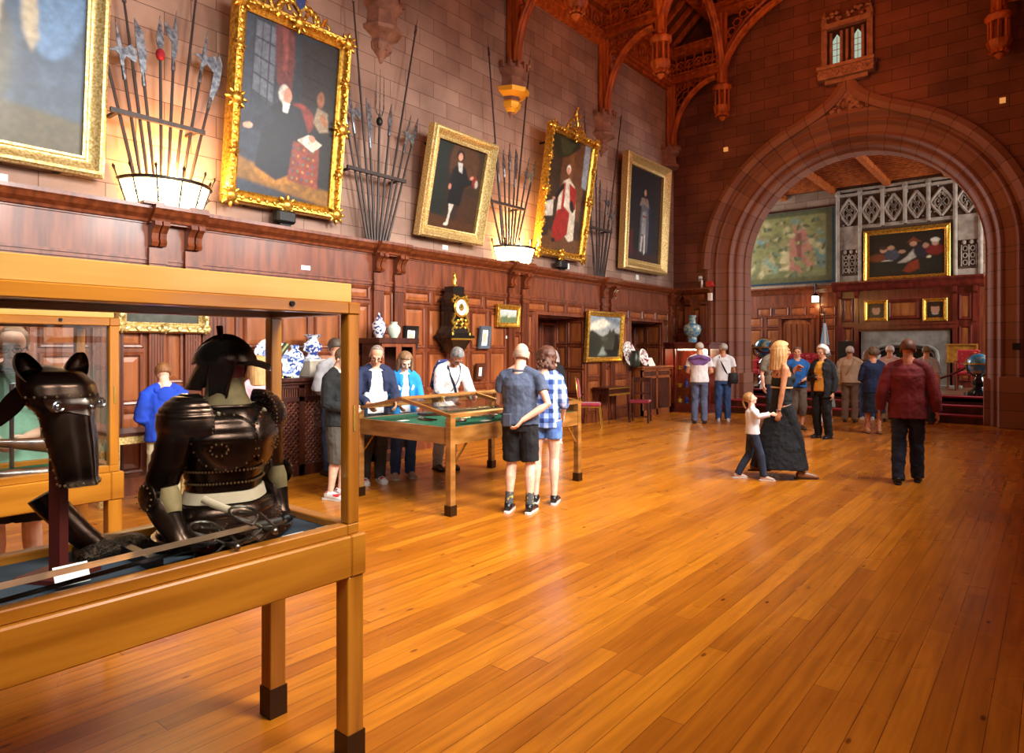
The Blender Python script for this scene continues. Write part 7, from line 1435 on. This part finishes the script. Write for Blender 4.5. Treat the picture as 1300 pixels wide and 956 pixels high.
        if style in ('curly', 'perm'):
            rr = random.Random(len(label)); 
            for q in range(190 if style == 'curly' else 90):
                a = rr.uniform(0, 2 * PI); e = rr.uniform(-.7 if style == 'curly' else -.4, 1.5); 
                if math.sin(a) > .4 and e < .55: continue
                g = .02; b.ell(hp((math.cos(a) * math.cos(e) * (.08 + g), -.014 + math.sin(a) * math.cos(e) * (.095 + g), .15 + math.sin(e) * (.09 + g))), rr.uniform(.013, .026) * k, seg=6, n=5)
            if style == 'curly':
                for q in range(50): a = PI + PI * rr.random(); b.ell(hp((.1 * math.cos(a), .1 * math.sin(a), rr.uniform(-.03, .1))), rr.uniform(.016, .026) * k, seg=6, n=5)
        if style == 'ponytail': b.tube([hp((0, -.1, .15)), hp((0, -.135, .12)), hp((0, -.14, .03)), hp((0, -.12, -.05))], [.016 * k, .024 * k, .022 * k, .008 * k], 10)
        remesh(b, 'hair', hc, t, vox=.0065 if near else .009, it=1 if style in ('curly', 'perm') else 2, folds=.008)
    # ---- clothes
    def torso(b, g, zlo, neck=True, flare=0):
        zs = []; 
        lo = K(0, 0, zlo)
        b.tube([lo, lo + K(0, 0, .004), hipc + K(0, 0, .04) if zlo < .93 else bend(K(0, 0, zlo + .05), .3), waist, chest, bend(K(0, -.01, 1.385)), nk + K(0, 0, -.015)], [((.12 * bw + flare) * k + g, (.168 * bw + flare) * k + g), ((.12 * bw + flare) * k + g, (.168 * bw + flare) * k + g), (.115 * bw * k + g, .165 * bw * k + g), (.105 * bw * k + g, .145 * bw * k + g), (.12 * bw * k + g, .16 * bw * k + g), (.1 * k + g, .155 * k + g), (.058 * k + g * .6, .07 * k + g * .6)], 18, up=(0, 1, 0))
        for i, s in enumerate((-1, 1)): b.ell(sh[i] - V((s * .018, 0, .006)), .052 * k + g * .7); b.tube([sh[i] + V((-s * .015, 0, .006)), nk + K(s * .045, 0, .012)], [.045 * k + g * .6, .034 * k + g * .5], 10)
        if fem and not ch:
            for s in (-1, 1): b.ell(bend(K(s * .07, .085 * bw, 1.25)), (.06 * k, .055 * k, .06 * k))
        if bw > 1.1: b.ell(waist + K(0, .06, -.02), (.15 * bw * k, .12 * bw * k, .15 * k))
    def sleeves(b, g, end):   # end 0..2 : 0.5 = mid upper arm, 1 = elbow, 2 = wrist
        for i in range(2):
            r = .85 if fem or ch else 1; 
            if end <= 1: e = sh[i].lerp(el[i], end); b.tube([sh[i], sh[i].lerp(e, .5), e], [.052 * k * r + g * .7, .05 * k * r + g, .05 * k * r + g * 1.3], 12)
            else: e = el[i].lerp(wr[i], end - 1); b.tube([sh[i], sh[i].lerp(el[i], .5), el[i], el[i].lerp(e, .4), e], [.051 * k * r + g * .7, .05 * k * r + g, .046 * k * r + g, .045 * k * r + g, .034 * k * r + g], 12)
    if top:
        for (nm, m, g, zlo, sl, fold) in top:
            b = B(); torso(b, g, zlo, flare=.0); 
            if sl: sleeves(b, g, sl)
            remesh(b, nm, m, t, vox=vox, it=2, folds=fold)
    if bottom:
        kind, m, endz = bottom; b = B(); g = .014 * k
        if kind in ('trousers', 'shorts'):
            ext = .03 if kind == 'shorts' else .016
            b.tube([hipc - K(0, 0, .1), hipc, hipc + K(0, 0, .09)], [(.115 * bw * k, .16 * k), (.118 * bw * k, .17 * bw * k), (.108 * bw * k, .155 * bw * k)], 16, up=(0, 1, 0))
            for i in range(2):
                pts = [hips[i] + K(0, 0, .02), hips[i].lerp(kn[i], .5), kn[i], kn[i].lerp(an[i], .5), an[i] - K(0, 0, .035)]; rad = [.098 * k * bw ** .5, (.09 if kind == 'trousers' else .1) * k, (.08 if kind == 'trousers' else .095) * k, .076 * k, .068 * k]
                out = [pts[0]]; rr = [rad[0]]
                for q in range(1, 5):
                    if pts[q].z < endz * k: f = (pts[q - 1].z - endz * k) / max(1e-5, pts[q - 1].z - pts[q].z); out.append(pts[q - 1].lerp(pts[q], f)); rr.append(rad[q - 1] + (rad[q] - rad[q - 1]) * f); break
                    out.append(pts[q]); rr.append(rad[q])
                b.tube(out, rr, 14)
        else:
            fl = .09 if kind == 'skirt' else .17; m0 = (an[0] + an[1]) / 2
            b.tube([V((m0.x * .8, m0.y * .8, endz * k)), V((0, m0.y * .4, (endz + .93) * .5 * k)), hipc, hipc + K(0, 0, .19)], [(.11 * k + fl * k + abs(st) * .3, .13 * k + fl * k), (.13 * k + fl * .3 * k + abs(st) * .34, .16 * k + fl * .3 * k), (.125 * k, .17 * k), (.112 * k, .152 * k)], 20, up=(0, 1, 0))
            for i in range(2): b.tube([hips[i] + K(0, 0, .02), hips[i].lerp(kn[i], .45), kn[i].lerp(hips[i], .0) if endz < .5 else hips[i].lerp(kn[i], .8)] + ([kn[i].lerp(an[i], .6)] if endz < .25 else []), [.108 * k, .105 * k, .088 * k] + ([.08 * k] if endz < .25 else []), 14)
        remesh(b, kind, m, t, vox=vox, it=2, folds=(.016 if kind == 'trousers' else .012) * (.35 if ch else 1))
    if shoes:
        m, sole = shoes
        for i, s in enumerate((-1, 1)):
            b = B(); a = an[i]; gz = a.z - .085 * k
            b.tube([V((a.x, a.y - .065 * k, gz + .045 * k)), V((a.x, a.y + .0, gz + .055 * k)), V((a.x + s * .006, a.y + .08 * k, gz + .045 * k)), V((a.x + s * .015, a.y + .17 * k, gz + .03 * k)), V((a.x + s * .018, a.y + .2 * k, gz + .025 * k))], [(.035 * k, .034 * k), (.05 * k, .04 * k), (.042 * k, .045 * k), (.028 * k, .046 * k), (.015 * k, .03 * k)], 12, up=(0, 0, 1))
            b.tube([V((a.x, a.y - .01, gz + .05 * k)), V((a.x, a.y - .015, gz + .1 * k))], [.045 * k, .042 * k], 12)
            so = remesh(b, 'shoe', m, t, vox=.008, it=2)
            b = B(); pts = [(-.1 + .0, 0), (-.09, .03), (0, .036), (.1, .045), (.18, .04), (.215, .0), (.18, -.04), (.1, -.045), (0, -.036), (-.09, -.03)]; b.prism([V((a.x + q[1] * k + s * .015 * max(0, q[0]) / .2, a.y + q[0] * k, gz + .002)) for q in pts], (0, 0, .02 * k)); b.done('sole', sole, parent=so)
    if sock:
        for i in range(2): b = B(); b.tube([an[i] - K(0, 0, .02), an[i] + (kn[i] - an[i]) * sock[1]], [.043 * k, .043 * k], 14); b.done('sock', sock[0], parent=t, smooth=True)
    t.location = loc; t.rotation_euler = (0, 0, math.radians(face))
    return t, dict(hp=hp, sh=sh, el=el, wr=wr, bend=bend, K=K, k=k, an=an, kn=kn, hipc=hipc, waist=waist, chest=chest, nk=nk, bw=bw)
def strap(t, J, side, m, g=.03, w=.022, name='shoulder_strap', back=True):
    K, bend = J['K'], J['bend']; s = side; pts = []
    for a in range(0, 19):
        u = a / 18 * 2 * PI; z = 1.2 + .2 * math.cos(u); x = s * (.0 + .1 * math.cos(u)); pts.append(bend(K(x, (.125 * J['bw'] + g) * math.sin(u), z + (.05 if math.cos(u) > .8 else 0))))
    b = B(); b.tube(pts, [(w, .004)] * len(pts), 8); return b.done(name, m, parent=t, smooth=True)
BLK = cloth('black cloth', '#0e0d10'); DENIM = cloth('blue denim', '#3c5a8a', '#2c4470', ns=9); JEAN = cloth('dark denim', '#2a3448', '#1c2436', ns=9); WH = cloth('white cloth', '#e6e4e4', '#d4d2d4')
NAVY = cloth('navy cloth', '#1c2440'); BLACKS = mat('black shoe', '#15151a', .35, coat=.2); WSOLE = mat('white sole', '#d8d6d0', .6); DSOLE = mat('dark sole', '#1e1a18', .7); TRN = mat('white trainer', '#dcdcdc', .5, c2='#c03030', nscale=(9, 9, 14), ramp=(.36, .4)); BRN = mat('brown shoe', '#3c2418', .4)
def plaid(nt, N, L, p, tc):
    sp = N.new('ShaderNodeSeparateXYZ'); L.new(tc.outputs['Object'], sp.inputs[0]); last = None
    for ax, sc in ((0, 11), (2, 10), (1, 11)):
        m = N.new('ShaderNodeMath'); m.operation = 'MULTIPLY'; m.inputs[1].default_value = sc; L.new(sp.outputs[ax], m.inputs[0]); f = N.new('ShaderNodeMath'); f.operation = 'FRACT'; L.new(m.outputs[0], f.inputs[0]); g = N.new('ShaderNodeMath'); g.operation = 'GREATER_THAN'; g.inputs[1].default_value = .52; L.new(f.outputs[0], g.inputs[0])
        if last is None: last = g.outputs[0]
        else: a = N.new('ShaderNodeMath'); a.operation = 'ADD'; L.new(last, a.inputs[0]); L.new(g.outputs[0], a.inputs[1]); last = a.outputs[0]
    d = N.new('ShaderNodeMath'); d.operation = 'MULTIPLY'; d.inputs[1].default_value = .34; L.new(last, d.inputs[0]); r = N.new('ShaderNodeValToRGB'); r.color_ramp.elements[0].color = S('#d4dcec'); r.color_ramp.elements[1].color = S('#1c2e66'); e = r.color_ramp.elements.new(.5); e.color = S('#5c78b8'); L.new(d.outputs[0], r.inputs[0]); L.new(r.outputs[0], p.inputs['Base Color'])
PLAID = mat('blue plaid cotton', rough=.85, build=plaid)
SOCK = mat('grey patterned sock', '#4a4c50', .9, c2='#c8b040', nscale=(30, 30, 30), ramp=(.36, .4))
def bag(t, c, r, m, name='shoulder_bag'):
    b = B(); b.tube([V(c) + V((0, 0, -r[2])), V(c) + V((0, 0, -r[2] * .8)), V(c), V(c) + V((0, 0, r[2]))], [(r[1] * .8, r[0] * .8), (r[1], r[0]), (r[1], r[0]), (r[1] * .6, r[0] * .9)], 14, up=(0, 1, 0)); return b.done(name, m, parent=t, smooth=True, auto=50)
# --- around the table case
t, J = person('balding man in slate polo and black shorts, hands behind his back', at=(-4.12, 5.16, 0), face=25, H=1.7, nod=16, yaw=22, arms=('table', ((.12, -.09, -.27), (-.12, -.17, -.43))), hair=('bald', '#a8907e'), skin=SKIN_P, top=[('polo_shirt', cloth('slate polo', '#4c5468', '#3c4458'), .014, .9, .55, .012)], bottom=('shorts', BLK, .52), shoes=(BLACKS, WSOLE), sock=(SOCK, .3), build=1.12, near=True, stance=.11)
b = B(); b.obox(J['K'](-.1, -.155, .95), (.085, .04, .13)); b.done('belt_pouch', mat('grey pouch', '#3a3c48', .6), parent=t, bevel=.01)
b = B(); b.tube([V(J['nk']) + V((.07 * math.cos(a), .06 * math.sin(a), -.004)) for a in [2 * PI * q / 16 for q in range(16)]], (.012), 8, closed=True); b.done('collar', cloth('slate polo', '#4c5468'), parent=t, smooth=True)
b = B(); b.tube([J['wr'][1] + V((-.02, -.03, -.12)), J['wr'][1] + V((-.01, -.03, -.17)), J['wr'][1] + V((-.04, -.03, -.2)), J['wr'][1] + V((-.02, -.03, -.13))], .004, 5); tag(b.done('held_sunglasses', BLACK, parent=t), 'sunglasses dangling from the hand')
t, J = person('curly-haired young woman in blue plaid shirt and denim shorts', at=(-4.15, 5.62, 0), face=30, H=1.66, sex='f', nod=30, yaw=25, arms=('front', ((.06, .0, -.27), (.04, .16, -.42))), hair=('curly', '#5c3420', '#3c2014'), skin=SKIN_P, top=[('plaid_shirt', PLAID, .02, .84, 1.3, .014)], bottom=('shorts', cloth('light denim', '#5c7cb0', '#4664a0', ns=9), .72), shoes=(BLACKS, WSOLE), near=True, build=.92)
t, J = person('grey-haired man in white shirt with backpack, leaning over the table case', at=(-6.32, 6.3, 0), face=-105, H=1.75, lean=22, nod=32, arms=('table', 'table'), hair=('short', '#4a4644', '#8a8684'), skin=SKIN_D, glasses=True, top=[('shirt', cloth('white patterned shirt', '#e4dcd8', '#b8b0b4', ns=14, ramp=(.3, .4)), .02, .86, 1.95, .014)], bottom=('trousers', cloth('pale grey trousers', '#b0aca8'), .06), shoes=(BRN, DSOLE), near=True, build=1.05)
strap(t, J, 1, NAVY); strap(t, J, -1, NAVY); b = B(); b.tube([J['bend'](J['K'](0, -.2, z)) for z in (1.0, 1.05, 1.3, 1.42)], [(.05, .11), (.09, .15), (.09, .15), (.05, .11)], 14, up=(0, 1, 0)); b.done('backpack', mat('blue check backpack', '#24407c', .8, c2='#c8ccd8', nscale=(16, 16, 16), ramp=(.36, .4)), parent=t, smooth=True)
t, J = person('woman with fringe in bright blue open jacket, looking down at the table case', at=(-6.32, 5.56, 0), face=-118, H=1.62, sex='f', lean=6, nod=28, arms=('table', 'table'), hair=('bob', '#8c6a48', '#5c4028'), skin=SKIN_P, top=[('blouse', WH, .012, .9, 0, .006)], bottom=('trousers', DENIM, .06), shoes=(mat('beige shoe', '#b8a08c', .5), WSOLE), near=True)
JK = cloth('bright blue fleece', '#1c8ad0', '#1474b8')
def openjacket(t, J, m, zlo=.86, g=.026, sl=1.95, gap=.35, name='jacket', fold=.012):
    """open-fronted coat: a curved shell round back and sides, with sleeves"""
    K, bend = J['K'], J['bend']; k = J['k']; bw = J['bw']; b = B(); Rr = []
    Z = [(zlo, .125, .172), (.95, .12, .168), (1.1, .105, .148), (1.3, .12, .162), (1.385, .1, .155), (1.43, .07, .1)]
    def P(z, rx, ry, a, gg): return bend(K((ry * bw + gg) * math.sin(a), -.005 - (rx * bw + gg) * math.cos(a), z), 1 if z > 1.2 else max(0, (z - .93) / .27) if z > .93 else 0)
    A = [-(PI - gap) + 2 * (PI - gap) * i / 26 for i in range(27)]
    for j in range(len(Z) - 1):
        for i in range(26):
            pts = [P(*Z[j], A[i], g), P(*Z[j], A[i + 1], g), P(*Z[j + 1], A[i + 1], g), P(*Z[j + 1], A[i], g)]; ins = [P(*Z[j], A[i], g - .016), P(*Z[j], A[i + 1], g - .016), P(*Z[j + 1], A[i + 1], g - .016), P(*Z[j + 1], A[i], g - .016)]
            b.rings([pts, ins])
    for i, s in enumerate((-1, 1)):
        sh, el, wr = J['sh'][i], J['el'][i], J['wr'][i]; b.ell(sh - V((s * .018, 0, .006)), .056 * k + g * .4); b.tube([sh + V((-s * .015, 0, .006)), J['nk'] + V((s * .045 * k, 0, .012 * k))], [.05 * k + g * .4, .04 * k + g * .4], 10)
        b.tube([sh, sh.lerp(el, .5), el, el.lerp(wr, .5), el.lerp(wr, sl - 1)], [(.055) * k + g * .4, .054 * k + g * .4, .052 * k + g * .4, .048 * k + g * .4, .042 * k + g * .3], 12)
        b.tube([P(1.42, .07, .09, s * (PI - gap - .1), g + .0), P(1.3, .12, .155, s * (PI - gap), g + .006), P(1.12, .105, .145, s * (PI - gap), g + .004)], [(.014, .02), (.012, .03), (.008, .008)], 8)
    return remesh(b, name, m, t, vox=.011, it=2, folds=fold)
openjacket(t, J, JK)
t, J = person('balding man in glasses, white shirt and open navy jacket at the table case', at=(-6.34, 5.1, 0), face=-112, H=1.7, lean=9, nod=20, yaw=-15, arms=('table', 'table'), hair=('receding', '#6c5c50', '#8c8078'), skin=SKIN, glasses=True, top=[('shirt', WH, .012, .88, 0, .008)], bottom=('trousers', cloth('dark grey trousers', '#34302e'), .06), shoes=(TRN, WSOLE), near=True, build=1.12)
openjacket(t, J, NAVY, gap=.5)
t, J = person('youth in black jacket, cargo shorts and red and white trainers', at=(-6.0, 4.36, 0), face=-70, H=1.66, nod=28, yaw=-5, arms=('front', 'front'), hair=('short', '#6c5440', '#4c3828'), skin=SKIN_P, top=[('jacket', cloth('black jacket', '#121112', '#0c0b0c'), .028, .84, 1.95, .014)], bottom=('shorts', cloth('cargo shorts', '#4c443c', '#3c352e'), .42), shoes=(TRN, WSOLE), near=True)
t, J = person('man in grey sweater and jeans facing the panelled wall', at=(-7.15, 5.15, 0), face=75, H=1.78, nod=15, arms=('front', 'front'), hair=('short', '#4a3c30'), skin=SKIN, top=[('sweater', cloth('grey sweater', '#9c9698', '#868084'), .022, .9, 1.95, .014)], bottom=('trousers', JEAN, .06), shoes=(BRN, DSOLE))
t, J = person('boy in royal blue hoodie seen from behind near the left wall', at=(-6.85, 2.9, 0), face=80, H=1.5, nod=22, arms=('front', 'front'), hair=('short', '#8c5c34', '#6c4020'), skin=SKIN_P, top=[('hoodie', cloth('royal blue fleece', '#1840b8', '#123494'), .03, .82, 1.95, .014)], bottom=('trousers', cloth('beige shorts', '#a89878'), .06), shoes=(TRN, WSOLE))
b = B(); K = J['K']; b.tube([K(.1 * math.cos(a), -.06 + .07 * math.sin(a), 1.42 - .05 * max(0, -math.sin(a))) for a in [2 * PI * q / 20 for q in range(20)]], .034 * J['k'], 10, closed=True); b.ell(K(0, -.12, 1.36), (.09, .04, .09)); remesh(b, 'hood', cloth('royal blue fleece', '#1840b8'), t, vox=.01, it=3)
t, J = person('long-haired blonde girl in a pale pink top behind the armour', at=(-6.6, 3.78, 0), face=70, H=1.56, sex='f', nod=10, yaw=-30, arms=('front', 'front'), hair=('long', '#c89c64', '#a87c48'), skin=SKIN_P, top=[('pink_top', cloth('pale pink cotton', '#e0b4bc', '#d0a0ac'), .014, .88, 1.9, .01)], bottom=('trousers', cloth('white leggings', '#d0c8c8'), .06), shoes=(TRN, WSOLE), build=.9)
t, J = person('man in glasses and pale green t-shirt behind the second case', at=(-5.2, 1.27, 0), face=-112, H=1.79, nod=16, yaw=0, arms=('front', 'front'), hair=('receding', '#7c5c48', '#94745c'), skin=SKIN_P, glasses=True, top=[('t_shirt', cloth('pale green t-shirt', '#8cb49c', '#7ca48c'), .018, .84, .6, .012)], bottom=('shorts', BLK, .5), shoes=(BLACKS, WSOLE), near=True, build=1.12)
b = B(); b.tube([V(J['nk']) + V((.08 * math.cos(a), .07 * math.sin(a), -.0)) for a in [2 * PI * q / 16 for q in range(16)]], (.016), 8, closed=True); b.done('collar', cloth('dark collar', '#2c3438'), parent=t, smooth=True)
t, J = person('grey-haired visitor in black top and white shoes beyond the table case', at=(-6.7, 9.3, 0), face=60, H=1.62, sex='f', nod=10, arms=('front', 'front'), hair=('bob', '#9c9894', '#7c7874'), skin=SKIN, top=[('black_top', BLK, .026, .92, 1.8, .012)], bottom=('trousers', WH, .06), shoes=(TRN, WSOLE), build=1.1)
# --- by the corner china cabinet
t, J = person('white-haired man in white polo with purple sweater round his shoulders', at=(-5.98, 13.75, 0), face=22, H=1.78, nod=10, yaw=10, arms=('front', 'front'), hair=('short', '#b8b0a4'), skin=SKIN, top=[('polo_shirt', WH, .02, .88, .6, .01)], bottom=('trousers', cloth('blue grey trousers', '#58607c', '#4a5068'), .05), shoes=(BRN, DSOLE), build=1.08)
b = B(); K, bend = J['K'], J['bend']; b.tube([bend(K(.2 * math.cos(a), -.03 + .13 * math.sin(a), 1.4 + .03 * -math.sin(a) - .04 * abs(math.cos(a)))) for a in [2 * PI * q / 20 for q in range(20)]], .046, 10, closed=True); b.ell(bend(K(0, -.125, 1.33)), (.2, .035, .1)); b.tube([bend(K(-.19, .02, 1.4)), bend(K(-.25, .06, 1.3)), bend(K(-.22, .1, 1.15))], [.05, .045, .035], 10); remesh(b, 'draped_sweater', cloth('purple wool', '#7c5a94', '#684a80'), t, vox=.01, it=2, folds=.01)
t, J = person('man in white shirt and jeans with a black shoulder bag by the china cabinet', at=(-5.75, 14.5, 0), face=28, H=1.76, nod=8, yaw=35, arms=('front', 'front'), hair=('short', '#a8a098'), skin=SKIN_T, top=[('shirt', WH, .02, .9, .6, .01)], bottom=('trousers', DENIM, .05), shoes=(TRN, WSOLE))
strap(t, J, -1, BLK); bag(t, J['K'](.2, -.12, .96), (.11, .05, .12), mat('black bag', '#111114', .6))
# --- in front of the steps
t, J = person('blonde woman in long black dress striding, holding the small girl by the hand', at=(-2.66, 8.62, 0), face=-52, H=1.73, sex='f', step=15, arms=('chin', ((.05, -.06, -.28), (.04, -.1, -.53))), hair=('long', '#c89a64', '#a87840'), skin=SKIN_T, top=None, bottom=('long_dress', cloth('black satin', '#070608', '#0c0b0e'), .13), shoes=(mat('bronze sandal', '#8c6040', .4), BRN), near=True, build=1.02)
b = B(); K, bend = J['K'], J['bend']; k = J['k']
b.tube([K(0, 0, .98), K(0, 0, 1.08), K(0, .005, 1.2), K(0, .01, 1.29)], [(.125, .17), (.108, .148), (.124, .165), (.115, .158)], 18, up=(0, 1, 0)); [b.ell(K(s * .07, .09, 1.26), (.066, .06, .065)) for s in (-1, 1)]; remesh(b, 'dress_bodice', cloth('black satin', '#0f0e10'), t, vox=.009, it=2, folds=.008)
b = B(); b.tube([K(.158 * math.cos(a), .118 * math.sin(a), 1.15) for a in [2 * PI * q / 24 for q in range(24)]], .012, 8, closed=True); b.done('waistband', mat('beige trim', '#b8986c', .6), parent=t, smooth=True)
for s in (-1, 1): b = B(); b.tube([K(s * .08, .12, 1.3), K(s * .1, .08, 1.41), K(s * .1, -.02, 1.44), K(s * .09, -.1, 1.3)], .009, 6); b.done('dress_strap', BLK, parent=t, smooth=True)
w = J['wr'][1]; b = B(); b.tube([w + V((.031 * math.cos(a), .031 * math.sin(a), .02)) for a in [2 * PI * q / 12 for q in range(12)]], .006, 6, closed=True); b.done('bracelet', STEEL, parent=t, smooth=True)
t, J = person('small girl with ponytail, white cardigan and jeans looking up', at=(-2.9, 8.26, 0), face=-60, H=1.08, sex='f', step=14, nod=-18, arms=('down', ((.1, .08, -.1), (.12, .3, -.04))), hair=('ponytail', '#a87844', '#8c6034'), skin=SKIN_P, top=[('cardigan', WH, .014, .92, 1.9, .008)], bottom=('trousers', JEAN, .08), shoes=(mat('pale shoe', '#c8a898', .5), WSOLE), near=True)
t, J = person('broad man in maroon blazer and dark trousers walking away', at=(-1.37, 9.25, 0), face=9, H=1.76, step=7, nod=0, arms=(((.075, -.02, -.28), (.11, .05, -.53)), ((.075, -.02, -.28), (.11, .0, -.53))), hair=('receding', '#5c2c14', '#42200e'), skin=SKIN_D, top=[('blazer', cloth('maroon blazer', '#6c1414', '#581010'), .022, .78, 1.93, .012)], bottom=('trousers', cloth('charcoal trousers', '#1c2030', '#16182a'), .04), shoes=(BLACKS, DSOLE), near=True, build=1.14)
t, J = person('white-haired woman in yellow top and open black jacket', at=(-3.25, 12.85, 0), face=165, H=1.7, sex='f', yaw=-10, nod=4, arms=('down', 'fold'), hair=('perm', '#dcd8d4', '#c4c0bc'), skin=SKIN, glasses=True, top=[('yellow_top', cloth('mustard knit', '#d89c38', '#c88c2c'), .012, .88, 0, .006)], bottom=('trousers', BLK, .05), shoes=(BLACKS, DSOLE), build=1.1)
openjacket(t, J, cloth('black jacket wool', '#17171c'), zlo=.76, gap=.5)
t, J = person('man in bright blue shirt and brown shorts carrying a camera', at=(-4.0, 13.95, 0), face=-150, H=1.68, yaw=-15, arms=('front', 'down'), hair=('short', '#5c4434'), skin=SKIN, top=[('shirt', cloth('cobalt shirt', '#1c5ca0', '#144a88'), .022, .88, .8, .012)], bottom=('shorts', cloth('brown cropped trousers', '#5c4c40'), .3), shoes=(BRN, DSOLE))
w = J['wr'][0]; b = B(); b.obox(w + V((.03, .06, -.06)), (.1, .06, .07)); b.cyl(w + V((.03, .09, -.06)), w + V((.03, .15, -.06)), .03, seg=14); b.done('camera', BLACK, parent=t)
t, J = person('man with cropped hair half hidden behind the blonde woman', at=(-4.45, 13.9, 0), face=-130, H=1.78, hair=('short', '#5c483c'), skin=SKIN_P, top=[('shirt', cloth('khaki shirt', '#7c7464'), .02, .88, .8, .01)], bottom=('trousers', JEAN, .05), shoes=(BRN, DSOLE))
t, J = person('grey-haired woman in pale teal dress before the steps', at=(-3.95, 15.9, 0), face=20, H=1.6, sex='f', arms=('chin', 'down'), hair=('perm', '#8c8c8c', '#6c6c70'), skin=SKIN, top=[('cardigan', cloth('pale teal cotton', '#b4c0c0', '#88a8ac'), .02, .85, 1.0, .01)], bottom=('skirt', cloth('grey green cotton', '#98a09c'), .35), shoes=(TRN, WSOLE))
t, J = person('stout white-haired man in beige shirt and trousers with a tan bag', at=(-3.5, 16.1, 0), face=8, H=1.7, arms=('front', 'front'), hair=('short', '#c0b8b0'), skin=SKIN_T, top=[('shirt', cloth('beige shirt', '#c0a890', '#b09880'), .022, .9, .9, .012)], bottom=('trousers', cloth('taupe trousers', '#7c6450', '#6c5644'), .05), shoes=(BRN, DSOLE), build=1.2)
strap(t, J, 1, mat('tan leather', '#a88858', .5)); bag(t, J['K'](-.24, -.02, .98), (.1, .05, .13), mat('tan leather', '#a88858', .5))
t, J = person('brown-haired woman in navy jacket and skirt seen from behind', at=(-2.68, 14.2, 0), face=20, H=1.66, sex='f', nod=6, yaw=25, arms=('front', 'front'), hair=('perm', '#6c5444', '#54402f'), skin=SKIN, top=[('jacket', cloth('navy jacket wool', '#1c2c50', '#142040'), .026, .82, 1.9, .012)], bottom=('skirt', cloth('navy skirt', '#141a2c'), .42), shoes=(mat('nude shoe', '#c08c6c', .5), BRN), build=1.08)
t, J = person('white-haired man in pale pink shirt at the foot of the steps, hands on hips', at=(-2.83, 16.75, 0), face=5, H=1.72, nod=12, arms=('hip', 'hip'), hair=('short', '#d0c8c0'), skin=SKIN, top=[('shirt', cloth('pale pink shirt', '#dcc8c4', '#c8b0ac'), .022, .9, 1.0, .014)], bottom=('trousers', cloth('fawn trousers', '#94846c'), .05), shoes=(BRN, DSOLE), build=1.1)
t, J = person('man in pale blue-grey shirt with a dark strap, at the foot of the steps', at=(-2.14, 16.8, 0), face=-10, H=1.7, yaw=15, hair=('short', '#74644c'), skin=SKIN, top=[('shirt', cloth('pale blue shirt', '#b4bcc8', '#a0a8b8'), .02, .9, .9, .012)], bottom=('trousers', JEAN, .05), shoes=(BRN, DSOLE))
strap(t, J, -1, BLK)
t, J = person('short brown-haired visitor between the beige man and the navy woman', at=(-3.32, 16.95, 0), face=15, H=1.6, sex='f', hair=('bob', '#7c5c44'), skin=SKIN_T, top=[('top', cloth('brown blouse', '#7c5c50'), .018, .9, .8, .01)], bottom=('trousers', DENIM, .05), shoes=(TRN, WSOLE))
